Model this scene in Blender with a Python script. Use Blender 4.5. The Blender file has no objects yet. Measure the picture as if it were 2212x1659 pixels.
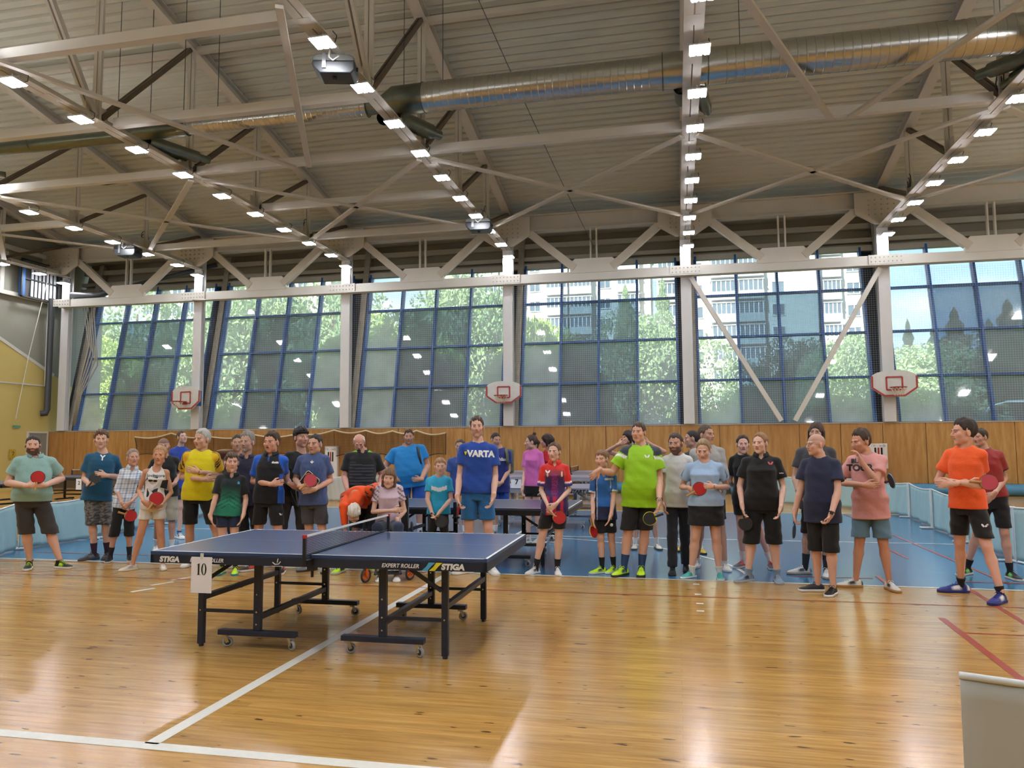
import bpy, bmesh, math, random
import numpy as np
from mathutils import Vector, Matrix
R_=random.Random(7); C=bpy.context.scene.collection
sc=bpy.context.scene
# ---------------------------------------------------------------- camera
FPX=1628.1; YAW=.2136; PITCH=.0792; ROLL=-.0058; HC=1.588; IW,IH=2212,1659
def _basis():
    cy,sy,cp,sp=math.cos(YAW),math.sin(YAW),math.cos(PITCH),math.sin(PITCH)
    f=np.array([-sy*cp,cy*cp,sp]); r=np.array([cy,sy,0.]); u=np.cross(r,f)
    cr,sr=math.cos(ROLL),math.sin(ROLL)
    return np.array([cr*r+sr*u,-sr*r+cr*u,f])
CB=_basis(); CC=np.array([0,0,HC])
cam=bpy.data.cameras.new('camera'); cam.sensor_width=36; cam.lens=36*FPX/IW; cam.clip_end=600
co=bpy.data.objects.new('camera',cam); C.objects.link(co)
co.matrix_world=Matrix(((CB[0][0],CB[1][0],-CB[2][0],0),(CB[0][1],CB[1][1],-CB[2][1],0),(CB[0][2],CB[1][2],-CB[2][2],HC),(0,0,0,1)))
sc.camera=co
def ray(x,y): return CB.T@np.array([(x-IW/2)/FPX,-(y-IH/2)/FPX,1.])
def atZ(x,y,z=0.):
    d=ray(x,y); return CC+d*(z-HC)/d[2]
def atY(x,y,Y):
    d=ray(x,y); return CC+d*Y/d[1]
# ---------------------------------------------------------------- sky, sun, exposure
sc.view_settings.view_transform='Standard'; sc.view_settings.look='None'; sc.view_settings.exposure=0.88; sc.view_settings.gamma=1.0
sc.view_settings.use_curve_mapping=False
sc.cycles.use_denoising=True
sc.cycles.max_bounces=8; sc.cycles.transparent_max_bounces=16; sc.cycles.diffuse_bounces=3; sc.cycles.glossy_bounces=3
sc.cycles.sample_clamp_indirect=4.0; sc.cycles.caustics_reflective=False; sc.cycles.caustics_refractive=False
world=bpy.data.worlds.new('world'); sc.world=world; world.use_nodes=True
LAMP_E=68.0; SKY_E=1.25; SUN_E=16.0
def build_world():
    nt=world.node_tree; N=nt.nodes; L=nt.links; N.clear()
    out=N.new('ShaderNodeOutputWorld'); bg=N.new('ShaderNodeBackground'); bg.inputs[1].default_value=SKY_E
    tc=N.new('ShaderNodeTexCoord'); sep=N.new('ShaderNodeSeparateXYZ'); L.new(tc.outputs['Generated'],sep.inputs[0])
    ramp=N.new('ShaderNodeValToRGB'); L.new(sep.outputs['Z'],ramp.inputs[0])
    e=ramp.color_ramp.elements; e[0].position=0; e[0].color=(.78,.88,.98,1); e[1].position=.7; e[1].color=(.18,.42,.95,1)
    m=e.new(.13); m.color=(.50,.74,1.0,1); m=e.new(.3); m.color=(.30,.58,1.0,1)
    mp=N.new('ShaderNodeMapping'); mp.inputs['Scale'].default_value=(1.5,1.5,6); L.new(tc.outputs['Generated'],mp.inputs[0])
    nz=N.new('ShaderNodeTexNoise'); nz.inputs['Scale'].default_value=2.2; nz.inputs['Detail'].default_value=6; L.new(mp.outputs[0],nz.inputs[0])
    cr=N.new('ShaderNodeValToRGB'); cr.color_ramp.elements[0].position=.46; cr.color_ramp.elements[1].position=.66; L.new(nz.outputs[0],cr.inputs[0])
    mx=N.new('ShaderNodeMixRGB'); L.new(cr.outputs[0],mx.inputs[0]); L.new(ramp.outputs[0],mx.inputs[1]); mx.inputs[2].default_value=(1.0,1.0,1.0,1)
    L.new(mx.outputs[0],bg.inputs[0]); L.new(bg.outputs[0],out.inputs[0])
build_world()
sun=bpy.data.lights.new('sun','SUN'); sun.energy=SUN_E; sun.angle=.02; sun.color=(1,.95,.86)
so=bpy.data.objects.new('sun',sun); C.objects.link(so); so.rotation_euler=(math.radians(48),0,math.radians(-28)); so.location=(0,0,40)
# ---------------------------------------------------------------- materials
MATS={}
def _new(name):
    m=bpy.data.materials.new(name); m.use_nodes=True; nt=m.node_tree; nt.nodes.clear()
    o=nt.nodes.new('ShaderNodeOutputMaterial'); b=nt.nodes.new('ShaderNodeBsdfPrincipled'); nt.links.new(b.outputs[0],o.inputs[0])
    MATS[name]=m; return m,nt,b,o
def lin(h):
    if isinstance(h,str):
        c=[int(h[i:i+2],16)/255 for i in (0,2,4)]
    else: c=list(h)
    return tuple((x/12.92 if x<=.04045 else ((x+.055)/1.055)**2.4) for x in c[:3])
def mat(name,col,rough=.6,metal=0.,var=.12,scale=8.,bump=0.,bscale=60.,stretch=(1,1,1),coat=0.,spec=.5):
    """principled surface with a noise-driven colour variation and an optional noise bump"""
    if name in MATS: return MATS[name]
    m,nt,b,o=_new(name); c=lin(col); N=nt.nodes; L=nt.links
    tc=N.new('ShaderNodeTexCoord'); mp=N.new('ShaderNodeMapping'); mp.inputs['Scale'].default_value=stretch; L.new(tc.outputs['Object'],mp.inputs[0])
    nz=N.new('ShaderNodeTexNoise'); nz.inputs['Scale'].default_value=scale; nz.inputs['Detail'].default_value=4; L.new(mp.outputs[0],nz.inputs[0])
    mx=N.new('ShaderNodeMixRGB'); mx.inputs[1].default_value=(*[x*(1-var) for x in c],1); mx.inputs[2].default_value=(*[min(1,x*(1+var)) for x in c],1)
    L.new(nz.outputs[0],mx.inputs[0]); L.new(mx.outputs[0],b.inputs['Base Color'])
    b.inputs['Roughness'].default_value=rough; b.inputs['Metallic'].default_value=metal; b.inputs['Specular IOR Level'].default_value=spec
    if coat: b.inputs['Coat Weight'].default_value=coat; b.inputs['Coat Roughness'].default_value=.15
    if bump:
        n2=N.new('ShaderNodeTexNoise'); n2.inputs['Scale'].default_value=bscale; n2.inputs['Detail'].default_value=3; L.new(mp.outputs[0],n2.inputs[0])
        bp=N.new('ShaderNodeBump'); bp.inputs['Strength'].default_value=bump; bp.inputs['Distance'].default_value=.02; L.new(n2.outputs[0],bp.inputs['Height']); L.new(bp.outputs[0],b.inputs['Normal'])
    return m
def vmat(name,rough,bump=.3,bscale=40.,var=.08,spec=.4,sheen=0.,sss=0.):
    """surface whose local colours are stored on the mesh (dyed panels, prints, brows, lips)"""
    m,nt,b,o=_new(name); N=nt.nodes; L=nt.links
    at=N.new('ShaderNodeAttribute'); at.attribute_name='Col'; tc=N.new('ShaderNodeTexCoord')
    nz=N.new('ShaderNodeTexNoise'); nz.inputs['Scale'].default_value=bscale; nz.inputs['Detail'].default_value=4; L.new(tc.outputs['Object'],nz.inputs[0])
    mr=N.new('ShaderNodeMapRange'); mr.inputs[3].default_value=1-var; mr.inputs[4].default_value=1+var; L.new(nz.outputs[0],mr.inputs[0])
    mul=N.new('ShaderNodeVectorMath'); mul.operation='SCALE'; L.new(at.outputs['Color'],mul.inputs[0]); L.new(mr.outputs[0],mul.inputs['Scale'])
    L.new(mul.outputs[0],b.inputs['Base Color']); b.inputs['Roughness'].default_value=rough; b.inputs['Specular IOR Level'].default_value=spec
    if sheen: b.inputs['Sheen Weight'].default_value=sheen
    if sss: b.inputs['Subsurface Weight'].default_value=sss; b.inputs['Subsurface Radius'].default_value=(.012,.005,.003); b.inputs['Subsurface Scale'].default_value=1.
    if bump:
        bp=N.new('ShaderNodeBump'); bp.inputs['Strength'].default_value=bump; bp.inputs['Distance'].default_value=.01
        n2=N.new('ShaderNodeTexNoise'); n2.inputs['Scale'].default_value=bscale*.35; n2.inputs['Detail'].default_value=3; n2.inputs['Distortion'].default_value=1.5; L.new(tc.outputs['Object'],n2.inputs[0])
        L.new(n2.outputs[0],bp.inputs['Height']); L.new(bp.outputs[0],b.inputs['Normal'])
    return m
def emat(name,col,e):
    m=bpy.data.materials.new(name); m.use_nodes=True; nt=m.node_tree; nt.nodes.clear()
    o=nt.nodes.new('ShaderNodeOutputMaterial'); b=nt.nodes.new('ShaderNodeEmission'); b.inputs[0].default_value=(*lin(col),1); b.inputs[1].default_value=e
    nt.links.new(b.outputs[0],o.inputs[0]); MATS[name]=m; return m
# ---------------------------------------------------------------- mesh helpers
class MB:
    """collects boxes, beams, tubes, lathes and polygons into one mesh"""
    def __init__(s): s.v=[]; s.f=[]
    def poly(s,vs,fs):
        n=len(s.v); s.v+= [tuple(map(float,p)) for p in vs]; s.f+=[tuple(i+n for i in f) for f in fs]; return s
    def box(s,lo,hi):
        x0,y0,z0=lo;x1,y1,z1=hi
        return s.poly([(x0,y0,z0),(x1,y0,z0),(x1,y1,z0),(x0,y1,z0),(x0,y0,z1),(x1,y0,z1),(x1,y1,z1),(x0,y1,z1)],
            [(0,3,2,1),(4,5,6,7),(0,1,5,4),(1,2,6,5),(2,3,7,6),(3,0,4,7)])
    def beam(s,a,b,w,h,up=(0,0,1)):
        """rectangular bar from a to b, w across, h along 'up'"""
        a=np.array(a,float);b=np.array(b,float);d=b-a;d/=np.linalg.norm(d);u=np.array(up,float);r=np.cross(d,u)
        if np.linalg.norm(r)<1e-5: r=np.cross(d,(1,0,0))
        r/=np.linalg.norm(r);u=np.cross(r,d);r=r*w/2;u=u*h/2
        vs=[a-r-u,a+r-u,a+r+u,a-r+u,b-r-u,b+r-u,b+r+u,b-r+u]
        return s.poly(vs,[(0,1,2,3),(7,6,5,4),(0,4,5,1),(1,5,6,2),(2,6,7,3),(3,7,4,0)])
    def ibeam(s,a,b,w,h,t=.02,up=(0,0,1)):
        a=np.array(a,float);b=np.array(b,float);d=b-a;d/=np.linalg.norm(d);u=np.array(up,float);r=np.cross(d,u);r/=np.linalg.norm(r);u=np.cross(r,d)
        for k in (-1,1): s.beam(a+u*k*(h/2-t/2),b+u*k*(h/2-t/2),w,t,up)
        return s.beam(a,b,t,h-2*t,up)
    def tube(s,pts,r,n=10,cap=True,closed=False):
        pts=[np.array(p,float) for p in pts]; rs=r if hasattr(r,'__len__') else [r]*len(pts); m=len(pts)
        base=len(s.v); u=None
        for i,p in enumerate(pts):
            q0=pts[i-1] if (i>0 or closed) else pts[0]; q1=pts[(i+1)%m] if (i<m-1 or closed) else pts[-1]
            d=q1-q0; d/=(np.linalg.norm(d)+1e-12)
            if u is None:
                u=np.cross(d,(0,0,1.)); 
                if np.linalg.norm(u)<1e-3: u=np.cross(d,(1.,0,0))
            u=u-d*np.dot(u,d); u/=np.linalg.norm(u); w=np.cross(d,u)
            for k in range(n):
                t=2*math.pi*k/n; s.v.append(tuple(p+rs[i]*(math.cos(t)*u+math.sin(t)*w)))
        for i in range(m if closed else m-1):
            for k in range(n):
                a=base+i*n+k;b=base+i*n+(k+1)%n;c=base+((i+1)%m)*n+(k+1)%n;d=base+((i+1)%m)*n+k
                s.f.append((a,b,c,d))
        if cap and not closed:
            s.f.append(tuple(base+k for k in range(n))[::-1]); s.f.append(tuple(base+(m-1)*n+k for k in range(n)))
        return s
    def cyl(s,a,b,r,n=16): return s.tube([a,b],r,n)
    def torus(s,c,R,r,ax=(0,0,1),n=24,m=8):
        c=np.array(c,float);ax=np.array(ax,float);ax/=np.linalg.norm(ax);u=np.cross(ax,(0,1,.1));u/=np.linalg.norm(u);w=np.cross(ax,u)
        return s.tube([c+R*(math.cos(t)*u+math.sin(t)*w) for t in [2*math.pi*k/n for k in range(n)]],r,m,closed=True)
    def prism(s,pts,d):
        """flat outline pts (3-D, in order) thickened by vector d"""
        n=len(pts); d=np.array(d,float); a=[np.array(p,float) for p in pts]
        return s.poly(a+[p+d for p in a],[tuple(range(n))[::-1],tuple(range(n,2*n))]+[(i,(i+1)%n,n+(i+1)%n,n+i) for i in range(n)])
    def build(s,name,m,parent=None,smooth=False,bevel=0,loc=(0,0,0)):
        me=bpy.data.meshes.new(name); me.from_pydata([(p[0]-loc[0],p[1]-loc[1],p[2]-loc[2]) for p in s.v],[],s.f)
        bm=bmesh.new(); bm.from_mesh(me); bmesh.ops.recalc_face_normals(bm,faces=bm.faces); bm.to_mesh(me); bm.free()
        return link(name,me,m,parent,smooth,bevel,loc)
def link(name,me,m,parent=None,smooth=False,bevel=0,loc=(0,0,0)):
    o=bpy.data.objects.new(name,me); C.objects.link(o); o.location=loc if parent is None else (0,0,0)   # children are built around their parent's origin
    if m is not None: me.materials.append(m if not isinstance(m,str) else MATS[m])
    if smooth:
        me.shade_smooth() if smooth is True else me.set_sharp_from_angle(angle=math.radians(35))
        if smooth is not True:
            me.polygons.foreach_set('use_smooth',[True]*len(me.polygons)); me.set_sharp_from_angle(angle=math.radians(35))
    if bevel:
        b=o.modifiers.new('bevel','BEVEL'); b.width=bevel; b.segments=2; b.limit_method='ANGLE'
    if parent is not None: o.parent=parent
    return o
def tag(o,label=None,cat=None,group=None,kind=None):
    if label: o['label']=label
    if cat: o['category']=cat
    if group: o['group']=group
    if kind: o['kind']=kind
    return o
def empty(name,loc=(0,0,0),rz=0,label=None,cat=None,group=None):
    o=bpy.data.objects.new(name,None); C.objects.link(o); o.location=loc; o.rotation_euler=(0,0,rz); o.empty_display_size=.1
    return tag(o,label,cat,group)
def copy_tree(o,parent=None,loc=None,rz=None,label=None):
    c=o.copy(); C.objects.link(c)
    if parent is not None: c.parent=parent
    if loc is not None: c.location=loc
    if rz is not None: c.rotation_euler=(0,0,rz)
    if label: c['label']=label
    for ch in list(o.children): copy_tree(ch,c)
    return c
def text_mesh(body,size,align='CENTER',bold=0.,shear=0.,extrude=0.,fine=0.):
    """letters as plain outlines in the XY plane; returns verts, faces"""
    cu=bpy.data.curves.new('t','FONT'); cu.body=body; cu.size=size; cu.align_x=align; cu.align_y='CENTER'; cu.offset=bold; cu.shear=shear; cu.extrude=extrude; cu.resolution_u=3
    o=bpy.data.objects.new('t',cu); C.objects.link(o); dg=bpy.context.evaluated_depsgraph_get(); me=bpy.data.meshes.new_from_object(o.evaluated_get(dg))
    if fine:
        bm=bmesh.new(); bm.from_mesh(me); bmesh.ops.triangulate(bm,faces=bm.faces)
        for _ in range(4):
            e=[q for q in bm.edges if q.calc_length()>fine]
            if not e: break
            bmesh.ops.subdivide_edges(bm,edges=e,cuts=1); bmesh.ops.triangulate(bm,faces=bm.faces)
        bm.to_mesh(me); bm.free()
    v=[tuple(x.co) for x in me.vertices]; f=[tuple(p.vertices) for p in me.polygons]
    bpy.data.objects.remove(o); bpy.data.curves.remove(cu); bpy.data.meshes.remove(me); return v,f
def flat_text(name,body,size,origin,ex,ey,m,parent,bold=0.,shear=0.,sx=1.):
    """letters laid on the plane through origin spanned by ex (reading direction) and ey"""
    v,f=text_mesh(body,size,'CENTER',bold,shear); o=np.array(origin,float);ex=np.array(ex,float);ey=np.array(ey,float)
    b=MB(); b.poly([o+ex*p[0]*sx+ey*p[1] for p in v],f); me=bpy.data.meshes.new(name); me.from_pydata(b.v,[],b.f)
    return link(name,me,m,parent)
# ================================================================ the hall
XC=[-23.2,-17.37,-11.44,-5.5,.42,6.35,12.3,18.2]     # column and truss lines
YW=24.9; SL=.205
def zroof(y): return 9.5+SL*(YW-y) if y>4 else 9.5+SL*(YW-4)-SL*(4-y)
XL,XR,YB=-23.85,19.,-15.
def floor_material():
    m,nt,b,o=_new('sports_floor'); N=nt.nodes; L=nt.links
    tc=N.new('ShaderNodeTexCoord'); sep=N.new('ShaderNodeSeparateXYZ'); L.new(tc.outputs['Object'],sep.inputs[0])
    def nd(t,**k):
        n=N.new(t)
        for a,v in k.items(): setattr(n,a,v)
        return n
    def math_(op,a,b_=None):
        n=nd('ShaderNodeMath',operation=op)
        for i,v in enumerate((a,b_)):
            if v is None: continue
            if isinstance(v,(int,float)): n.inputs[i].default_value=v
            else: L.new(v,n.inputs[i])
        return n.outputs[0]
    br=nd('ShaderNodeTexBrick'); br.offset=.37; br.inputs['Scale'].default_value=1; br.inputs['Brick Width'].default_value=2.6; br.inputs['Row Height'].default_value=.068
    br.inputs['Mortar Size'].default_value=.0018; br.inputs['Mortar Smooth'].default_value=.6
    br.inputs['Color1'].default_value=(0,0,0,1); br.inputs['Color2'].default_value=(1,1,1,1); br.inputs['Mortar'].default_value=(.5,.5,.5,1)
    L.new(tc.outputs['Object'],br.inputs[0])
    mp=nd('ShaderNodeMapping'); mp.inputs['Scale'].default_value=(.7,9,1); L.new(tc.outputs['Object'],mp.inputs[0])
    gr=nd('ShaderNodeTexNoise'); gr.inputs['Scale'].default_value=3; gr.inputs['Detail'].default_value=7; gr.inputs['Roughness'].default_value=.62; L.new(mp.outputs[0],gr.inputs[0])
    mp3=nd('ShaderNodeMapping'); mp3.inputs['Scale'].default_value=(.05,1.6,1); L.new(tc.outputs['Object'],mp3.inputs[0])
    bd=nd('ShaderNodeTexNoise'); bd.inputs['Scale'].default_value=4; bd.inputs['Detail'].default_value=3; L.new(mp3.outputs[0],bd.inputs[0])
    r1=nd('ShaderNodeValToRGB'); L.new(gr.outputs[0],r1.inputs[0]); e=r1.color_ramp.elements
    e[0].position=.30; e[0].color=(*lin('a17638'),1); e[1].position=.72; e[1].color=(*lin('d0a65c'),1)
    q=e.new(.5); q.color=(*lin('bb8e4c'),1)
    mixp=nd('ShaderNodeMixRGB',blend_type='MULTIPLY'); mixp.inputs[0].default_value=.20; L.new(r1.outputs[0],mixp.inputs[1]); L.new(br.outputs['Color'],mixp.inputs[2])
    mixb=nd('ShaderNodeMixRGB',blend_type='MIX'); mr=nd('ShaderNodeMapRange'); mr.inputs[1].default_value=.45; mr.inputs[2].default_value=.75; mr.inputs[4].default_value=.45; L.new(bd.outputs[0],mr.inputs[0])
    L.new(mr.outputs[0],mixb.inputs[0]); L.new(mixp.outputs[0],mixb.inputs[1]); mixb.inputs[2].default_value=(*lin('bf9350'),1)
    # knots
    mp2=nd('ShaderNodeMapping'); mp2.inputs['Scale'].default_value=(3.4,12.,1); L.new(tc.outputs['Object'],mp2.inputs[0])
    dn=nd('ShaderNodeTexNoise'); dn.inputs['Scale'].default_value=2.; L.new(mp2.outputs[0],dn.inputs[0])
    vadd=nd('ShaderNodeVectorMath',operation='ADD'); L.new(mp2.outputs[0],vadd.inputs[0]); 
    vs=nd('ShaderNodeVectorMath',operation='SCALE'); vs.inputs['Scale'].default_value=.5; L.new(dn.outputs['Color'],vs.inputs[0]); L.new(vs.outputs[0],vadd.inputs[1])
    vo=nd('ShaderNodeTexVoronoi'); vo.inputs['Scale'].default_value=1.25; L.new(vadd.outputs[0],vo.inputs[0])
    sc_=nd('ShaderNodeSeparateColor'); L.new(vo.outputs['Color'],sc_.inputs[0])
    rad=math_('MULTIPLY',math_('POWER',sc_.outputs[0],2.2),.17)
    kn=math_('LESS_THAN',math_('SUBTRACT',vo.outputs['Distance'],rad),0.)
    soft=nd('ShaderNodeMapRange'); soft.inputs[1].default_value=.10; soft.inputs[2].default_value=0.; L.new(math_('SUBTRACT',vo.outputs['Distance'],rad),soft.inputs[0])
    kf=math_('MAXIMUM',math_('MULTIPLY',kn,.85),math_('MULTIPLY',soft.outputs[0],.28))
    kfa=math_('MULTIPLY',kf,math_('GREATER_THAN',sc_.outputs[0],.40))
    mk=nd('ShaderNodeMixRGB'); L.new(kfa,mk.inputs[0]); L.new(mixb.outputs[0],mk.inputs[1]); mk.inputs[2].default_value=(*lin('4a2a12'),1)
    # seams
    ms=nd('ShaderNodeMixRGB'); L.new(math_('MULTIPLY',br.outputs['Fac'],.42),ms.inputs[0]); L.new(mk.outputs[0],ms.inputs[1]); ms.inputs[2].default_value=(*lin('6d4720'),1)
    # scuffed pale wear
    wn=nd('ShaderNodeTexNoise'); wn.inputs['Scale'].default_value=1.3; wn.inputs['Detail'].default_value=8; L.new(mp3.outputs[0],wn.inputs[0])
    wr=nd('ShaderNodeMapRange'); wr.inputs[1].default_value=.60; wr.inputs[2].default_value=.78; wr.inputs[4].default_value=.35; L.new(wn.outputs[0],wr.inputs[0])
    mw=nd('ShaderNodeMixRGB'); L.new(wr.outputs[0],mw.inputs[0]); L.new(ms.outputs[0],mw.inputs[1]); mw.inputs[2].default_value=(*lin('bda582'),1)
    # blue painted court
    bl=nd('ShaderNodeMixRGB'); bl.inputs[1].default_value=(*lin('33628a'),1); bl.inputs[2].default_value=(*lin('427aa2'),1); L.new(gr.outputs[0],bl.inputs[0])
    bs=nd('ShaderNodeMixRGB'); L.new(math_('MULTIPLY',br.outputs['Fac'],.6),bs.inputs[0]); L.new(bl.outputs[0],bs.inputs[1]); bs.inputs[2].default_value=(*lin('1c3f60'),1)
    mask=None
    for s,(op,v) in ((1,('GREATER_THAN',9.14)),(1,('LESS_THAN',18.0)),(0,('GREATER_THAN',-11.0)),(0,('LESS_THAN',5.7))):
        t=math_(op,sep.outputs[s],v); mask=t if mask is None else math_('MULTIPLY',mask,t)
    mf=nd('ShaderNodeMixRGB'); L.new(mask,mf.inputs[0]); L.new(mw.outputs[0],mf.inputs[1]); L.new(bs.outputs[0],mf.inputs[2])
    L.new(mf.outputs[0],b.inputs['Base Color'])
    rr=nd('ShaderNodeMapRange'); rr.inputs[3].default_value=.12; rr.inputs[4].default_value=.26; L.new(gr.outputs[0],rr.inputs[0]); L.new(rr.outputs[0],b.inputs['Roughness'])
    b.inputs['Specular IOR Level'].default_value=.55
    bp=nd('ShaderNodeBump'); bp.inputs['Strength'].default_value=.22; bp.inputs['Distance'].default_value=.0010
    hh=math_('ADD',math_('MULTIPLY',gr.outputs[0],.5),math_('ADD',math_('MULTIPLY',br.outputs['Color'],.6),math_('MULTIPLY',br.outputs['Fac'],-1.2))); L.new(hh,bp.inputs['Height']); L.new(bp.outputs[0],b.inputs['Normal'])
    return m
floor_material()
tag(MB().poly([(XL-1,YB,0),(XR+2,YB,0),(XR+2,27.6,0),(XL-1,27.6,0)],[(0,1,2,3)]).build('floor','sports_floor'),kind='structure')
# court lines painted on the floor
for nm,c in (('white_line_paint','d8d6cc'),('red_line_paint','9a3a24'),('blue_line_paint','35597f')): mat(nm,c,.35,var=.1,scale=30)
def strip(b,p,q,w,z=.0015):
    p=np.array(p,float);q=np.array(q,float);d=q-p;d/=np.linalg.norm(d);n=np.array([-d[1],d[0]])*w/2
    b.poly([(*(p-n),z),(*(q-n),z),(*(q+n),z),(*(p+n),z)],[(0,1,2,3)])
b=MB()
strip(b,(-13,3.60),(4,3.66),.085); strip(b,(-2.78,3.66),(-2.78,9.1),.085); strip(b,(-12,9.14),(12,9.14),.05)
strip(b,(-12,18.02),(12,18.02),.06); strip(b,(-11,13.0),(5.7,13.0),.05,.002); strip(b,(-2.78,9.2),(-2.78,18),.06,.003)
th=[math.pi*i/40 for i in range(41)]
for i in range(40): strip(b,(-2.78+3.6*math.cos(th[i]),9.2+3.6*math.sin(th[i])),(-2.78+3.6*math.cos(th[i+1]),9.2+3.6*math.sin(th[i+1])),.05,.0025)
for px,py in ((1504,1262),(1508,1284),(1512,1304),(1513,1320)):
    p=atZ(px,py); strip(b,(p[0]-.035,p[1]),(p[0]+.035,p[1]),.06)
for px,py in ((315,1275),(356,1261),(398,1250)):
    p=atZ(px,py); strip(b,(p[0]-.09,p[1]-.12),(p[0]+.02,p[1]+.12),.06)
tag(b.build('trim_1','white_line_paint'),kind='structure')
b=MB()
strip(b,(-12,8.02),(12,8.30),.03,.0018); strip(b,(2.29,7.05),(9,7.08),.035,.0018)
strip(b,(2.30,7.6),(2.14,4.2),.06,.0022); strip(b,(2.92,7.3),(3.06,9.3),.05,.002); strip(b,(3.58,9.5),(3.57,17.9),.045,.003); strip(b,(3.04,11.3),(3.03,12.4),.04,.003); strip(b,(2.27,9.2),(2.29,9.8),.05,.003); strip(b,(3.1,9.56),(5.6,9.62),.045,.003)
strip(b,(-9.5,9.75),(-4,9.8),.04,.003); strip(b,(-12,8.7),(-7,9.1),.03,.002); strip(b,(-12,7.0),(-5.5,9.1),.03,.002); strip(b,(1.3,9.6),(2.2,9.62),.04,.003)
strip(b,(6,19.5),(2.6,24),.05,.002); strip(b,(-1,18.3),(1,24),.05,.002)
tag(b.build('trim_2','red_line_paint'),kind='structure')
# ---------------------------------------------------------------- walls
mat('yellow_paint','c3b069',.85,var=.05,scale=2,bump=.05)
mat('grey_panel','8d8c7e',.8,var=.12,scale=1.2)
mat('white_steel','cbc8bf',.5,var=.05,scale=3)
mat('dirty_steel','8f8a7e',.7,var=.35,scale=5)
mat('column_paint','cccccb',.45,var=.04,scale=3)
mat('cream_steel','bcb6a8',.55,var=.06,scale=3)
mat('dark_steel','5b4d3c',.6,var=.2,scale=6)
mat('blue_frame','21508c',.4,var=.08,scale=4)
mat('brown_panel','9a917f',.75,var=.1,scale=2,stretch=(.2,1,3))
mat('grey_trim','a19d90',.6,var=.08)
mat('black_plastic','17181a',.45,var=.1)
mat('dark_pipe','33363a',.5,var=.2)
mat('galvanised','b3b2aa',.28,metal=1.,var=.08,scale=14)
mat('galvanised_dull','6f7468',.35,metal=.9,var=.2,scale=8)
def wood_wall():
    m,nt,b,o=_new('wood_panel'); N=nt.nodes; L=nt.links
    tc=N.new('ShaderNodeTexCoord'); mp=N.new('ShaderNodeMapping'); mp.inputs['Scale'].default_value=(1.4,1,.16); L.new(tc.outputs['Object'],mp.inputs[0])
    nz=N.new('ShaderNodeTexNoise'); nz.inputs['Scale'].default_value=6; nz.inputs['Detail'].default_value=8; nz.inputs['Roughness'].default_value=.65; L.new(mp.outputs[0],nz.inputs[0])
    r=N.new('ShaderNodeValToRGB'); L.new(nz.outputs[0],r.inputs[0]); e=r.color_ramp.elements
    e[0].position=.28; e[0].color=(*lin('93682f'),1); e[1].position=.75; e[1].color=(*lin('c09a60'),1); q=e.new(.5); q.color=(*lin('ab8047'),1)
    n2=N.new('ShaderNodeTexNoise'); n2.inputs['Scale'].default_value=.35; L.new(tc.outputs['Object'],n2.inputs[0])
    mx=N.new('ShaderNodeMixRGB'); mx.blend_type='MIX'; mx.inputs[2].default_value=(*lin('9f6a33'),1); mr=N.new('ShaderNodeMapRange'); mr.inputs[1].default_value=.4; mr.inputs[2].default_value=.65; mr.inputs[4].default_value=.55
    L.new(n2.outputs[0],mr.inputs[0]); L.new(mr.outputs[0],mx.inputs[0]); L.new(r.outputs[0],mx.inputs[1]); L.new(mx.outputs[0],b.inputs['Base Color'])
    b.inputs['Roughness'].default_value=.5
wood_wall()
b=MB(); x=XL
while x<XR:
    b.box((x+.006,24.86,.33),(x+1.19,24.93,2.15)); x+=1.2
tag(b.build('wall_back','wood_panel'),kind='structure')
tag(MB().box((XL,24.95,0),(XR,25.05,2.17)).box((XL,24.84,2.15),(XR,25.5,2.19)).build('trim_3','grey_trim'),kind='structure')
tag(MB().box((XL,24.8,0),(XR,24.94,.30)).build('baseboard_back','dark_steel'),kind='structure')
# left wall
zk=lambda y:5.52-(y-22.5)*.46
tag(MB().poly([(XL,YB,0),(XL,27.5,0),(XL,27.5,3.3),(XL,25,zk(25)),(XL,14,zk(14)),(XL,YB,9)],[(0,1,2,3,4,5)]).build('wall_left','yellow_paint'),kind='structure')
b=MB(); ys=[-15,4,24.9,27.5]
b.poly([(XL-.12,YB,0),(XL-.12,27.6,0),(XL-.12,27.6,zroof(27.6)+.4),(XL-.12,4,zroof(4)+.6),(XL-.12,YB,zroof(YB)+.4)],[(0,1,2,3,4)])
tag(b.build('wall_left_upper','grey_panel'),kind='structure')
b=MB(); b.beam((XL-.04,14,zk(14)),(XL-.04,25,zk(25)),.12,.12); b.box((XL-.1,10,7.15),(XL+.05,25.1,7.3)); b.box((XL-.1,10,8.85),(XL+.05,25.1,9.0)); b.box((XL,10,3.9),(XL+.03,24.9,3.95)); b.box((XL-.1,22.4,7.15),(XL+.04,22.55,9))
b.cyl((XL+.08,24.55,3.9),(XL+.08,24.55,7.9),.05)
tag(b.build('trim_4','white_steel'),kind='structure')
tag(MB().poly([(XR+1.5,YB,0),(XR+1.5,27.6,0),(XR+1.5,27.6,12),(XR+1.5,4,14.5),(XR+1.5,YB,12)],[(0,1,2,3,4)]).build('wall_right','yellow_paint'),kind='structure')
tag(MB().poly([(XL-1,YB,0),(XR+2,YB,0),(XR+2,YB,11),(XL-1,YB,11)],[(0,1,2,3)]).build('wall_front','grey_panel'),kind='structure')
# door in the left wall
d=empty('door_1',(XL,24.45,0)); d['kind']='structure'
MB().box((XL-.02,23.86,0),(XL+.05,23.93,2.1)).box((XL-.02,24.76,0),(XL+.05,24.82,2.1)).box((XL-.02,23.86,2.1),(XL+.05,24.82,2.16)).build('door_frame','white_steel',d,loc=(XL,24.45,0))
MB().box((XL+.0,23.94,0),(XL+.03,24.75,2.1)).build('door_leaf',mat('door_grey','87877c',.5),d,loc=(XL,24.45,0))
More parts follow.
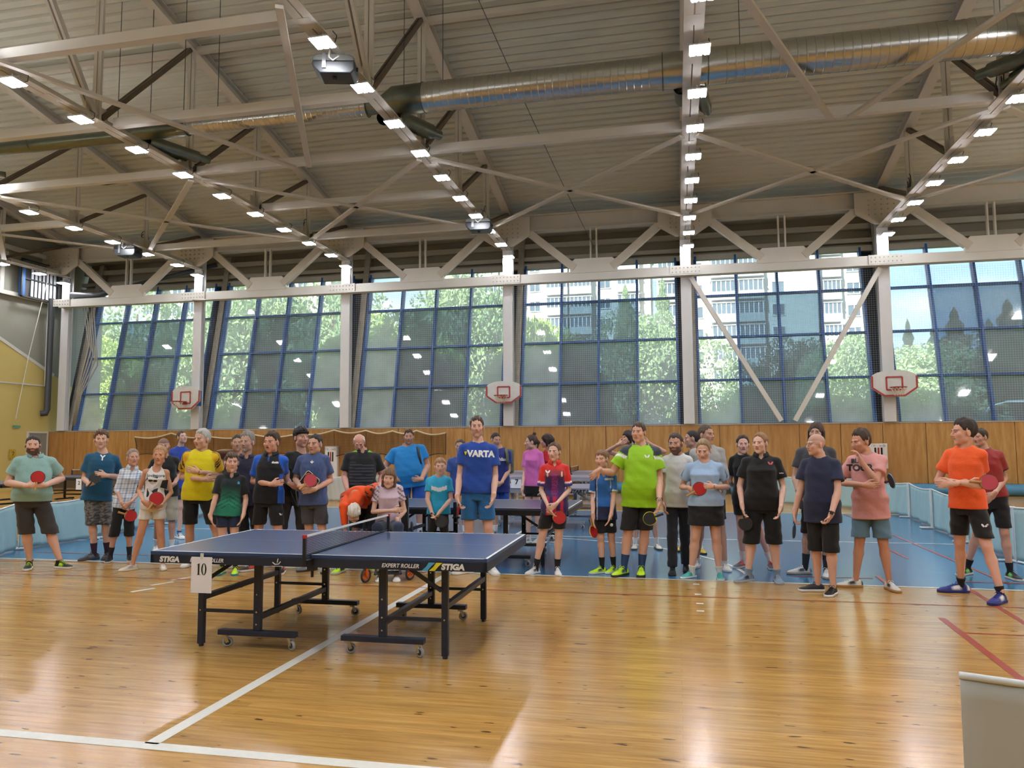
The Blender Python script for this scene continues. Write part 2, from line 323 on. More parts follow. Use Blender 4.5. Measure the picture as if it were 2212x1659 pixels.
# ---------------------------------------------------------------- roof deck
mat('roof_deck','b9b9aa',.6,var=.05,scale=1.5)
b=MB(); P=.262; prof=[(0,0),(.165,0),(.188,.062),(.236,.062)]
def deck(y0,y1,sgn):
    ys=[];n=int((y1-y0)/P)
    for i in range(n):
        for a,h in prof: ys.append((y0+i*P+a,h))
    v=[];f=[]
    for i,(y,h) in enumerate(ys):
        z=zroof(y)+.17+h; v+=[(XL-1,y,z),(XR+2,y,z)]
        if i: f.append((2*i-2,2*i-1,2*i+1,2*i))
    b.poly(v,f)
deck(4,27.4,1); deck(YB,4,-1)
tag(b.build('ceiling','roof_deck'),kind='structure')
tag(MB().box((XL-1,YB,15.2),(XR+2,28,15.3)).build('ceiling_outer','roof_deck'),kind='structure')
# upper part of the window wall
def yw(z): return 25.15+.205*(z-2.15)
b=MB(); b.poly([(XL,yw(7.95)+.1,7.9),(XR+2,yw(7.95)+.1,7.9),(XR+2,yw(9.6)+.2,9.6),(XL,yw(9.6)+.2,9.6)],[(0,1,2,3)])
tag(b.build('wall_back_upper','brown_panel'),kind='structure')
b=MB(); b.box((XL,yw(7.9)-.12,7.84),(XR,yw(7.9)+.12,8.02)); b.box((XL,yw(8.3)-.16,8.14),(XR,yw(8.3)+.05,8.28)); b.box((XL,yw(8.8)-.15,8.62),(XR,yw(8.8),8.80)); b.box((XL,yw(9.2)-.3,9.12),(XR,yw(9.2)+.1,9.22))
tag(b.build('trim_5','grey_trim'),kind='structure')
# ---------------------------------------------------------------- windows
def glass(name,tint,gl,haze,hc):
    m=bpy.data.materials.new(name); m.use_nodes=True; nt=m.node_tree; N=nt.nodes; L=nt.links; N.clear(); MATS[name]=m
    o=N.new('ShaderNodeOutputMaterial'); t=N.new('ShaderNodeBsdfTransparent'); g=N.new('ShaderNodeBsdfGlossy'); df=N.new('ShaderNodeBsdfDiffuse'); tl=N.new('ShaderNodeBsdfTranslucent')
    t.inputs[0].default_value=(*tint,1); g.inputs['Roughness'].default_value=.03; df.inputs[0].default_value=(*hc,1); tl.inputs[0].default_value=(*hc,1)
    tc=N.new('ShaderNodeTexCoord'); nz=N.new('ShaderNodeTexNoise'); nz.inputs['Scale'].default_value=1.2; nz.inputs['Detail'].default_value=5; L.new(tc.outputs['Object'],nz.inputs[0])
    mr=N.new('ShaderNodeMapRange'); mr.inputs[3].default_value=haze*.6; mr.inputs[4].default_value=haze*1.4; L.new(nz.outputs[0],mr.inputs[0])
    a0=N.new('ShaderNodeMixShader'); a0.inputs[0].default_value=.5; L.new(df.outputs[0],a0.inputs[1]); L.new(tl.outputs[0],a0.inputs[2])
    a=N.new('ShaderNodeMixShader'); L.new(mr.outputs[0],a.inputs[0]); L.new(t.outputs[0],a.inputs[1]); L.new(a0.outputs[0],a.inputs[2])
    c=N.new('ShaderNodeMixShader'); c.inputs[0].default_value=gl; L.new(a.outputs[0],c.inputs[1]); L.new(g.outputs[0],c.inputs[2]); L.new(c.outputs[0],o.inputs[0])
glass('clear_glass',(.86,.92,.90),.05,.42,(.95,.98,.96)); glass('tinted_glass',(.08,.15,.21),.07,.34,(.50,.55,.56))
DZ=1.45
def window(k,x0):
    r=empty(f'window_{k+1}',(x0,25.15,2.15)); r['kind']='structure'; L0=(x0,25.15,2.15)
    xs=[x0+.35+1.3125*i for i in range(5)]; zs=[2.17+DZ*j for j in range(5)]
    b=MB()
    for x in xs: b.beam((x,yw(2.15),2.15),(x,yw(7.97),7.97),.07,.26,(0,1,-.2))
    for z in zs: b.beam((xs[0],yw(z),z),(xs[-1],yw(z),z),.22,.065)
    b.build('window_frame','blue_frame',r,loc=L0)
    bc,bt=MB(),MB()
    for i in range(4):
        for j in range(4):
            q=[(xs[i],yw(zs[j]),zs[j]),(xs[i+1],yw(zs[j]),zs[j]),(xs[i+1],yw(zs[j+1]),zs[j+1]),(xs[i],yw(zs[j+1]),zs[j+1])]
            (bt if (i in (1,2) and j<3) else bc).poly([(p[0],p[1]+.06,p[2]) for p in q],[(0,1,2,3)])
    bc.build('clear_panes','clear_glass',r,loc=L0); bt.build('tinted_panes','tinted_glass',r,loc=L0)
for k in range(len(XC)): window(k,XC[k])
mat('dark_jamb','232d3c',.7,var=.2)
b=MB(); b2=MB()
for x in XC:
    a,c=x-.33,x+.35
    b.poly([(a,yw(2.1)+.1,2.1),(c,yw(2.1)+.1,2.1),(c,yw(8)+.1,8),(a,yw(8)+.1,8)],[(0,1,2,3)])
    b2.ibeam((x+.18,25.1,2.1),(x+.18,25.1+.205*6.9,9.0),.22,.3,.03,(0,1,0))
tag(b.build('wall_back_pier','dark_jamb'),kind='structure')
tag(b2.build('trim_6','dirty_steel'),kind='structure')
# ---------------------------------------------------------------- columns and the truss along the window wall
ORD=['corner','second','third','fourth','fifth','sixth','seventh','eighth']
for i,x in enumerate(XC):
    b=MB().box((x-.17,24.73,2.19),(x+.17,24.77,9.1)).box((x-.17,24.93,2.19),(x+.17,24.97,9.1)).box((x-.11,24.77,2.19),(x+.11,24.93,9.1))
    o=b.build('steel_column','column_paint',bevel=.008); tag(o,f'white steel column, {ORD[i]} from the left, standing in front of the windows','column','columns along the window wall')
def frame_bay(k):
    x0,x1=XC[k],XC[k]+5.93; xm=(x0+x1)/2; Y=24.56
    r=empty('edge_truss',(xm,Y,7.1),0,f'white girder bay with two diagonals above the windows, right of the {ORD[k]} column','girder','girder bays above the windows')
    L0=(xm,Y,7.1)
    b=MB().box((x0-.0,Y-.1,6.97),(x1,Y+.12,7.25)).poly([],[]); b.box((x0,Y-.16,6.94),(x1,Y+.16,6.97)); b.build('lower_chord','white_steel',r,loc=L0)
    b=MB().ibeam((x0,Y,8.98),(x1,Y,8.98),.34,.56,.03); b.build('upper_chord','cream_steel',r,loc=L0)
    for s,xa in ((1,x0),(-1,x1)): MB().beam((xa+s*.75,Y-.04,8.72),(xm-s*.62,Y-.04,7.38),.2,.24,(0,0,1)).build('diagonal','cream_steel',r,loc=L0)
    MB().prism([(xm-.78,Y-.12,7.2),(xm-.78,Y-.12,7.5),(xm-.62,Y-.12,7.68),(xm+.62,Y-.12,7.68),(xm+.78,Y-.12,7.5),(xm+.78,Y-.12,7.2)],(0,.12,0)).build('gusset_plate','white_steel',r,loc=L0)
    b=MB()
    for s in (-1,1): b.beam((xm+s*.1,Y,7.65),(xm+s*.1,Y,8.75),.05,.1,(0,1,0))
    b.build('post','white_steel',r,loc=L0)
    MB().prism([(x0-.85,Y-.22,9.2),(x0-.85,Y-.22,8.55),(x0-.3,Y-.22,8.2),(x0+.3,Y-.22,8.2),(x0+.85,Y-.22,8.55),(x0+.85,Y-.22,9.2)],(0,.06,0)).build('node_plate','cream_steel',r,loc=L0)
    MB().box((x0-.5,Y-.15,6.98),(x0+.5,Y-.11,7.26)).build('splice_plate','white_steel',r,loc=L0)
    b=MB()
    for i in range(6):
        for j in range(4): b.cyl((x0-.45+i*.18,Y-.26,8.5+j*.15),(x0-.45+i*.18,Y-.2,8.5+j*.15),.022,6)
    for i in range(8):
        for j in range(2): b.cyl((x0-.42+i*.12,Y-.175,7.05+j*.13),(x0-.42+i*.12,Y-.14,7.05+j*.13),.018,6)
    b.build('bolts','grey_trim',r,loc=L0)
for k in range(len(XC)-1): frame_bay(k)
# V brace in front of the fifth window
for s,xa in ((1,.5),(-1,6.3)):
    o=MB().beam((xa+s*.08,24.66,6.9),(3.4-s*.2,24.66,2.25),.14,.14,(1,0,0)).build('wind_brace','white_steel')
    tag(o,f"{'left' if s>0 else 'right'} slanting arm of the white V brace in front of the fifth window",'brace','V brace arms')
# ---------------------------------------------------------------- roof trusses
def roof_truss(i,x):
    r=empty('roof_truss',(x,14,8.25),0,f'white lattice roof truss running to the {ORD[i]} window column','roof truss','roof trusses')
    L0=(x,14,8.25); yn=[24.9-3*j-.1 for j in range(10)]
    b=MB()
    for s in (-1,1): b.box((x+s*.085-.075,-3,8.18),(x+s*.085+.075,24.75,8.2)).box((x+s*.02-.006,-3,8.2),(x+s*.02+.006,24.75,8.34))
    for j in range(22): b.box((x-.1,24.3-1.25*j,8.175),(x+.1,24.0-1.25*j,8.2))
    b.build('lower_chord','cream_steel',r,loc=L0)
    MB().ibeam((x,25.6,zroof(25.6)+.02),(x,4,zroof(4)+.02),.26,.28,.025,(0,0,1)).ibeam((x,4,zroof(4)+.02),(x,-3,zroof(-3)+.02),.26,.28,.025,(0,0,1)).build('upper_chord','cream_steel',r,loc=L0)
    for j in range(1,9):
        y=yn[j]; zt=zroof(y)-.05
        b=MB()
        for s in (-1,1): b.box((x+s*.05-.04,y-.03,8.2),(x+s*.05+.04,y+.03,zt))
        b.build('web_post','cream_steel',r,loc=L0)
        ya=yn[j]; yb=yn[j-1]
        if j<5:
            b=MB()
            for s in (-1,1): b.beam((x+s*.04,ya+.1,8.3),(x+s*.04,yb-.1,zroof(yb)-.1),.05,.1)
            b.build('web_diagonal','dark_steel',r,loc=L0)
        if j in (4,5,6):
            b=MB(); yc=yn[j+1]
            for s in (-1,1): b.beam((x+s*.05,ya-.1,8.3),(x+s*.05,yc+.1,zroof(yc)-.1),.06,.11)
            b.build('web_diagonal','cream_steel',r,loc=L0)
        MB().box((x-.012,y-.3,8.2),(x+.012,y+.3,8.55)).build('node_plate','cream_steel',r,loc=L0)
    # braced pair of members towards the camera, as the nearest panel shows
for i,x in enumerate(XC): roof_truss(i,x)
ROWN=['first','second','third','fourth','fifth','sixth']
for k in range(len(XC)-1):
    for j,y in enumerate((22.0,18.9,15.95,13.15,10.35)):
        if j in (3,4) and k>=3: continue
        if j==1 and k not in (0,2): continue
        if j==0 and k not in (1,2): continue
        o=MB().box((XC[k]+.16,y-.08,8.2),(XC[k+1]-.16,y+.08,8.38)).build('tie_beam','white_steel')
        tag(o,f'white tie beam between the {ORD[k]} and {ORD[k+1]} trusses, {ROWN[j]} row from the windows','beam','tie beams between the roof trusses')
    for s,(xa,xb) in (('left',(XC[k],XC[k+1])),('right',(XC[k+1],XC[k]))):
        d=.15 if xa<xb else -.15
        o=MB().beam((xa+d,16.1,8.13),(xb-d,21.8,8.13),.14,.05).build('cross_brace','cream_steel')
        tag(o,f'flat roof cross brace, {ORD[k]} to {ORD[k+1]} truss, nearer the viewer at its {s} end','brace','cross braces in the roof')
        if k in (2,4):
            o=MB().beam((xa+d,9.8,8.12),((xa+xb)/2-d*1.2,15.85,8.12),.12,.06).build('knee_brace','cream_steel')
            tag(o,f'V roof brace from the {ORD[k] if s=="left" else ORD[k+1]} truss to the beam {"right" if s=="left" else "left"} of it','brace','V roof braces')
    o=MB().box((XC[k]+.1,15.8,zroof(15.8)-.12),(XC[k+1]-.1,15.95,zroof(15.8)+.02)).build('roof_purlin','cream_steel')
    tag(o,f'upper roof purlin between the {ORD[k]} and {ORD[k+1]} trusses','beam','upper purlins')
# ---------------------------------------------------------------- floodlights
mat('lamp_housing','b9b9b4',.5); emat('lamp_glow','f6f8ff',LAMP_E)
def lamp_proto():
    r=empty('floodlight',(0,0,0))
    MB().box((-.17,-.17,.02),(.17,.17,.045)).box((-.14,-.1,.045),(.14,.1,.075)).build('housing','lamp_housing',r)
    for s in (-1,0,1): MB().box((s*.114-.038,-.155,.0),(s*.114+.038,.155,.02)).build('light_strip','lamp_glow',r)
    MB().tube([(-.15,0,.03),(-.15,0,.12),(.15,0,.12),(.15,0,.03)],.008,6).cyl((0,0,.12),(0,0,.18),.012,6).build('bracket','lamp_housing',r)
    MB().tube([(.05,.12,.05),(.12,.2,.12),(.17,.16,.2),(.15,.05,.22)],.009,6).build('cable','dark_pipe',r)
    return r
LP=lamp_proto(); LN='first second third fourth fifth sixth seventh eighth ninth tenth eleventh twelfth thirteenth fourteenth fifteenth sixteenth seventeenth eighteenth nineteenth'.split()
for i,x in enumerate(XC):
    for j in range(19):
        y=24.93-1.58*j if j else 24.5
        lx=x+(.10 if x<2 else .10); loc=(lx,y,8.0 if j else 7.88)
        if i==3 and j==2: pass
        lab=f'bright three-strip floodlight under the {ORD[i]} truss, {LN[j]} from the windows' 
        p=CB@(np.array(loc)-CC); vis=False
        if p[2]>0:
            u,v=IW/2+FPX*p[0]/p[2],IH/2-FPX*p[1]/p[2]; vis=-40<u<IW+40 and -40<v<IH
        if vis:
            o=copy_tree(LP,None,loc,0); tag(o,lab,'floodlight','floodlights under the roof trusses')
        elif j%2==0:
            o=MB().box((-.17,-.25,0),(.17,.25,.03)).build('floodlight','lamp_glow',loc=(0,0,0)); o.location=loc
            tag(o,lab,'floodlight','floodlights under the roof trusses')
for ch in list(LP.children): bpy.data.objects.remove(ch)
bpy.data.objects.remove(LP)
# ---------------------------------------------------------------- ventilation duct
def rings(x0,x1,r,pitch,y=14.4,z=8.76):
    b=MB(); pts=[];rs=[]; n=max(1,int((x1-x0)/pitch)); 
    for i in range(n):
        xx=x0+i*(x1-x0)/n
        for dx,dr in ((0,0),(pitch*.82,0),(pitch*.86,.009),(pitch*.96,.009)): pts.append((xx+dx,y,z));rs.append(r+dr)
    pts.append((x1,y,z));rs.append(r)
    return b.tube(pts,rs,36)
r=empty('ventilation_duct',(.4,14.4,8.76),0,'silver spiral ventilation duct running the length of the hall through the trusses','duct'); L0=(.4,14.4,8.76)
rings(.95,XR+1,.335,.155).build('wide_section','galvanised',r,smooth='a',loc=L0)
rings(-4.95,-.35,.30,.14).build('middle_section','galvanised',r,smooth='a',loc=L0)
MB().tube([(-.35,14.4,8.76),(.0,14.4,8.76),(.2,14.4,8.76),(.95,14.4,8.76)],[.30,.33,.34,.34],36).build('sleeve','galvanised',r,smooth='a',loc=L0)
rings(-10.5,-6.2,.17,.12,z=8.68).build('narrow_section','galvanised',r,smooth='a',loc=L0)
MB().tube([(-6.2,14.4,8.68),(-5.9,14.4,8.7),(-5.6,14.4,8.76),(-4.95,14.4,8.76)],[.17,.17,.29,.30],36).build('sleeve','galvanised_dull',r,smooth='a',loc=L0)
MB().tube([(XL+.1,14.4,8.62),(-12,14.4,8.62),(-11.7,14.4,8.66),(-10.5,14.4,8.66)],[.15,.15,.18,.18],30).build('end_section','galvanised_dull',r,smooth='a',loc=L0)
for x in (-.1,.75,-4.95,-6.2,-10.5,-12.2,-14.6): MB().torus((x,14.4,8.76 if x>-6 else 8.66),.345 if x>-1 else (.305 if x>-6 else .18),.012,(1,0,0),30,6).build('joint_band','galvanised_dull',r,smooth=True,loc=L0)
for x in (-5.0,-10.2,.9,-11.9):
    for dx in (-.4,.45): MB().cyl((x+dx,14.4,8.7),(x+dx,14.4,zroof(14.4)+.2),.008,6).build('hanger_rod','dark_pipe',r,loc=L0)
for (sx,rr,tip,yt) in ((-5.7,.19,(948,292),16.2),(-5.9,.15,(872,262),15.6),(.25,.14,(1472,222),15.7),(.55,.14,(1528,242),15.9),(6.6,.16,(2112,162),15.9),(6.8,.15,(2168,186),15.7),(-11.6,.15,(452,347),15.8),(-11.7,.13,(402,342),15.6),(-17.6,.13,(12,378),15.5)):
    t=atY(*tip,yt); s=np.array([sx,14.55,8.5]); d=t-s
    MB().tube([s,s+d*.30,s+d*.80,s+d*.81,s+d],[rr*1.1,rr,rr*.9,rr*.6,rr*.6],20,cap=False).build('jet_nozzle','galvanised_dull',r,smooth='a',loc=L0)
# bundled cables above the chords
for pts,lab in (([(-11.3,16.0,8.5),(-12.5,16.05,8.30),(-14.0,16.1,8.22),(-16.2,16.12,8.48),(-17.3,16.1,8.45)],'slack black cable looping between the second and third trusses'),):
    tag(MB().tube(pts,.018,8).build('cable','dark_pipe',smooth=True),lab,'cable')
p0=atZ(1025,-20,10.4); p1=atY(1284,536,24.5)
tag(MB().tube([p0+(p1-p0)*t-np.array([0,0,.12*math.sin(math.pi*t)]) for t in np.linspace(0,1,12)],.009,6).build('hanging_wire','dark_pipe'),'thin dark wire sagging across the roof towards the fourth window','wire')
for i,x in enumerate(XC[1:6]):
    for j,y in enumerate((21.8,15.9)):
        b=MB()
        for a in range(3):
            q=.1+.05*a; b.tube([(x-.12+q*.5,y+q*math.cos(t)*.9,8.42+q+q*math.sin(t)) for t in np.linspace(-1.6,4.2,12)],.012,6)
        tag(b.build('cable_loop','dark_pipe',smooth=True),f'coil of black cable on the {ORD[i+1]} truss, {"near the windows" if j==0 else "half way up the roof"}','cable','cable coils on the trusses')
# ---------------------------------------------------------------- loudspeakers
mat('speaker_shell','23262a',.4); mat('speaker_top','5f625f',.4); mat('steel_bracket','77787a',.4,metal=.6)
def loudspeaker(px,X,Y,w,lab,rz,grey=True):
    p=atY(*px,Y); x,y,z=p; r=empty('loudspeaker',(x,y,z),rz,lab,'loudspeaker','black loudspeakers under the trusses')
    h=w*.48; d=w*.6
    o=MB().prism([(-w/2,-d/2,h*.15),(-w/2,-d/2,-h*.1),(-w*.32,-d/2,-h/2),(w*.42,-d/2,-h/2),(w/2,-d/2,-h*.3),(w/2,-d/2,h*.15)],(0,d,0)).build('cabinet','speaker_shell',r,bevel=.02)
    o=MB().prism([(-w/2,-d/2,h*.16),(w/2,-d/2,h*.16),(w*.48,-d/2,h*.36),(w*.36,-d/2,h*.5),(-w*.40,-d/2,h*.5),(-w/2,-d/2,h*.36)],(0,d,0)).build('top_cover','speaker_top' if grey else 'speaker_shell',r,bevel=.02)
    MB().box((-w*.26,-d/2-.02,-h*.25),(-w*.17,-d/2-.005,h*.5)).box((-w*.26,-d/2-.02,h*.5),(-w*.17,d/2,h*.53)).box((-w*.25,-.03,h*.5),(-w*.18,.03,max(.25,8.2-z))).build('mounting_bracket','steel_bracket',r)
    MB().cyl((0,-d*.1,-h*.62),(0,-d*.1,-h*.5),w*.05,12).cyl((w/2,0,0),(w/2+.03,0,0),w*.05,12).build('knob','speaker_shell',r)
    MB().tube([(-w*.1,-d/2+.05,h*.9),(-w*.1,-d/2,h*.3),(0,-d/2-.02,h*.12),(w*.12,-d/2,h*.35),(w*.3,0,h*.8)],.016,8).build('cable','white_steel',r,smooth=True)
loudspeaker((725,150),-5.2,11.4,.70,'black loudspeaker with grey top hanging from the fourth truss, beside the big duct',.25)
loudspeaker((1035,488),-5.2,20.9,.74,'loudspeaker with a bright grey top hanging near the windows on the fourth truss',.1)
loudspeaker((277,544),-16.8,20.9,.74,'small all-black loudspeaker hanging from the second truss at far left',.1,False)
# ---------------------------------------------------------------- louvred light opening, pipes and left wall fittings
mat('dark_grille','2b2c2b',.6); 
def louvre():
    m=bpy.data.materials.new('frosted_strip'); m.use_nodes=True; b=m.node_tree.nodes['Principled BSDF']; b.inputs['Base Color'].default_value=(.62,.65,.70,1); b.inputs['Roughness'].default_value=.6; MATS['frosted_strip']=m
louvre()
X=XL+.18; r=empty('louvred_vent',(XL,24.0,7.9),0,'dark caged louvre box with pale vertical blades high on the left wall','vent'); L0=(XL,24.0,7.9)
MB().box((XL,23.3,7.2),(XL+.1,25.1,8.55)).build('backing','dark_grille',r,loc=L0)
MB().box((X,23.1,7.15),(X+.06,23.16,8.6)).box((X,23.1,7.15),(X+.06,25.15,7.2)).box((X,23.1,8.55),(X+.06,25.15,8.6)).box((X,24.85,7.2),(X+.06,25.15,8.6)).build('cage_frame','dark_grille',r,loc=L0)
MB().box((XL+.05,23.16,7.2),(X+.02,23.3,8.55)).build('blue_edge','blue_frame',r,loc=L0)
for i in range(7): MB().box((X-.05,23.62+i*.175,7.25),(X-.03,23.72+i*.175,8.5)).build('blade','frosted_strip',r,loc=L0)
MB().box((XL+.1,23.3,7.85),(X+.01,24.9,7.9)).build('cross_bar','dark_grille',r,loc=L0)
tag(MB().tube([(XL+.3,24.45,7.3),(XL+.3,24.45,3.0),(XL+.28,24.4,2.86),(XL+.15,24.3,2.84)],[.11,.11,.12,.11],14).build('down_pipe','dark_pipe',smooth='a'),'thick dark grey down pipe in the left corner beside the first column','pipe')
tag(MB().tube([(XC[0]+.35,24.66,7.45),(-21.8,24.8,7.42),(-20.6,24.9,7.7),(-18.9,25.2,8.1),(-17.2,25.6,8.55)],[.12,.11,.09,.09,.09],12).build('flexible_hose','dark_pipe',smooth=True),'black flexible hose rising from the left corner to the roof','hose')
tag(MB().tube([(XL+.2,24.3,8.0),(XL+.2,23.6,5.0),(XL+.15,23.2,2.6)],.014,6).build('hanging_rope','white_steel'),'thin pale rope hanging down the left wall','rope')
p=(XL+.03,23.35,2.33); r=empty('emergency_light',p,0,'small green emergency light on the yellow wall above the door','light'); mat('pale_green','5d9a7c',.4)
MB().box((0,-.14,-.04),(.06,.14,.04)).build('housing','pale_green',r); MB().box((0,-.13,-.055),(.05,.13,-.04)).build('base','white_steel',r)
p=(XL+.03,23.25,1.33); r=empty('wall_sign',p,0,'small yellow sign plate with a dark hook mark on the yellow wall by the door','sign'); mat('sign_yellow','b59a2e',.6)
MB().box((0,-.14,-.16),(.015,.14,.16)).build('plate','sign_yellow',r); MB().tube([(.02,-.04,.05),(.02,.02,.08),(.02,.05,.03),(.02,.0,-.02),(.02,.0,-.06)],.01,6).build('mark','dark_pipe',r)
p=(XL+.1,21.65,3.85); r=empty('security_camera',p,0,'small white dome security camera on the left wall under the conduit','camera')
MB().tube([(0,0,.12),(0,0,0),(.05,0,-.03)],.02,8).build('arm','white_steel',r); MB().tube([(.0,0,-.02),(.03,0,-.06),(.05,0,-.12),(.04,0,-.16)],[.05,.08,.07,.02],14).build('dome','dark_pipe',r,smooth=True)
p=(XL+.03,21.72,1.9); r=empty('notice_board',p,0,'wooden framed board at the far left edge of the yellow wall','board')
MB().box((0,-.35,-.9),(.04,-.31,.9)).box((0,.31,-.9),(.04,.35,.9)).box((0,-.35,.86),(.04,.35,.9)).box((0,-.35,-.9),(.04,.35,-.86)).build('wooden_frame','wood_panel',r); MB().box((0,-.31,-.86),(.02,.31,.86)).build('board_face','grey_panel',r)
# ---------------------------------------------------------------- fire cabinets
mat('cabinet_white','d9d8d2',.4); mat('hydrant_red','a32b26',.4); mat('dark_glass','26282b',.15)
def fire_cabinet(px,w,h,lab,two=False):
    p=atY(px[0],px[1],24.8); r=empty('fire_cabinet',(p[0],24.84,p[2]),0,lab,'cabinet','fire hose cabinets on the wood wall')
    MB().box((-w/2,-.14,-h/2),(w/2,0,h/2)).build('body','cabinet_white',r,bevel=.01)
    if two: MB().box((-w/2+.03,-.155,-h/2+.03),(w/2-.03,-.14,-.06)).build('lower_door','cabinet_white',r,bevel=.004)
    z0=.0 if two else -h*.3
    MB().box((-w/2+.04,-.155,z0+.02),(w/2-.04,-.14,h/2-.04)).build('door','cabinet_white',r,bevel=.004)
    for i in range(3): MB().box((-w*.22+i*w*.17,-.165,z0+h*.08),(-w*.22+i*w*.17+w*.10,-.155,h*.34)).build('window','hydrant_red' if i==1 else 'dark_glass',r)
    v,f=text_mesh('ПК - 16',.09); MB().poly([(q[0]-.05,-.158,q[1]+h*.41) for q in v],f).build('lettering','hydrant_red',r)
    MB().torus((w*.3,-.16,h*.41),.03,.006,(0,1,0),12,5).build('symbol','dark_pipe',r)
    MB().torus((w*.22,-.16,-h*.2 if two else -h*.4),.035,.008,(0,1,0),12,5).build('keyhole_ring','dark_pipe',r)
fire_cabinet((717,1003),.48,1.28,'tall white fire hose cabinet on the wood wall, left of the white-haired man',True)
fire_cabinet((1896,985),.52,.75,'white fire hose cabinet on the wood wall behind the man in the pink shirt')
# ---------------------------------------------------------------- basketball backboards
mat('board_white','c9cac6',.5); mat('board_red','a33b34',.5); mat('rim_orange','8e2f22',.45); mat('net_cord','c8bda6',.8)
def backboard(px,Y,w,lab,rz):
    p=atY(*px,Y); r=empty('basketball_backboard',tuple(p),rz,lab,'backboard','basketball backboards on the columns')
    h=w*.62; a=w/2; n=14
    top=[(a*math.cos(t)*1.0,h*.22+h*.28*math.sin(t)) for t in np.linspace(0.05,math.pi-.05,n)]
    out=[(a,-h*.18),(a*.45,-h*.5),(-a*.45,-h*.5),(-a,-h*.18)]
    pts=[(a,h*.22)]+top+[(-a,h*.22)]+out[::-1]
    MB().prism([(x,0,z) for x,z in pts],(0,.03,0)).build('board','board_white',r)
    def band(q,t=.05):
        b=MB()
        for i in range(len(q)-1): b.beam((q[i][0],-.012,q[i][1]),(q[i+1][0],-.012,q[i+1][1]),.02,t,(0,0,1) if abs(q[i][1]-q[i+1][1])<abs(q[i][0]-q[i+1][0]) else (1,0,0))
        return b
    k=.96; band([(-a*k,h*.28),(-a*k,-h*.165),(-a*.44,-h*.46),(a*.44,-h*.46),(a*k,-h*.165),(a*k,h*.28)]).build('red_border','board_red',r)
    s=w*.17; band([(-s,-h*.24),(-s,h*.24),(s,h*.24),(s,-h*.24),(-s,-h*.24)],.045).build('target_square','board_red',r)
    zc=-h*.18; R=.225; yc=-.40
    MB().torus((0,yc,zc),R,.012,(0,0,1),28,8).box((-.07,-.18,zc-.09),(.07,-.01,zc+.02)).tube([(-.06,-.03,zc-.08),(-.05,-.3,zc-.0)],.01,6).tube([(.06,-.03,zc-.08),(.05,-.3,zc-.0)],.01,6).build('rim','rim_orange',r,smooth='a')
    b=MB(); rr=[R,R*.85,R*.68,R*.58,R*.55]; zz=[0,-.07,-.13,-.19,-.24]
    for i in range(12):
        for sg in (-1,1):
            b.tube([(rr[j]*math.cos(2*math.pi*(i+sg*j*.5)/12),yc+rr[j]*math.sin(2*math.pi*(i+sg*j*.5)/12),zc+zz[j]) for j in range(5)],.005,4)
    b.build('hoop_net','net_cord',r)
    MB().box((a*.55,.03,-.3),(a*.6,.34,.25)).box((-a*.6,.03,-.3),(-a*.55,.34,.25)).box((-.03,.2,.15),(.03,.68,.20)).box((-.03,.2,-.28),(.03,.68,-.23)).box((-a*.6,.2,.15),(a*.6,.25,.2)).box((-a*.6,.2,-.28),(a*.6,.25,-.23)).build('mount_frame','blue_frame',r)
backboard((401,859),24.2,1.38,'small white basketball backboard on the second column, left part of the windows',-.2)
backboard((1088,847),24.3,1.2,'white basketball backboard on the column between the third and fourth windows',0)
backboard((1932,828),24.3,1.28,'white basketball backboard on the column right of the fifth window',0)
# ---------------------------------------------------------------- nets
def net_mat(name,col,cell,th):
    m=bpy.data.materials.new(name); m.use_nodes=True; nt=m.node_tree; N=nt.nodes; L=nt.links; N.clear(); MATS[name]=m
    o=N.new('ShaderNodeOutputMaterial'); t=N.new('ShaderNodeBsdfTransparent'); d=N.new('ShaderNodeBsdfDiffuse'); d.inputs[0].default_value=(*lin(col),1)
    tc=N.new('ShaderNodeTexCoord'); sp=N.new('ShaderNodeSeparateXYZ'); L.new(tc.outputs['Object'],sp.inputs[0]); r=[]
    for k in ('X','Z'):
        a=N.new('ShaderNodeMath'); a.operation='DIVIDE'; L.new(sp.outputs[k],a.inputs[0]); a.inputs[1].default_value=cell
        f=N.new('ShaderNodeMath'); f.operation='FRACT'; L.new(a.outputs[0],f.inputs[0])
        c=N.new('ShaderNodeMath'); c.operation='LESS_THAN'; L.new(f.outputs[0],c.inputs[0]); c.inputs[1].default_value=th; r.append(c.outputs[0])
    mx=N.new('ShaderNodeMath'); mx.operation='MAXIMUM'; L.new(r[0],mx.inputs[0]); L.new(r[1],mx.inputs[1])
    ms=N.new('ShaderNodeMixShader'); L.new(mx.outputs[0],ms.inputs[0]); L.new(t.outputs[0],ms.inputs[1]); L.new(d.outputs[0],ms.inputs[2]); L.new(ms.outputs[0],o.inputs[0])
net_mat('safety_net_cord','c4c6c2',.07,.05); net_mat('dark_net_cord','2a2320',.03,.16); net_mat('table_net_cord','15171c',.016,.34)
b=MB(); n=140
for i in range(n):
    xa=XL+1+(XR-XL-2)*i/n; xb=XL+1+(XR-XL-2)*(i+1)/n; ya=24.995; 
    b.poly([(xa,ya,2.2),(xb,ya,2.2),(xb,ya,6.95),(xa,ya,6.95)],[(0,1,2,3)])
o=tag(b.build('safety_net','safety_net_cord'),'fine pale safety net stretched behind the columns over all the windows','net')
b=MB()
for i in range(5): b.tube([(-22.4+.12*i,24.75,7.0),(-22.1+.1*i,24.8,5.5-.2*i),(-22.6+.05*i,24.85,3.6),(-22.75+.02*i,24.9,2.4)],[.015,.028,.02,.01],6)
tag(b.build('gathered_net','grey_trim',smooth=True),'bunched up pale net hanging beside the corner column','net')
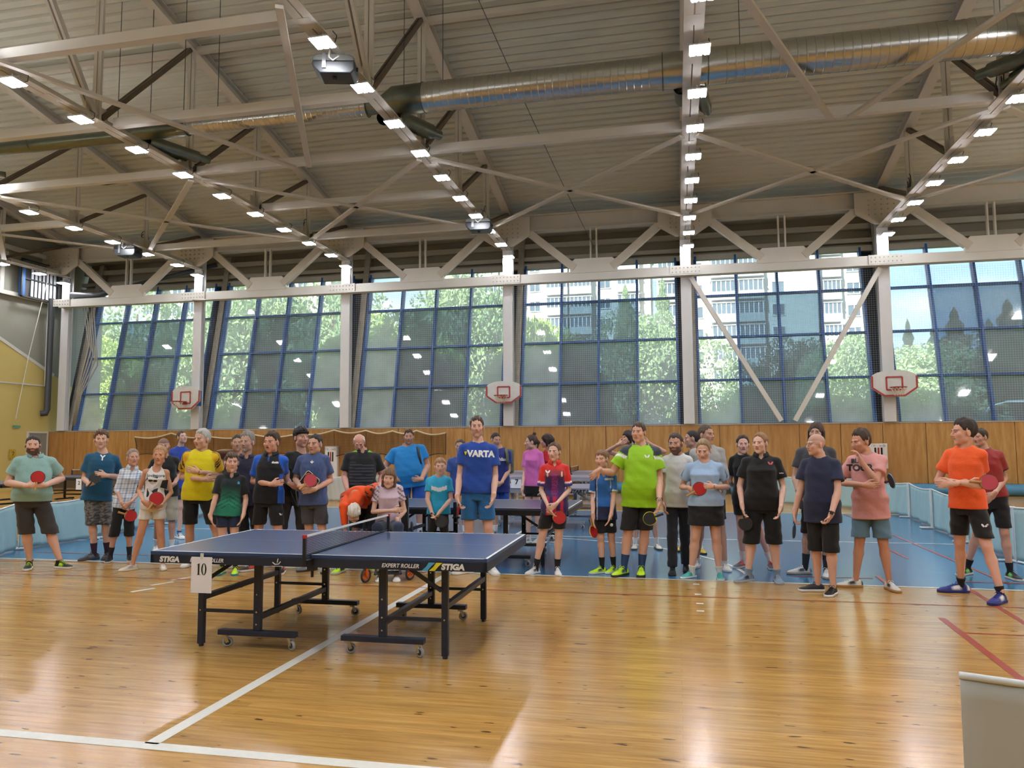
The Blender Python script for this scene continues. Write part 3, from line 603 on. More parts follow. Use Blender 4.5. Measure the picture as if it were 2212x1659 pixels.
# slack badminton nets hung on the wood wall
mat('tape_cream','cfc3a4',.8); mat('cord_black','241c1a',.8)
def hung_net(pts,zb,lab,endw):
    P=[atY(x,y,24.7) for x,y in pts]; r=empty('badminton_net',tuple(P[0]),0,lab,'net','slack nets hung on the wood wall'); L0=P[0]
    q=[]
    for i in range(len(P)-1):
        for t in np.linspace(0,1,8,endpoint=False):
            p=P[i]+(P[i+1]-P[i])*t; q.append(p-np.array([0,0,.10*math.sin(math.pi*t)]))
    q.append(P[-1]); MB().tube(q,.028,6).build('top_tape','tape_cream',r,smooth=True,loc=L0)
    low=[np.array([p[0]*.985+P[-1][0]*.015,24.7,zb+.05*math.sin(i*.7)]) for i,p in enumerate(q)]
    MB().tube([P[0]]+[np.array([P[0][0]+.1,24.7,(P[0][2]+zb)/2])]+low+[P[-1]],.014,6).build('border_cord','cord_black',r,smooth=True,loc=L0)
    b=MB()
    for i in range(len(q)-1): b.poly([tuple(low[i]-L0),tuple(low[i+1]-L0),tuple(q[i+1]-L0),tuple(q[i]-L0)],[(0,1,2,3)])
    b.build('mesh','dark_net_cord',r)
hung_net([(291,944),(370,936),(452,943),(548,939),(640,938)],1.25,'slack dark net with a cream tape on the left part of the wood wall',0)
hung_net([(642,936),(722,929),(790,930),(848,931),(900,930),(963,935)],1.22,'slack dark net with a wavy cream tape hung behind the man in bright blue',0)
# rolled mats
mat('mat_blue','4680a3',.55,var=.1)
for a,c_,lab in ((-3.0,1.5,'left'),(1.6,5.6,'middle'),(6.2,15,'right')):
    tag(MB().cyl((a,24.45,.175),(c_,24.45,.175),.17,20).build('rolled_mat','mat_blue',smooth='a'),f'long rolled blue mat lying on the floor against the wood wall, {lab} one of three','mat','rolled mats along the wall')
# ---------------------------------------------------------------- barriers
mat('barrier_cloth','a3bcc0',.85,var=.05,scale=2,bump=.3,bscale=5); mat('barrier_grey','b6b9b2',.85,var=.05,scale=2,bump=.3,bscale=5); mat('barrier_pale','9dbfc4',.85,var=.05,scale=2,bump=.3,bscale=5); mat('tube_white','d2d8d8',.4)
def barrier(p,q,lab,m='barrier_cloth',h=.7,grp='cloth surrounds around the courts'):
    p=np.array([*p,0.]);q=np.array([*q,0.]); d=q-p; Ln=np.linalg.norm(d); d/=Ln; n=np.array([-d[1],d[0],0]); r=empty('court_barrier',tuple(p),0,lab,'barrier',grp)
    nx,nz=24,10; v=[];f=[]
    for i in range(nx+1):
        t=i/nx; sag=.045*math.sin(math.pi*t)
        for j in range(nz+1):
            s=j/nz; off=.03*math.sin(t*17+s*2)*(1-s)*math.sin(math.pi*t)+.012*math.sin(t*41+s*5)*math.sin(math.pi*t)
            v.append(tuple(p+d*Ln*t+n*off+np.array([0,0,.02+(h-.02-sag)*s])))
    for i in range(nx):
        for j in range(nz): a=i*(nz+1)+j; f.append((a,a+nz+1,a+nz+2,a+1))
    b=MB(); b.poly(v,f); o=b.build('cloth',m,r,smooth=True,loc=p); sm=o.modifiers.new('t','SOLIDIFY'); sm.thickness=.006
    MB().tube([p+d*Ln*t+np.array([0,0,h+.012-.045*math.sin(math.pi*t)]) for t in np.linspace(0,1,16)],.014,8).build('top_edge','tube_white',r,smooth=True,loc=p)
    for e in (p+d*.02,q-d*.02): MB().cyl(e+n*.02,e+n*.02+np.array([0,0,h]),.014,8).build('upright','tube_white',r,loc=p)
    for e in (p+d*.02,q-d*.02): MB().tube([e-n*.22+np.array([0,0,.016]),e+n*.22+np.array([0,0,.016])],.016,8).build('foot','tube_white',r,loc=p)
LB=[((-9.2,8.25),(-10.0,9.9)),((-10.0,9.95),(-9.9,11.3)),((-9.9,11.35),(-10.3,13.6)),((-10.3,13.65),(-10.6,15.9)),((-10.6,15.95),(-10.7,18.2))]
BN=['nearest','second','third','fourth','fifth']
for (p,q),n_ in zip(LB,BN): barrier(p,q,f'pale blue cloth barrier on the left side of the blue court, {n_} of its row','barrier_pale')
for i,(p,q) in enumerate((((-9.9,19.6),(-9.1,19.9)),((-9.1,19.9),(-8.5,21.6)))): barrier(p,q,f'grey cloth barrier far behind the man in the heather blue shirt, {"left" if i==0 else "right"} one','barrier_grey')
RB=[((4.25,11.0),(3.3,8.9)),((4.35,11.25),(4.45,13.2)),((4.45,13.25),(4.55,15.2)),((4.55,15.25),(4.75,17.3)),((4.75,17.35),(4.3,19.2)),((4.3,19.3),(2.4,21.0))]
barrier((4.3,11.15),(6.2,11.6),'pale blue cloth barrier at the right edge, behind the man in dark red','barrier_pale')
for (p,q),n_ in zip(RB[1:],BN): barrier(p,q,f'pale blue cloth barrier along the right side of the blue court, {n_} of its row','barrier_pale')
barrier((1.02,3.20),(2.9,3.02),'grey-white cloth barrier close to the camera in the bottom right corner','barrier_grey',h=.70)
# ================================================================ outside
mat('grass','5c6f3a',.95,var=.3,scale=.8); mat('asphalt','77766f',.95,var=.1)
tag(MB().poly([(-160,27.7,-.6),(120,27.7,-.6),(120,260,-.6),(-160,260,-.6)],[(0,1,2,3)]).build('ground_outside','grass'),kind='structure')
# apartment blocks
mat('block_white','c9c5be',.85,var=.06,scale=.5); mat('block_shade','b3a99c',.85,var=.1,scale=.4); mat('pane_dark','4c5c6b',.15); mat('balcony_grey','a9aaaa',.8,var=.15,scale=1); mat('frame_white','e6e6e2',.6)
def block(x0,x1,y,floors,lab,turn=0.,bay=3.3):
    r=empty('apartment_block',((x0+x1)/2,y,-.6),turn,lab,'building','apartment blocks beyond the trees'); W=(x1-x0)/2; h=2.85
    MB().box((-W,0,0),(W,12,floors*h+.9)).build('walls','block_white',r)
    MB().box((-W-.2,-.25,floors*h+.9),(W+.2,12,floors*h+1.3)).build('roof_edge','balcony_grey',r)
    b=MB()
    for k in range(int(2*W/2.5)+1): b.cyl((-W+k*2.5,-.1,floors*h+1.3),(-W+k*2.5,-.1,floors*h+2.2),.03,5)
    b.box((-W,-.12,floors*h+2.15),(W,-.06,floors*h+2.22)); b.build('roof_railing','balcony_grey',r)
    nb=int(2*W/bay); rng=random.Random(int(x0*10))
    for i in range(nb):
        xx=-W+bay*(i+.5); balc=(i%3!=1)
        col=MB();gl=MB();fr=MB()
        for f in range(floors):
            z=f*h+.9
            if balc:
                col.box((xx-bay*.46,-1.2,f*h+.1),(xx+bay*.46,0,f*h+1.15)); gl.box((xx-bay*.43,-1.12,f*h+1.15),(xx+bay*.43,-1.08,f*h+2.5)); col.box((xx-bay*.48,-1.25,f*h+2.5),(xx+bay*.48,0,f*h+2.62))
                for q in range(6): fr.box((xx-bay*.44+q*bay*.172-.05,-1.17,f*h+1.15),(xx-bay*.44+q*bay*.172+.05,-1.11,f*h+2.5))
            else:
                gl.box((xx-.75,-.04,z),(xx+.75,.02,z+1.4))
                for q in (-.78,0,.72): fr.box((xx+q,-.1,z),(xx+q+.08,-.02,z+1.4))
                fr.box((xx-.8,-.12,z-.06),(xx+.8,-.02,z+.02)); fr.box((xx-.8,-.12,z+1.38),(xx+.8,-.02,z+1.46))
        if col.v: col.build('balcony_stack','balcony_grey',r)
        gl.build('window_panes','pane_dark',r); fr.build('window_frames','frame_white',r)
block(-2,17.5,98,10,'pale apartment block with stacked glazed balconies seen through the fifth window')
block(17.9,26.2,101,10,'right wing of the apartment block with white framed windows, behind the V brace',0.0,2.9)
block(-34,-3,104,10,'long pale apartment block behind the trees of the third and fourth windows')
block(-75,-46,95,9,'distant pale block behind the trees of the left windows')
# trees
def leaf_mat(name,a,c_):
    m=bpy.data.materials.new(name); m.use_nodes=True; nt=m.node_tree; N=nt.nodes; L=nt.links; N.clear(); MATS[name]=m
    o=N.new('ShaderNodeOutputMaterial'); d=N.new('ShaderNodeBsdfDiffuse'); t=N.new('ShaderNodeBsdfTranslucent'); ms=N.new('ShaderNodeMixShader'); ms.inputs[0].default_value=.35
    tc=N.new('ShaderNodeTexCoord'); nz=N.new('ShaderNodeTexNoise'); nz.inputs['Scale'].default_value=.9; nz.inputs['Detail'].default_value=5; L.new(tc.outputs['Object'],nz.inputs[0])
    r=N.new('ShaderNodeValToRGB'); r.color_ramp.elements[0].position=.35; r.color_ramp.elements[1].position=.65; r.color_ramp.elements[0].color=(*lin(a),1); r.color_ramp.elements[1].color=(*lin(c_),1); L.new(nz.outputs[0],r.inputs[0])
    L.new(r.outputs[0],d.inputs[0]); L.new(r.outputs[0],t.inputs[0]); L.new(d.outputs[0],ms.inputs[1]); L.new(t.outputs[0],ms.inputs[2]); L.new(ms.outputs[0],o.inputs[0])
leaf_mat('leaf_bright','8cab58','c3d584'); leaf_mat('leaf_mid','76946a','aabb90'); leaf_mat('leaf_dark','34513a','567350'); leaf_mat('leaf_conifer','2c4638','4b6650'); mat('bark','5d4e3e',.9,var=.3)
def crown_mesh(seed,n,conif=False):
    g=np.random.default_rng(seed)
    if conif:
        z=g.random(n)**1.25; rad=(1-z)**.8*.62*(.55+.45*np.abs(np.sin(z*34)))*(.55+.5*g.random(n)); th=g.random(n)*2*np.pi
        P=np.stack([rad*np.cos(th),rad*np.sin(th),z*1.0],1)
    else:
        nc=26; cc=g.normal(size=(nc,3)); cc/=np.linalg.norm(cc,axis=1)[:,None]; cc*=g.random((nc,1))**.5*.36; cc[:,2]=cc[:,2]*1.15+.55; rr=.10+.12*g.random(nc)
        k=g.integers(0,nc,n); d=g.normal(size=(n,3)); d/=np.linalg.norm(d,axis=1)[:,None]; P=cc[k]+d*rr[k][:,None]*(.8+.35*g.random((n,1))); P[:,2]*=.86
    a=g.normal(size=(n,3)); a/=np.linalg.norm(a,axis=1)[:,None]; b_=g.normal(size=(n,3)); b_-=a*(a*b_).sum(1)[:,None]; b_/=np.linalg.norm(b_,axis=1)[:,None]
    s=(.012+.010*g.random((n,1)))*(.55 if conif else .68)
    V=np.stack([P-a*s,P+b_*s*.6,P+a*s,P-b_*s*.6],1).reshape(-1,3)
    me=bpy.data.meshes.new('crown'); me.vertices.add(4*n); me.vertices.foreach_set('co',V.ravel()); me.loops.add(4*n); me.loops.foreach_set('vertex_index',np.arange(4*n,dtype=np.int32))
    me.polygons.add(n); me.polygons.foreach_set('loop_start',np.arange(0,4*n,4,dtype=np.int32)); me.update(calc_edges=True); return me
CR={}
def tree(px,ytop,Y,wd,kind,lab,mt,seed,grp):
    top=atY(px,ytop,Y); h=top[2]+.6; key=(kind,seed%3,mt)
    if key not in CR:
        me=crown_mesh(seed%3+(10 if kind=='c' else 0),42000 if kind=='b' else 20000,kind=='c'); me.materials.append(MATS[mt]); CR[key]=me
    r=empty('conifer' if kind=='c' else 'broadleaf_tree',(top[0],Y,-.6),seed*1.7,lab,'tree',grp)
    o=bpy.data.objects.new('crown',CR[key]); C.objects.link(o); o.parent=r; o.scale=(wd,wd,h if kind=='b' else h*1.0)
    MB().tube([(0,0,0),(.1,.05,h*.35),(0,0,h*.8)],[.22,.16,.05],8).build('trunk','bark',r,smooth=True)
G='trees outside the windows'
T=[(200,690,33,7,'b','leaf_bright','bright small tree low in the first window'),(300,590,40,11,'b','leaf_mid','full green tree filling the right of the first window'),(480,600,39,10,'b','leaf_mid','tall loose tree between the first and second windows'),
(600,560,44,12,'b','leaf_mid','big pale green tree filling the second window'),(720,570,40,9,'b','leaf_mid','tree at the right edge of the second window'),(520,860,31,5,'b','leaf_bright','bright yellow-green bush low in the second window'),
(830,640,36,9,'b','leaf_bright','leafy bright tree in the left of the third window'),(935,590,46,11,'b','leaf_mid','grey-green tree in the middle of the third window'),(1035,560,44,9,'b','leaf_mid','tall tree at the right of the third window'),
(1170,650,37,6,'b','leaf_bright','yellow-green tree in the left of the fourth window'),(1290,720,50,9,'b','leaf_dark','dark tree in the middle of the fourth window'),(1420,640,42,8,'b','leaf_mid','pale green tree in the right of the fourth window'),
(1535,850,38,5,'b','leaf_bright','low bright tree at the foot of the fifth window'),(1640,765,48,6,'b','leaf_dark','dark round tree in the middle of the fifth window'),(1735,700,46,6,'b','leaf_dark','taller dark tree under the block in the fifth window'),
(1830,690,44,6,'b','leaf_mid','pale green tree at the right of the fifth window'),(1870,800,36,6,'b','leaf_bright','bright bush beside the column right of the fifth window'),
(1950,715,60,13,'b','leaf_mid','feathery light green tree at the left of the sixth window'),(1975,820,38,6,'b','leaf_bright','bright leafy tree low in the sixth window'),
(2080,700,75,16,'b','leaf_dark','dark forest tree right of the feathery tree'),(2180,690,75,17,'b','leaf_dark','dark forest tree at the right edge of the picture'),(2240,700,60,14,'b','leaf_dark','dark forest tree cut by the right edge')]
for i,(px,yt,Y,wd,k,m_,lab) in enumerate(T): tree(px,yt,Y,wd,k,lab,m_,i,G)
CT=[(1960,690,78,4,'pointed conifer top at the left of the sixth window'),(2060,665,88,8,'tall dark conifer in the sixth window'),(2135,690,98,8,'conifer between two taller ones in the sixth window'),(2175,648,108,11,'tallest dark conifer near the right edge'),(2225,655,92,8,'dark conifer cut by the right edge'),(2015,705,100,6,'small conifer on the skyline'),(1350,615,52,4,'slim conifer in front of the block, fourth window'),(1430,600,56,4.5,'tall conifer in front of the block, right part of the fourth window')]
for i,(px,yt,Y,wd,lab) in enumerate(CT): tree(px,yt,Y,wd,'c',lab,'leaf_conifer' if i<6 else 'leaf_mid',i,'conifers on the skyline')
# street lamps
mat('lamp_post','c9ced0',.5)
for px,yt,Y,dx,lab in ((1045,822,40,.5,'grey street lamp with a single arm in the third window'),(1510,860,40,-.9,'curved street lamp low in the fifth window'),(2120,868,40,1.2,'curved street lamp in the sixth window')):
    t=atY(px,yt,Y); r=empty('street_lamp',(t[0],Y,-.6),0,lab,'street lamp','street lamps outside'); H_=t[2]+.6
    MB().tube([(0,0,0),(0,0,H_*.8),(dx*.3,0,H_*.95),(dx,0,H_)],[.09,.06,.04,.04],10).build('post','lamp_post',r,smooth=True); MB().box((dx-.1,-.12,H_-.05),(dx+.5*(1 if dx>0 else -1)+.1,.12,H_+.04)).build('lamp_head','lamp_post',r)
# ================================================================ table tennis tables
mat('table_blue','25436f',.28,var=.05,scale=3,coat=.3); mat('table_grey_sheen','8e8fa8',.3,var=.05,coat=.2); mat('table_dark','3f4a60',.3,var=.05,coat=.2)  # lavender grey of the far tabletops has a reflection painted into the colour
mat('frame_navy','20293c',.38,var=.1,scale=4); mat('frame_black','191b20',.4); mat('frame_silver','9d9fa6',.4,metal=.3); mat('line_white','dcdedd',.4); mat('wheel_grey','9b9da1',.6); mat('wheel_core','2c3138',.5); mat('chrome','c8c9cb',.25,metal=1.)
mat('logo_white','e8e8e6',.5); mat('logo_blue','4aa7d8',.5); mat('logo_yellow','d9cf2a',.5); mat('logo_black','16171a',.5); mat('paper_white','eceef4',.7,var=.02); mat('ink_black','15151a',.6); mat('net_red','b3261e',.5)
def caster(b,c,w,x,y,ztop,rz=.5):
    R=.038; cx,sy=math.cos(rz),math.sin(rz); off=.02
    ox,oy=x+off*cx,y+off*sy
    w.torus((ox,oy,R+.002),R-.010,.012,(-sy,cx,0),20,8)
    c.cyl((ox+sy*.012,oy-cx*.012,R+.002),(ox-sy*.012,oy+cx*.012,R+.002),R-.016,16)
    for s in (-1,1): b.beam((x+s*-sy*.017,y+s*cx*.017,ztop-.012),(ox+s*-sy*.017,oy+s*cx*.017,R),.005,.026,(cx,sy,0))
    b.box((x-.024,y-.024,ztop-.014),(x+.024,y+.024,ztop))
def tt_table(name,loc,rz,lab,top,fr,logo,grp='table tennis tables in the hall',ends=True):
    r=empty(name,loc,rz,lab,'table',grp); Lh,Wh,Ht=1.37,.7625,.76
    for s in (-1,1):
        a,c=(s*Lh,s*.004) if s<0 else (s*.004,s*Lh)
        t=MB().box((a,-Wh,Ht-.025),(c,Wh,Ht)).build('tabletop',top,r,bevel=.003)
        b=MB(); z=Ht+.0006
        b.poly([(a,-Wh,z),(c,-Wh,z),(c,-Wh+.02,z),(a,-Wh+.02,z)],[(0,1,2,3)]).poly([(a,Wh-.02,z),(c,Wh-.02,z),(c,Wh,z),(a,Wh,z)],[(0,1,2,3)])
        e=s*Lh; b.poly([(e,-Wh,z),(e-s*.02,-Wh,z),(e-s*.02,Wh,z),(e,Wh,z)],[(0,1,2,3)] if s<0 else [(0,3,2,1)]).poly([(a,-.0015,z),(c,-.0015,z),(c,.0015,z),(a,.0015,z)],[(0,1,2,3)])
        b.build('boundary_lines','line_white',t)
        f=MB(); i=.012; hb=.068
        for yy in (-1,1): f.box((a,yy*Wh-(.0 if yy<0 else .022),Ht-.025-hb),(c,yy*Wh+(.022 if yy<0 else .0),Ht-.026))
        f.box((e-(.03 if s>0 else 0),-Wh,Ht-.025-hb),(e+(.03 if s<0 else 0),Wh,Ht-.026)).box((s*.03-.015,-Wh,Ht-.07),(s*.03+.015,Wh,Ht-.026))
        f.build('apron',fr,r,bevel=.003)
        xc,xp=s*1.01,s*.52 
        for yy in (-1,1):
            y=yy*.60
            MB().box((xc-.025,y-.02,.02),(xc+.025,y+.02,Ht-.09)).cyl((xc,y,.0),(xc,y,.02),.02,12).build('leg',fr,r,bevel=.003)
            MB().box((xp-.03,y-.02,.14),(xp+.03,y+.02,Ht-.09)).build('pillar',fr,r,bevel=.003)
            q=MB().box((xp-.33,y-.03,.10),(xp+.33,y+.03,.14)).build('wheel_bar',fr,r,bevel=.003)
            for k in (-1,1):
                bb,cc,ww=MB(),MB(),MB(); caster(bb,cc,ww,xp+k*.28,y,.10,.4 if k*yy>0 else -.5); w_=ww.build('caster_wheel','wheel_grey',r,smooth=True); bb.build('fork','chrome',w_); cc.build('wheel_core','wheel_core',w_)
            MB().box((min(xp,xc),y-.018,.27),(max(xp,xc),y-.002,.295)).build('side_rail',fr,r)
            bo=MB()
            for bx,bz in ((xc,.285),(xp,.285),(xp,.19),(xp,.42)): bo.cyl((bx,y-.026,bz),(bx,y-.018,bz),.007,8)
            bo.build('bolts','chrome',r)
            MB().beam((xp+s*.2,y-.03,Ht-.09),(xc-s*.02,y-.03,.50),.012,.03).build('fold_brace',fr,r)
        MB().box((xc-.02,-.6,.36),(xc+.02,.6,.40)).build('cross_rail',fr,r); MB().box((xp-.02,-.6,.22),(xp+.02,.6,.26)).build('cross_rail',fr,r)
    return r
def digit_one_zero(o,ex,ez,h,m,parent):
    """the number 10 in a heavy roman face"""
    o=np.array(o,float);ex=np.array(ex,float);ez=np.array(ez,float); b=MB()
    P=lambda x,z:o+ex*x*h+ez*z*h
    b.poly([P(*q) for q in ((-.42,0),(-.12,0),(-.12,.03),(-.19,.06),(-.19,1.0),(-.23,1.0),(-.44,.88),(-.43,.85),(-.35,.87),(-.35,.06),(-.42,.03))],[tuple(range(11))])
    n=28; out=[(.24+.26*math.cos(t),.5+.51*math.sin(t)) for t in np.linspace(0,2*math.pi,n,endpoint=False)]; inn=[(.24+.115*math.cos(t),.5+.455*math.sin(t)) for t in np.linspace(0,2*math.pi,n,endpoint=False)]
    b.poly([P(*q) for q in out+inn],[(i,(i+1)%n,n+(i+1)%n,n+i) for i in range(n)])
    return b.build('number_ten',m,parent)
TC=(-2.73,6.09,0); TRZ=.0117
t1=tt_table('table_tennis_table',TC,TRZ,'large dark blue table tennis table with number card 10 in the foreground','table_blue','frame_navy',True)
y0=-.7625-.0235; zl=.76-.06
def lt(nm,s,size,x,m,bold=.006,shear=0.,sx=1.,dz=0): return flat_text(nm,s,size,(x,y0,zl+dz),(1,0,0),(0,0,1),m,t1,bold,shear,sx)
for cx in (-1.185,1.12): lt('maker_logo','STIGA',.056,cx,'logo_white',.0035,.15,1.12)
def sticker(x0,x1): MB().box((x0,y0+.0004,zl-.033),(x1,y0+.0012,zl+.028)).build('apron_sticker','frame_navy',t1)
for cx in (-.86,.72): lt('model_lettering','EXPERT ROLLER',.040,cx,'logo_white',.001,.25,1.0)
b=MB()
for k,(m_,c_) in enumerate((('logo_blue',0),('logo_yellow',.055))):
    x=.885+c_; MB().poly([(x,y0,zl-.03),(x+.045,y0,zl-.03),(x+.075,y0,zl+.005),(x+.105,y0,zl+.03),(x+.055,y0,zl+.03),(x+.035,y0,zl+.0)],[tuple(range(6))]).build('flag_logo',m_,t1)
MB().tube([(-.30,y0,zl),(-.28,y0,zl-.015),(-.25,y0,zl-.012),(-.235,y0,zl+.006)],.004,5).tube([(-.262,y0,zl-.0),(-.255,y0,zl+.028)],.003,5).poly([(-.31,y0,zl-.03),(-.22,y0,zl-.03),(-.22,y0,zl-.026),(-.31,y0,zl-.026)],[(0,1,2,3)]).build('approval_logo','logo_white',t1)
# number card 10, hanging from the near edge
pc=atY(435,1242,5.285); r=empty('number_card',tuple(pc),.02,'white paper card with a black number 10 hung on the big blue table','card','number cards on the tables')
MB().box((-.0885,-.001,-.137),(.0885,.001,.137)).build('paper','paper_white',r); digit_one_zero((0,-.0022,-.0),(1,0,0),(0,0,1),.088,'ink_black',r)
MB().box((-.012,-.003,.12),(.012,.006,.165)).build('tape','line_white',r)
def table_net(c,rz,lab,tint='frame_black'):
    r=empty('table_net',(c[0],c[1],.76),rz,lab,'net','table nets'); hw=.7625+.1
    MB().poly([(0,-hw,.0),(0,hw,.0),(0,hw,.145),(0,-hw,.145)],[(0,1,2,3)]).build('mesh','net_mesh_x',r)
    MB().box((-.003,-hw,.14),(.003,hw,.156)).build('top_tape','line_white',r); MB().cyl((0,-hw,.008),(0,hw,.008),.005,6).build('lower_cord',tint,r)
    for s in (-1,1):
        MB().box((-.012,s*hw-.012,-.07),(.012,s*hw+.012,.155)).box((-.02,s*hw-(.012 if s>0 else -.0),-.035),(.02,s*(hw-.13),-.028)).box((-.03,s*(hw-.13)-.03,-.12),(.03,s*(hw-.13)+.03,-.028)).cyl((0,s*(hw-.13),-.17),(0,s*(hw-.13),-.12),.012,8).build('net_post',tint,r,bevel=.002)
        MB().box((-.013,s*hw-.013,.135),(.013,s*hw+.013,.160)).build('post_cap','net_red',r)
    return r
def netx():
    m=bpy.data.materials.new('net_mesh_x'); m.use_nodes=True; nt=m.node_tree; N=nt.nodes; L=nt.links; N.clear(); MATS['net_mesh_x']=m
    o=N.new('ShaderNodeOutputMaterial'); t=N.new('ShaderNodeBsdfTransparent'); d=N.new('ShaderNodeBsdfDiffuse'); d.inputs[0].default_value=(*lin('22252c'),1)
    tc=N.new('ShaderNodeTexCoord'); sp=N.new('ShaderNodeSeparateXYZ'); L.new(tc.outputs['Object'],sp.inputs[0]); r=[]
    for k in ('Y','Z'):
        a=N.new('ShaderNodeMath'); a.operation='DIVIDE'; L.new(sp.outputs[k],a.inputs[0]); a.inputs[1].default_value=.0125
        f=N.new('ShaderNodeMath'); f.operation='FRACT'; L.new(a.outputs[0],f.inputs[0]); c=N.new('ShaderNodeMath'); c.operation='LESS_THAN'; L.new(f.outputs[0],c.inputs[0]); c.inputs[1].default_value=.26; r.append(c.outputs[0])
    mx=N.new('ShaderNodeMath'); mx.operation='MAXIMUM'; L.new(r[0],mx.inputs[0]); L.new(r[1],mx.inputs[1]); ms=N.new('ShaderNodeMixShader'); L.new(mx.outputs[0],ms.inputs[0]); L.new(t.outputs[0],ms.inputs[1]); L.new(d.outputs[0],ms.inputs[2]); L.new(ms.outputs[0],o.inputs[0])
netx()
nn=table_net((TC[0]-.0,TC[1]),TRZ,'black net with white tape and red post caps clamped across the big blue table')
v,f=text_mesh('2',.03)
tt_table('table_tennis_table',(-2.73,10.35,0),0,'dark table tennis table behind the tall man and the young woman in the patterned jersey','table_dark','frame_black',False)
tt_table('table_tennis_table',(-2.55,14.75,0),0,'grey topped table tennis table lettered START LINE, behind the small boy in blue','table_grey_sheen','frame_silver',False)
flat_text('apron_lettering','START LINE',.085,(.85,-.79,.70),(1,0,0),(0,0,1),'logo_black',bpy.data.objects['table_tennis_table.002'],.004,.3,1.1)
tt_table('table_tennis_table',(-2.9,19.2,0),0,'grey topped table tennis table, middle one of three in a row towards the wall','table_grey_sheen','frame_silver',False)
tt_table('table_tennis_table',(-3.6,22.6,0),0,'farthest table tennis table near the wood wall with a black net','table_grey_sheen','frame_silver',False)
table_net((-3.0,22.6),0,'black net on the farthest table near the wood wall')
tt_table('table_tennis_table',(-16.4,18.9,0),math.pi/2,'dark table tennis table with number card 2 behind the man in dark teal','table_dark','frame_black',False)
table_net((-16.4,18.9),math.pi/2,'net across the table with number card 2','frame_navy')
tt_table('table_tennis_table',(-16.1,14.9,0),.0,'dark table tennis table cut by the left edge behind the bearded man','table_dark','frame_black',False)
t=bpy.data.objects['table_tennis_table.006']; q=flat_text('apron_lettering','STIGA',.06,(1.1,-.79,.70),(1,0,0),(0,0,1),'logo_white',t,.004,.15,1.1)
for px,Y,s,n_,lab in (((170,1046),17.52,(.17,.29),'2','white card with number 2 on the far dark table at left'),((1115,1045),13.97,(.2,.16),'7','white card with number 7 on the grey table behind the girl in pink')):
    p=atY(*px,Y); r=empty('number_card',tuple(p),0,lab,'card','number cards on the tables'); MB().box((-s[0]/2,-.002,-s[1]/2),(s[0]/2,.002,s[1]/2)).build('paper','paper_white',r)
    flat_text('number',n_,.13,(.01,-.004,.03),(1,0,0),(0,0,1),'ink_black',r,.003)
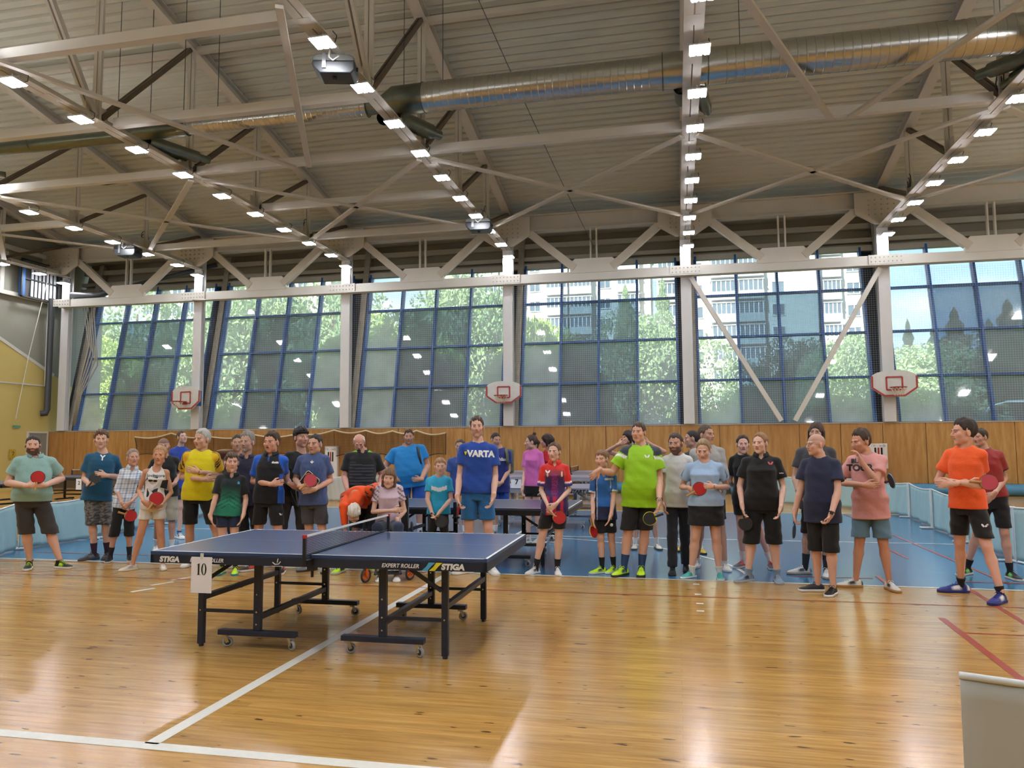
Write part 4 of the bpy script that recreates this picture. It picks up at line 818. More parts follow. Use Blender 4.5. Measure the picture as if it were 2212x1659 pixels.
# ================================================================ people
f4=np.float32
def unit(v): v=np.asarray(v,float); return v/(np.linalg.norm(v)+1e-12)
def axis_pts(lo,hi,base,fine):
    xs=[lo];x=lo
    while x<hi:
        h=base
        for a,b,s in fine:
            if a-base<x<b: h=min(h,s)
        x+=h; xs.append(x)
    return np.array(xs)
class Field:
    """distance field on a rectilinear grid; shapes are blended in one after another so the surface stays one skin"""
    def __init__(s,lo,hi,base,fine=()):
        s.ax=[axis_pts(lo[i],hi[i],base,[(c[i]-r,c[i]+r,h) for c,r,h in fine]) for i in range(3)]
        s.F=np.full([len(a) for a in s.ax],.09,f4)
    def sl(s,lo,hi,m):
        r=[]
        for i in range(3):
            a=max(0,np.searchsorted(s.ax[i],lo[i]-m)-1); b=min(len(s.ax[i]),np.searchsorted(s.ax[i],hi[i]+m)+1); r.append(slice(a,b))
        return tuple(r)
    def pts(s,sl): return [s.ax[0][sl[0]][:,None,None].astype(f4),s.ax[1][sl[1]][None,:,None].astype(f4),s.ax[2][sl[2]][None,None,:].astype(f4)]
    def add(s,fn,lo,hi,k=.01,sub=False):
        sl=s.sl(np.minimum(lo,hi),np.maximum(lo,hi),.05 if sub else .09)
        if any(x.stop-x.start<2 for x in sl): return
        X=s.pts(sl); d=fn(*X); F=s.F[sl]
        if sub: d=-d; h=np.clip(.5-.5*(F-d)/k,0,1); s.F[sl]=F*(1-h)+d*h+k*h*(1-h)
        else: h=np.clip(.5+.5*(F-d)/k,0,1); s.F[sl]=F*(1-h)+d*h-k*h*(1-h)
    def cone(s,a,b,ra,rb,k=.01,sub=False,flat=None):
        a=np.asarray(a,float);b=np.asarray(b,float);ab=b-a;L2=float(ab@ab)+1e-12;L=math.sqrt(L2); r=max(ra,rb)
        def fn(X,Y,Z):
            x,y,z=X-a[0],Y-a[1],Z-a[2]; t0=(x*ab[0]+y*ab[1]+z*ab[2])/L2; t=np.clip(t0,0,1)
            d=np.sqrt((x-t*ab[0])**2+(y-t*ab[1])**2+(z-t*ab[2])**2)-(ra+(rb-ra)*t)
            if flat: d=np.maximum(d,(t0-1)*L)
            return d
        s.add(fn,np.minimum(a,b)-r,np.maximum(a,b)+r,k,sub)
    def ell(s,c,r,M=None,k=.01,sub=False):
        c=np.asarray(c,float); M=np.eye(3) if M is None else M; R=max(r)
        def fn(X,Y,Z):
            x,y,z=X-c[0],Y-c[1],Z-c[2]; q=[x*M[0][i]+y*M[1][i]+z*M[2][i] for i in range(3)]
            k0=np.sqrt(sum((q[i]/r[i])**2 for i in range(3))); k1=np.sqrt(sum((q[i]/r[i]**2)**2 for i in range(3)))+1e-9
            return k0*(k0-1)/k1
        s.add(fn,c-R,c+R,k,sub)
    def mesh(s,name):
        F=s.F; F[0]=F[-1]=.05; F[:,0]=F[:,-1]=.05; F[:,:,0]=F[:,:,-1]=.05
        S=F<0; c=np.zeros([n-1 for n in F.shape],np.int8)
        for i in (0,1):
            for j in (0,1):
                for k in (0,1): c+=S[i:F.shape[0]-1+i,j:F.shape[1]-1+j,k:F.shape[2]-1+k]
        act=(c>0)&(c<8); I=np.argwhere(act); n=len(I); ids=np.full(c.shape,-1,np.int32); ids[act]=np.arange(n)
        cor=np.array([(i,j,k) for i in (0,1) for j in (0,1) for k in (0,1)])
        val=np.stack([F[I[:,0]+a,I[:,1]+b,I[:,2]+d] for a,b,d in cor],1).astype(float)
        org=np.stack([s.ax[i][I[:,i]] for i in range(3)],1); siz=np.stack([s.ax[i][I[:,i]+1]-s.ax[i][I[:,i]] for i in range(3)],1)
        acc=np.zeros((n,3)); cnt=np.zeros(n)
        for a in range(8):
            for b in range(a+1,8):
                df=cor[b]-cor[a]
                if np.abs(df).sum()!=1: continue
                va,vb=val[:,a],val[:,b]; m=(va<0)!=(vb<0); t=np.where(m,va/np.where(m,va-vb,1),0)[:,None]
                acc+=np.where(m[:,None],cor[a]+df*t,0); cnt+=m
        V=org+acc/cnt[:,None]*siz; Q=[]
        for ax in range(3):
            o=[i for i in range(3) if i!=ax]
            A=[slice(None)]*3; B=[slice(None)]*3; A[ax]=slice(0,-1); B[ax]=slice(1,None)
            for q in o: A[q]=slice(1,-1);B[q]=slice(1,-1)
            sa,sb=S[tuple(A)],S[tuple(B)]; E=np.argwhere(sa!=sb); pos=sa[tuple(E.T)]
            off=np.zeros(3,int); off[o[0]]=1; off[o[1]]=1; E=E+off; u=np.zeros(3,int);u[o[0]]=1;w=np.zeros(3,int);w[o[1]]=1
            g=lambda P:ids[P[:,0],P[:,1],P[:,2]]
            q=np.stack([g(E-u-w),g(E-w),g(E),g(E-u)],1)
            fl=pos if ax!=1 else ~pos
            q[~fl]=q[~fl][:,::-1]; Q.append(q)
        Q=np.concatenate(Q); Q=Q[(Q>=0).all(1)]
        return V,Q
def raw_mesh(name,V,Q,loc,col=None):
    me=bpy.data.meshes.new(name); n=len(V); me.vertices.add(n); me.vertices.foreach_set('co',(V-np.asarray(loc)).astype(f4).ravel())
    me.loops.add(4*len(Q)); me.loops.foreach_set('vertex_index',Q.astype(np.int32).ravel()); me.polygons.add(len(Q)); me.polygons.foreach_set('loop_start',np.arange(0,4*len(Q),4,dtype=np.int32))
    me.polygons.foreach_set('use_smooth',np.ones(len(Q),bool)); me.update(calc_edges=True)
    if col is not None:
        at=me.color_attributes.new('Col','FLOAT_COLOR','POINT'); at.data.foreach_set('color',np.concatenate([col,np.ones((n,1))],1).astype(f4).ravel())
    return me
vmat('skin',.55,bump=.12,bscale=90,var=.06,spec=.35,sss=.12); vmat('fabric',.85,bump=.35,bscale=38,var=.07,sheen=.15); vmat('sport_fabric',.6,bump=.3,bscale=30,var=.05,sheen=.1); vmat('hair',.6,bump=.5,bscale=120,var=.35); vmat('shoe_skin',.55,bump=.15,bscale=120,var=.08)
def ss(a,b,x): t=np.clip((x-a)/(b-a),0,1); return t*t*(3-2*t)
def hsh(X,Y,Z,f,ph): return np.sin(X*f[0]+ph)*np.sin(Y*f[1]+ph*1.7+Z*f[2]*.3)*np.sin(Z*f[2]+ph*2.3+X*f[0]*.4)
# torso outline: height above the hip joint (share of trunk length), half width, half depth, centre depth (metres for a 1.75 m man)
PM=np.array([(-.20,.10,.085,.0),(-.10,.155,.105,.012),(0,.172,.116,.012),(.14,.165,.108,.006),(.30,.148,.102,0),(.48,.155,.112,0),(.68,.172,.122,.0),(.80,.165,.114,.006),(.90,.118,.092,.01),(.97,.078,.070,.014),(1.02,.062,.060,.015),(1.1,.055,.055,.015)])
PF=np.array([(-.20,.10,.085,.0),(-.10,.165,.11,.014),(0,.178,.12,.014),(.14,.158,.106,.008),(.32,.128,.092,0),(.48,.135,.10,-.004),(.68,.152,.13,-.018),(.80,.142,.104,.004),(.90,.104,.082,.010),(.97,.068,.060,.014),(1.02,.054,.053,.018),(1.1,.045,.047,.018)])
def onray(px,c,L,sgn):
    """point on the sight line of px at distance L from c (sgn -1: the solution nearer the viewer)"""
    d=unit(ray(*px)); oc=c-CC; b=d@oc; q=b*b-(oc@oc-L*L)
    if q<0:
        p=CC+d*b; return c+unit(p-c)*L
    return CC+d*(b+sgn*math.sqrt(q))
class Person:
    pass
def shoe(parent,loc0,g,ang,size,up,sole,acc,lace,fwd0,high=0.):
    """g: point on the floor under the ankle; ang: heading from facing the viewer, + to the right of the picture"""
    L=.285*size; rt=np.array([-fwd0[1],fwd0[0],0.])  # picture right for someone seen from the front
    a=math.radians(ang); d=fwd0*math.cos(a)+rt*math.sin(a); n=np.array([-d[1],d[0],0]); z=np.array([0,0,1.]); o=np.array([g[0],g[1],0.])-d*L*.25
    T=[0,.05,.12,.25,.35,.5,.62,.74,.85,.93,1.]; Wd=[.018,.030,.036,.036,.035,.039,.045,.048,.044,.034,.010]; Hh=[.055,.075,.085,.088,.088,.078,.062,.052,.046,.040,.026]
    w=11; V=[];cols=[]; sz=size
    def bend(t): return .010*math.sin(math.pi*t)
    rows=[]
    for t,a_,h in zip(T,Wd,Hh):
        a_*=sz;h*=sz; row=[]
        for k in range(w):
            u=math.pi*k/(w-1); x=math.cos(u); y=max(0,math.sin(u)); x=math.copysign(abs(x)**.75,x); yy=y**.6
            row.append(o+d*L*t+n*a_*x*(1-.25*yy**2)+z*(.018*sz+(h-.018*sz)*yy))
        rows.append(row)
    V=np.array([p for r in rows for p in r]); F=[]
    for i in range(len(T)-1):
        for k in range(w-1): F.append((i*w+k,i*w+k+1,(i+1)*w+k+1,(i+1)*w+k))
    for i in (0,len(T)-1): F.append(tuple(i*w+k for k in range(w)))
    me=bpy.data.meshes.new('shoe'); me.from_pydata([tuple(p-loc0) for p in V],[],F)
    col=np.tile(lin(up),(len(V),1)); A=np.array(lin(acc))
    for i,t in enumerate(T):
        if t in (.35,.5) : col[i*w:(i+1)*w][[1,2,8,9]]=A
        if t<.08: col[i*w:(i+1)*w]=A
    at=me.color_attributes.new('Col','FLOAT_COLOR','POINT'); at.data.foreach_set('color',np.concatenate([col,np.ones((len(V),1))],1).astype(f4).ravel())
    bm=bmesh.new(); bm.from_mesh(me); bmesh.ops.recalc_face_normals(bm,faces=bm.faces); bm.to_mesh(me); bm.free()
    s=link('shoe',me,'shoe_skin',parent,smooth=True); m=s.modifiers.new('s','SUBSURF'); m.levels=m.render_levels=1
    b=MB(); out=[(t,a_) for t,a_ in zip(T,Wd)]; pts=[o+d*(L*t*1.01)+n*(a_+.003)*sz for t,a_ in out]+[o+d*(L*t*1.01)-n*(a_+.003)*sz for t,a_ in out[::-1]]
    b.prism([p+z*.002 for p in pts],z*.024*sz); b.build('sole',mat('sole_'+sole,sole,.6),s,loc=loc0,bevel=.004)
    b=MB()
    for k,t in enumerate((.42,.50,.58,.66)):
        hh=np.interp(t,T,Hh)*sz; b.tube([o+d*L*t-n*.018*sz+z*(hh-.006),o+d*L*(t+.015)+z*(hh+.004),o+d*L*t+n*.018*sz+z*(hh-.006)],.0035*sz,5)
    q=o+d*L*.38+z*(.092*sz); b.tube([q,q-n*.02*sz+z*.012,q-n*.032*sz-z*.008],.003*sz,4).tube([q,q+n*.02*sz+z*.012,q+n*.032*sz-z*.008],.003*sz,4)
    b.build('laces',mat('lace_'+lace,lace,.7),s,loc=loc0)
    return s
from mathutils.bvhtree import BVHTree
def hand(F,W,d,n,side,hs,curl=.55,k=.006):
    """palm, four unequal fingers bent at their joints and a thumb leaving the side of the palm"""
    d=unit(d); n=unit(n-d*(n@d)); b=unit(np.cross(d,n))*(1 if side<0 else -1); s=hs; M=np.stack([d,b,n],1)
    F.ell(W+d*.048*s,(.056*s,.040*s,.0165*s),M,k=.012); F.cone(W-d*.02*s,W+d*.03*s,.026*s,.026*s,.012)
    for i,(ob,L) in enumerate(((.030,.074),(.010,.083),(-.011,.078),(-.030,.060))):
        p=W+d*.088*s+b*ob*s; ang=.0; c=curl*(1+.06*i); r=.0088*s
        for q,fr in enumerate((.45,.32,.25)):
            ang+=c*(.55 if q==0 else .95); v=d*math.cos(ang)+n*math.sin(ang)+b*ob*(2.0 if q==0 else 0)*(.5-curl*.3); p2=p+unit(v)*L*s*fr; F.cone(p,p2,r,r*.93,k if q==0 else .004); p=p2; r*=.93
    p=W+d*.028*s+b*.030*s; v=unit(d*.75+b*.62+n*.25*curl); p2=p+v*.040*s; F.cone(p-v*.015*s,p2,.0125*s,.0105*s,.008); v=unit(d*.9+b*.12+n*.6*curl); F.cone(p2,p2+v*.032*s,.0102*s,.0088*s,.004)
def person(lab,H,sh,hip,g,top,bot,L=None,R=None,yaw=0,pitch=0,roll=0,by=0,fem=False,fat=0.,skin='c99a80',hair=('short','3a2d24'),beard=None,shoes=('333333','e0e0e0','777777','333333'),sock=('e8e8e8',.12),glasses=False,s=None,watch=None,curl=.5,lc=None,rc=None,hsz=None,marks=(),P0=None,NB=None,legs=None,size=1.,group=None,palmL=None,palmR=None,band=None,mouth=0,fine=True,hoff=.02,ears=True):
    """H=(x,top,chin) of the head, sh=(left,right,top) of the shoulders, hip x, g two floor points under the ankles, all read off the photograph"""
    GP=[atZ(q[0],q[1]) for q in g]; base=(GP[0]+GP[1])/2 if legs is None else np.array(legs['base'],float); z=np.array([0,0,1.])
    fwd0=unit(np.array([-base[0],-base[1],0])); rt=np.array([-fwd0[1],fwd0[0],0.])
    def rot(v,a): a=math.radians(a); return v*math.cos(a)+(rt if v is fwd0 else np.cross(z,v))*math.sin(a)
    def onp(px,py,off=0.,c=None):
        c=base if c is None else c; d=ray(px,py); o=c+fwd0*off; return CC+d*(((o-CC)@fwd0)/(d@fwd0))
    HT=onp(H[0],H[1]) if P0 is None else np.array(legs['head'],float); ch=onp(H[0],H[2]); HH=HT[2] if s is None else s*1.75; S_=HH/1.75
    hs=(HT[2]-ch[2])/.242 if hsz is None else hsz; hs=min(max(hs,.82),1.1)
    A_=onp(sh[0],sh[2]);B_=onp(sh[1],sh[2]); 
    if P0 is None:
        P0=onp(hip,H[2]); P0=np.array([P0[0],P0[1],.525*HH]); NB=(A_+B_)/2+z*(.035*S_); NB[2]=min(NB[2],HT[2]-.222*hs)
    else: P0=np.array(P0,float); NB=np.array(NB,float)
    up=unit(NB-P0); TL=np.linalg.norm(NB-P0); W=np.linalg.norm((A_-B_)[:2])/.575/max(.62,math.cos(math.radians(by))); W=min(max(W,.62),1.32)
    f=rot(fwd0,by) if legs is None or 'f' not in legs else np.array(legs['f'],float); f=unit(f-up*(f@up)); r=np.cross(up,f); M=np.stack([r,-f,up],1); FD=(W+S_)/2
    PR=(PF if fem else PM).copy(); bell=np.exp(-((PR[:,0]-.28)/.30)**2)
    PR[:,1]=PR[:,1]*W+fat*.055*bell; PR[:,2]=PR[:,2]*FD+fat*.075*bell; PR[:,3]=PR[:,3]*FD-fat*.055*bell
    def torso(e=0.,hang=0.,lo=-.2,hi=1.08,flare=0.):
        T=PR[:,0]; a=PR[:,1]+e; b=PR[:,2]+e; cy=PR[:,3].copy()
        if hang:
            ac=np.interp(.68,T,a); bc=np.interp(.68,T,b); m=T<.68; a=np.where(m,np.maximum(a,ac*(.90+.1*hang)),a); bq=np.where(T<.30,bc*.84,bc*.92); b=np.where(m,np.maximum(b,bq*(.6+.4*hang)),b); a=a+.018*(T<.2); b=b+.014*(T<.2)
        def fn(X,Y,Z):
            x,y,zz=X-P0[0],Y-P0[1],Z-P0[2]; q=[x*M[0][i]+y*M[1][i]+zz*M[2][i] for i in range(3)]; t=q[2]/TL
            aa=np.interp(t,T,a)+flare*np.clip(-t,0,1); bb=np.interp(t,T,b)+flare*np.clip(-t,0,1); cc=np.interp(t,T,cy); p=2.3
            d=((np.abs(q[0]/aa)**p+np.abs((q[1]-cc)/bb)**p)**(1/p)-1)*np.minimum(aa,bb)
            return np.maximum(d,np.maximum((t-hi)*TL,(lo-t)*TL)).astype(f4)
        return fn
    R0=.30; tlo=np.minimum(P0-up*.2*TL,NB+up*.1)-np.array([R0,R0,R0*.5]); thi=np.maximum(P0-up*.2*TL,NB+up*.1)+np.array([R0,R0,R0*.5])
    loc=lambda x,y,t:P0+r*x-f*y*1.0*0-f*(-y)*0+(-f)*y+up*t*TL
    loc=lambda x,y,t:P0+r*x+(-f)*y+up*t*TL
    SJ={k:loc(k*.178*W,.006,.838) for k in (-1,1)}; l1,l2=.295*S_,.255*S_; ar=(W*.55+S_*.45)*(.84 if fem else 1.)*(1+.12*fat)
    tf=torso(.02,.8)
    def clear(p,rad):
        for _ in range(28):
            if float(tf(np.array([[[p[0]]]]),np.array([[[p[1]]]]),np.array([[[p[2]]]]))[0,0,0])>rad: break
            p=p+unit(CC-p)*.012
        return p
    arms={}
    for k,sp in ((-1,L),(1,R)):
        Sj=SJ[k]
        if sp is None: sp=((sh[0]+4 if k<0 else sh[1]-4,None,0),None,None)
        if sp[0][1] is None: E=Sj+unit(r*k*.12-z+f*.05)*l1; Wr=E+unit(r*k*.02-z+f*.22)*l2; hd=unit(Wr-E+f*.1)
        else:
            e,w,hh=sp[:3]; eo=sp[3] if len(sp)>3 else 0.
            E=onray(e[:2],Sj,l1,e[2]) if e[2] else Sj+unit(onp(e[0],e[1],0,Sj)-Sj)*l1
            if e[2]: E=clear(E,.02)
            else: E=clear(E,.0)
            Wr=onray(w[:2],E,l2,w[2]) if w[2] else E+unit(onp(w[0],w[1],0,E)-E)*l2
            for _ in range(14):
                Wc=clear(Wr,.028*ar); mid=(Wc+E)/2; m2=clear(mid,.03*ar)
                if np.linalg.norm(m2-mid)<.006: Wr=Wc;break
                Wr=Wc+unit(CC-Wc)*.012
            Wr=Wr+unit(CC-Wr)*eo
            hd=unit(onp(hh[0],hh[1],0,Wr)-Wr); 
        arms[k]=(Sj,E,Wr,hd)
    if legs is None:
        HJ={k:loc(k*.092*W,.0,-.01) for k in (-1,1)}; AN={k:GP[0 if k<0 else 1]+z*.085*S_ for k in (-1,1)}; KN={k:HJ[k]+(AN[k]-HJ[k])*.49+f*.022*S_ for k in (-1,1)}
    else:
        HJ={k:loc(k*.09*W,-.0,.0) for k in (-1,1)}; KN={-1:np.array(legs['k'][0],float),1:np.array(legs['k'][1],float)}; AN={-1:np.array(legs['a'][0],float),1:np.array(legs['a'][1],float)}
    lr=(S_*.6+W*.4)*(1+.10*fat)*(1.0 if not fem else 1.03)
    # head frame
    fh=rot(fwd0,yaw); pr_=math.radians(-pitch); hu=z*math.cos(pr_)+fh*math.sin(pr_); fh=fh*math.cos(pr_)-z*math.sin(pr_); hr=np.cross(hu,fh)
    ro=math.radians(roll); hr,hu=hr*math.cos(ro)+hu*math.sin(ro),hu*math.cos(ro)-hr*math.sin(ro); HM=np.stack([hr,-fh,hu],1); HO=HT-hu*.128*hs+fwd0*hoff*(P0 is not None)
    hp=lambda x,y,zz:HO+hs*(hr*x+(-fh)*y+hu*zz)
    # ---- root
    org=np.array([base[0],base[1],0.]); root=empty('person',tuple(org),0,lab,'person',group)
    allp=np.array([HT,HO]+[p for a in arms.values() for p in (a[0],a[1],a[2],a[2]+a[3]*.2)]+list(AN.values())+list(KN.values())+[P0,NB]); lo=allp.min(0)-.20; hi=allp.max(0)+.20; lo[2]=max(lo[2],.005)
    F=Field(lo,hi,.0115,[(HO,.125*hs,.0046 if fine else .0065)]+[(a[2]+a[3]*.08*S_,.10*S_,.0062) for a in arms.values()])
    F.add(torso(-.004),tlo,thi,.01)
    for k in (-1,1):
        Sj,E,Wr,hd=arms[k]
        F.cone(loc(k*.04*W,.01,.93),Sj,.040*ar,.052*ar,.03); F.ell(Sj+up*.0,(.060*ar,)*3,None,.025)
        m=Sj+(E-Sj)*.45; F.cone(Sj,m,.052*ar,.050*ar,.02); F.cone(m,E,.049*ar,.039*ar,.012)
        m=E+(Wr-E)*.28; F.cone(E,m,.039*ar,.042*ar,.01); F.cone(m,Wr,.042*ar,.027*ar,.008)
        n=(palmL if k<0 else palmR); horiz=abs(hd[2])<.75
        if n is None: n=-f if horiz else -k*r
        else: n=rt*n[0]+fwd0*n[1]+z*n[2]
        cu=(lc if k<0 else rc); cu=curl if cu is None else cu
        hand(F,Wr,hd,np.asarray(n,float),k,S_*(.94 if fem else 1.02),cu)
        Hj,K,A=HJ[k],KN[k],AN[k]
        F.cone(Hj,K,.086*lr,.055*lr,.012); F.cone(K-(K-Hj)*.08,K+(A-K)*.06,.054*lr,.051*lr,.012); m=K+(A-K)*.30-f*.014; F.cone(K,m,.047*lr,.058*lr,.015); F.cone(m,A+z*.03,.056*lr,.031*lr,.012); F.cone(A+z*.03,A,.031*lr,.030*lr,.01); fa=math.radians(g[0 if k<0 else 1][2]); F.cone(A-z*.01,A+(fwd0*math.cos(fa)+rt*math.sin(fa))*.05*S_-z*.035*S_,.026*lr,.022*lr,.01)
        F.ell(K+f*.028*lr,(.030*lr,)*3,None,.02)
    F.cone(NB-up*.03,hp(0,.022,-.05),.056*(.8*hs+.2*W)*(.86 if fem else 1)*(1+.1*fat),.054*hs*(.86 if fem else 1)*(1+.08*fat),.022)
    jw=1.0 if not fem else .93; fj=1+.10*fat
    F.ell(hp(0,.014,.037),(.0765*hs,.0975*hs,.087*hs),HM,.01); F.ell(hp(0,-.028,-.028),(.061*hs*jw*fj,.068*hs,.084*hs),HM,.02)
    F.ell(hp(0,-.066,-.094),(.023*hs,.021*hs,.020*hs),HM,.018)
    for k in (-1,1):
        F.ell(hp(k*.044*jw*fj,-.012,-.066),(.020*hs,)*3,HM,.022); F.ell(hp(k*.040,-.066,-.016),(.023*hs,.020*hs,.022*hs),HM,.02)
        F.ell(hp(k*.031,-.101,.012),(.016*hs,.012*hs,.010*hs),HM,.010,True); F.ell(hp(k*.031,-.0825,.0125),(.0135*hs,.0125*hs,.0095*hs),HM,.003)
        F.cone(hp(k*.014,-.092,.031),hp(k*.042,-.082,.030),.0085*hs,.007*hs,.008)
        if ears: F.ell(hp(k*.0785,.008,-.004),(.009*hs,.018*hs,.030*hs),HM,.006)
        F.cone(hp(k*.010,-.104,-.028),hp(k*.012,-.096,-.028),.0075*hs,.007*hs,.006)
    F.cone(hp(0,-.094,.018),hp(0,-.114,-.022),.0075*hs,.0115*hs,.009); F.cone(hp(-.017,-.0915,-.0475),hp(.017,-.0915,-.0475),.006*hs,.006*hs,.006); F.cone(hp(-.014,-.0905,-.0570),hp(.014,-.0905,-.0570),.0065*hs,.0065*hs,.006)
    if mouth: F.ell(hp(0,-.104,-.053),(.013*hs,.014*hs,.008*hs),HM,.003,True)
    V,Q=F.mesh('b')
    sk=np.array(lin(skin)); sk=sk*.82+sk.mean()*.18; sk=np.minimum(sk*1.12,.8); col=np.tile(sk,(len(V),1)); q=(V-HO)@HM/hs; inh=(np.abs(q)<.15).all(1)
    def paint(m,c,a=1.): nonlocal col; m=(np.clip(m,0,1)*a*inh)[:,None]; col=col*(1-m)+np.array(lin(c) if isinstance(c,str) else c)*m
    x,y,zz=q.T; hc=hair[1]; fr=(y<-.05)
    paint(np.exp(-(((np.abs(x)-.045)/.022)**2+((zz+.02)/.022)**2))*fr,(sk[0]*1.02,sk[1]*.78,sk[2]*.78),.6); paint(np.exp(-((x/.014)**2+((zz+.022)/.016)**2))*(y<-.09),(sk[0],sk[1]*.8,sk[2]*.8),.5)
    if beard:
        bc,amt,kind=beard; jaw=ss(-.022,-.040,zz-.25*np.maximum(0,np.abs(x)-.03))*ss(-.02,-.035,y-.0)*ss(-.127,-.115,zz)
        if kind=='goatee': jaw=jaw*ss(.042,.030,np.abs(x))
        mo=1-np.exp(-((x/.020)**4+((zz+.053)/.0085)**4)); side=ss(.018,-.01,zz)*ss(.055,.064,np.abs(x))*(y<-.005)*(y>-.055)*(kind=='full')
        paint(np.maximum(jaw*mo,side),bc,amt)
    lipc=(min(1,sk[0]*.93),sk[1]*.60,sk[2]*.62); paint(((np.abs(x)<.0235)&(np.abs(zz+.0525)<.0095*(1.15-(np.abs(x)/.03)**2))&(y<-.08))*1.,lipc,.85 if fem else .6); paint(((np.abs(x)<.021)&(np.abs(zz+.0525)<.0022)&(y<-.08))*1.,(sk[0]*.35,sk[1]*.22,sk[2]*.22),.8)
    if mouth: paint(((np.abs(x)<.013)&(np.abs(zz+.053)<.008)&(y<-.07))*1.,(.06,.02,.02),.9)
    ex=(np.abs(x)-.031); br=((np.abs(ex)<.0185)&(np.abs(zz-(.0315-.12*np.maximum(0,ex)-10*ex**2*.5))<(.0042 if not fem else .003))&fr)*1.; paint(br,hc if hair[0] not in('bald','fringe_white','grey') else '8a7a6c',.62)
    er=(ex/.0125)**2+((zz-.012)/.0055)**2; paint((er<1.5)*fr*1.,(sk[0]*.72,sk[1]*.62,sk[2]*.6),.25); paint((er<1)*fr*1.,'d9d4cf',.85); paint((((ex/.0058)**2+((zz-.012)/.006)**2)<1)*fr*1.,'2c241f',.95); paint(((np.abs(ex)<.014)&(np.abs(zz-.0185+8*ex**2)<.0022)&fr)*1.,'2a1f1a',.75)
    hk=np.zeros(len(V))
    for k in (-1,1): hk=np.maximum(hk,np.exp(-((V-(KN[k]+f*.04*lr))**2).sum(1)/.0035)); 
    col=col*(1-.08*hk[:,None]*np.array([0,1,1])); 
    if hair[0]=='buzz' or hair[0]=='bald': paint(ss(.045,.058,zz+.45*np.maximum(0,y+.0)-.0*x+.25*np.maximum(0,-y-.06))*(.35 if hair[0]=='bald' else .75)*(y>-.088),hc,1.)
    link('body',raw_mesh('body',V,Q,org,col),'skin',root)
    # ---- hair
    kind,hc=hair
    if kind not in ('buzz','bald'):
        P_=dict(th=.010,zf=.072,na=.004,topz=.006,back=-.055)
        P_.update(dict(short={},boy=dict(zf=.056,th=.013),messy=dict(th=.020,na=.010,zf=.066,topz=.014),quiff=dict(th=.010,topz=.024,na=.008,zf=.074),spiky=dict(th=.012,topz=.024,na=.012,zf=.074),grey=dict(th=.013,topz=.014,zf=.074),fringe_white=dict(th=.010,topz=-.02,zf=.2,na=.006),
            crop=dict(th=.006,na=.0015),side=dict(th=.012,topz=.016,zf=.064,na=.006),tied=dict(th=.012,na=.002,zf=.078),long=dict(th=.014,na=.004,zf=.062),bob=dict(th=.020,na=.003,zf=.05),longpart=dict(th=.010,na=.003,zf=.060),wavy=dict(th=.017,na=.006,zf=.058,topz=.012),white=dict(th=.016,na=.004,zf=.050,topz=.012,back=-.09)).get(kind,{}))
        hf=Field(HO-.24*hs-np.array([0,0,.1]),HO+.22*hs,.0062 if fine else .008,[(HO,.11*hs,.0052)] if fine else ()); th=P_['th']; ph=(H[0]*.37)%6.28
        def cran(X,Y,Z):
            X,Y,Z=X-HO[0],Y-HO[1],Z-HO[2]; q=[(X*HM[0][i]+Y*HM[1][i]+Z*HM[2][i])/hs for i in range(3)]; a=(.0765+th*.6,.0975+th*.9,.087+th*.6+P_['topz']); c=(0,.014,.037)
            k0=np.sqrt(sum(((q[i]-c[i])/a[i])**2 for i in range(3))); k1=np.sqrt(sum(((q[i]-c[i])/a[i]**2)**2 for i in range(3)))+1e-9; d=k0*(k0-1)/k1
            zf=P_['zf']; bk=P_['back']
            hl=np.interp(q[1],[-.13,-.088,-.066,-.048,-.036,-.014,-.006,.016,.026,.05,.12],[zf,zf,zf-.006,.042,.004,-.006,.022,.022,-.03,bk,bk]) if kind!='fringe_white' else np.interp(q[1],[-.13,-.05,-.03,.01,.03,.06,.12],[.2,.2,.02,.02,-.04,-.055,-.055])
            if kind=='bob': hl=np.interp(q[1],[-.13,-.09,-.07,-.05,-.03,.0,.12],[.05,.05,.03,-.02,-.07,-.08,-.08])
            if kind in('long','longpart'): hl=np.interp(q[1],[-.13,-.09,-.075,-.055,-.03,.0,.12],[zf,zf,zf-.02,.0,-.06,-.08,-.08])
            hl=hl-.05*np.clip(.02-np.abs(q[0]),0,.02)*(kind in('short','grey','quiff'))+(.25*np.clip(.05-np.abs(q[0]),0,.05) if kind in('tied','longpart') else 0)
            if kind not in('bob','long','longpart','wavy'): d=d+.75*th*(1-np.clip((q[2]-hl)/.035,0,1))+.6*P_['topz']*(1-np.clip((q[2]-hl)/.05,0,1))*(q[1]<0)
            d=np.maximum(d,hl-q[2])
            if kind=='fringe_white': d=np.maximum(d,q[2]-.085+.3*np.clip(-q[1],0,1))
            th_=np.arctan2(q[0],q[1]+.3); d=d+(.0015+P_['na'])*(np.sin(th_*55+q[2]*30+ph)*.5+np.sin(th_*23-q[1]*60+q[2]*18+ph*2)*.5)
            return (d*hs).astype(f4)
        hf.add(cran,HO-.14*hs,HO+.14*hs,.004)
        cb=lambda a,b,ra,rb,k=.012:hf.cone(hp(*a),hp(*b),ra*hs,rb*hs,k)
        if kind=='bun': pass
        if kind in('tied',): cb((0,.10,.03),(0,.135,.0),.030,.028); cb((0,.13,.0),(.02,.11,-.09),.022,.012)
        if kind=='bob':
            for k in (-1,1): cb((k*.072,.0,.03),(k*.070,.01,-.075),.026,.022,.02)
            cb((0,.09,.03),(0,.085,-.08),.05,.045,.03)
        if kind in('long','longpart'):
            for k in (-1,1): cb((k*.075,.01,.02),(k*.080,.03,-.14),.020,.018,.015); cb((k*.08,-.02,.02),(k*.078,.0,-.12),.010,.008,.012)
            cb((0,.09,.02),(0,.08,-.14),.045,.04,.03)
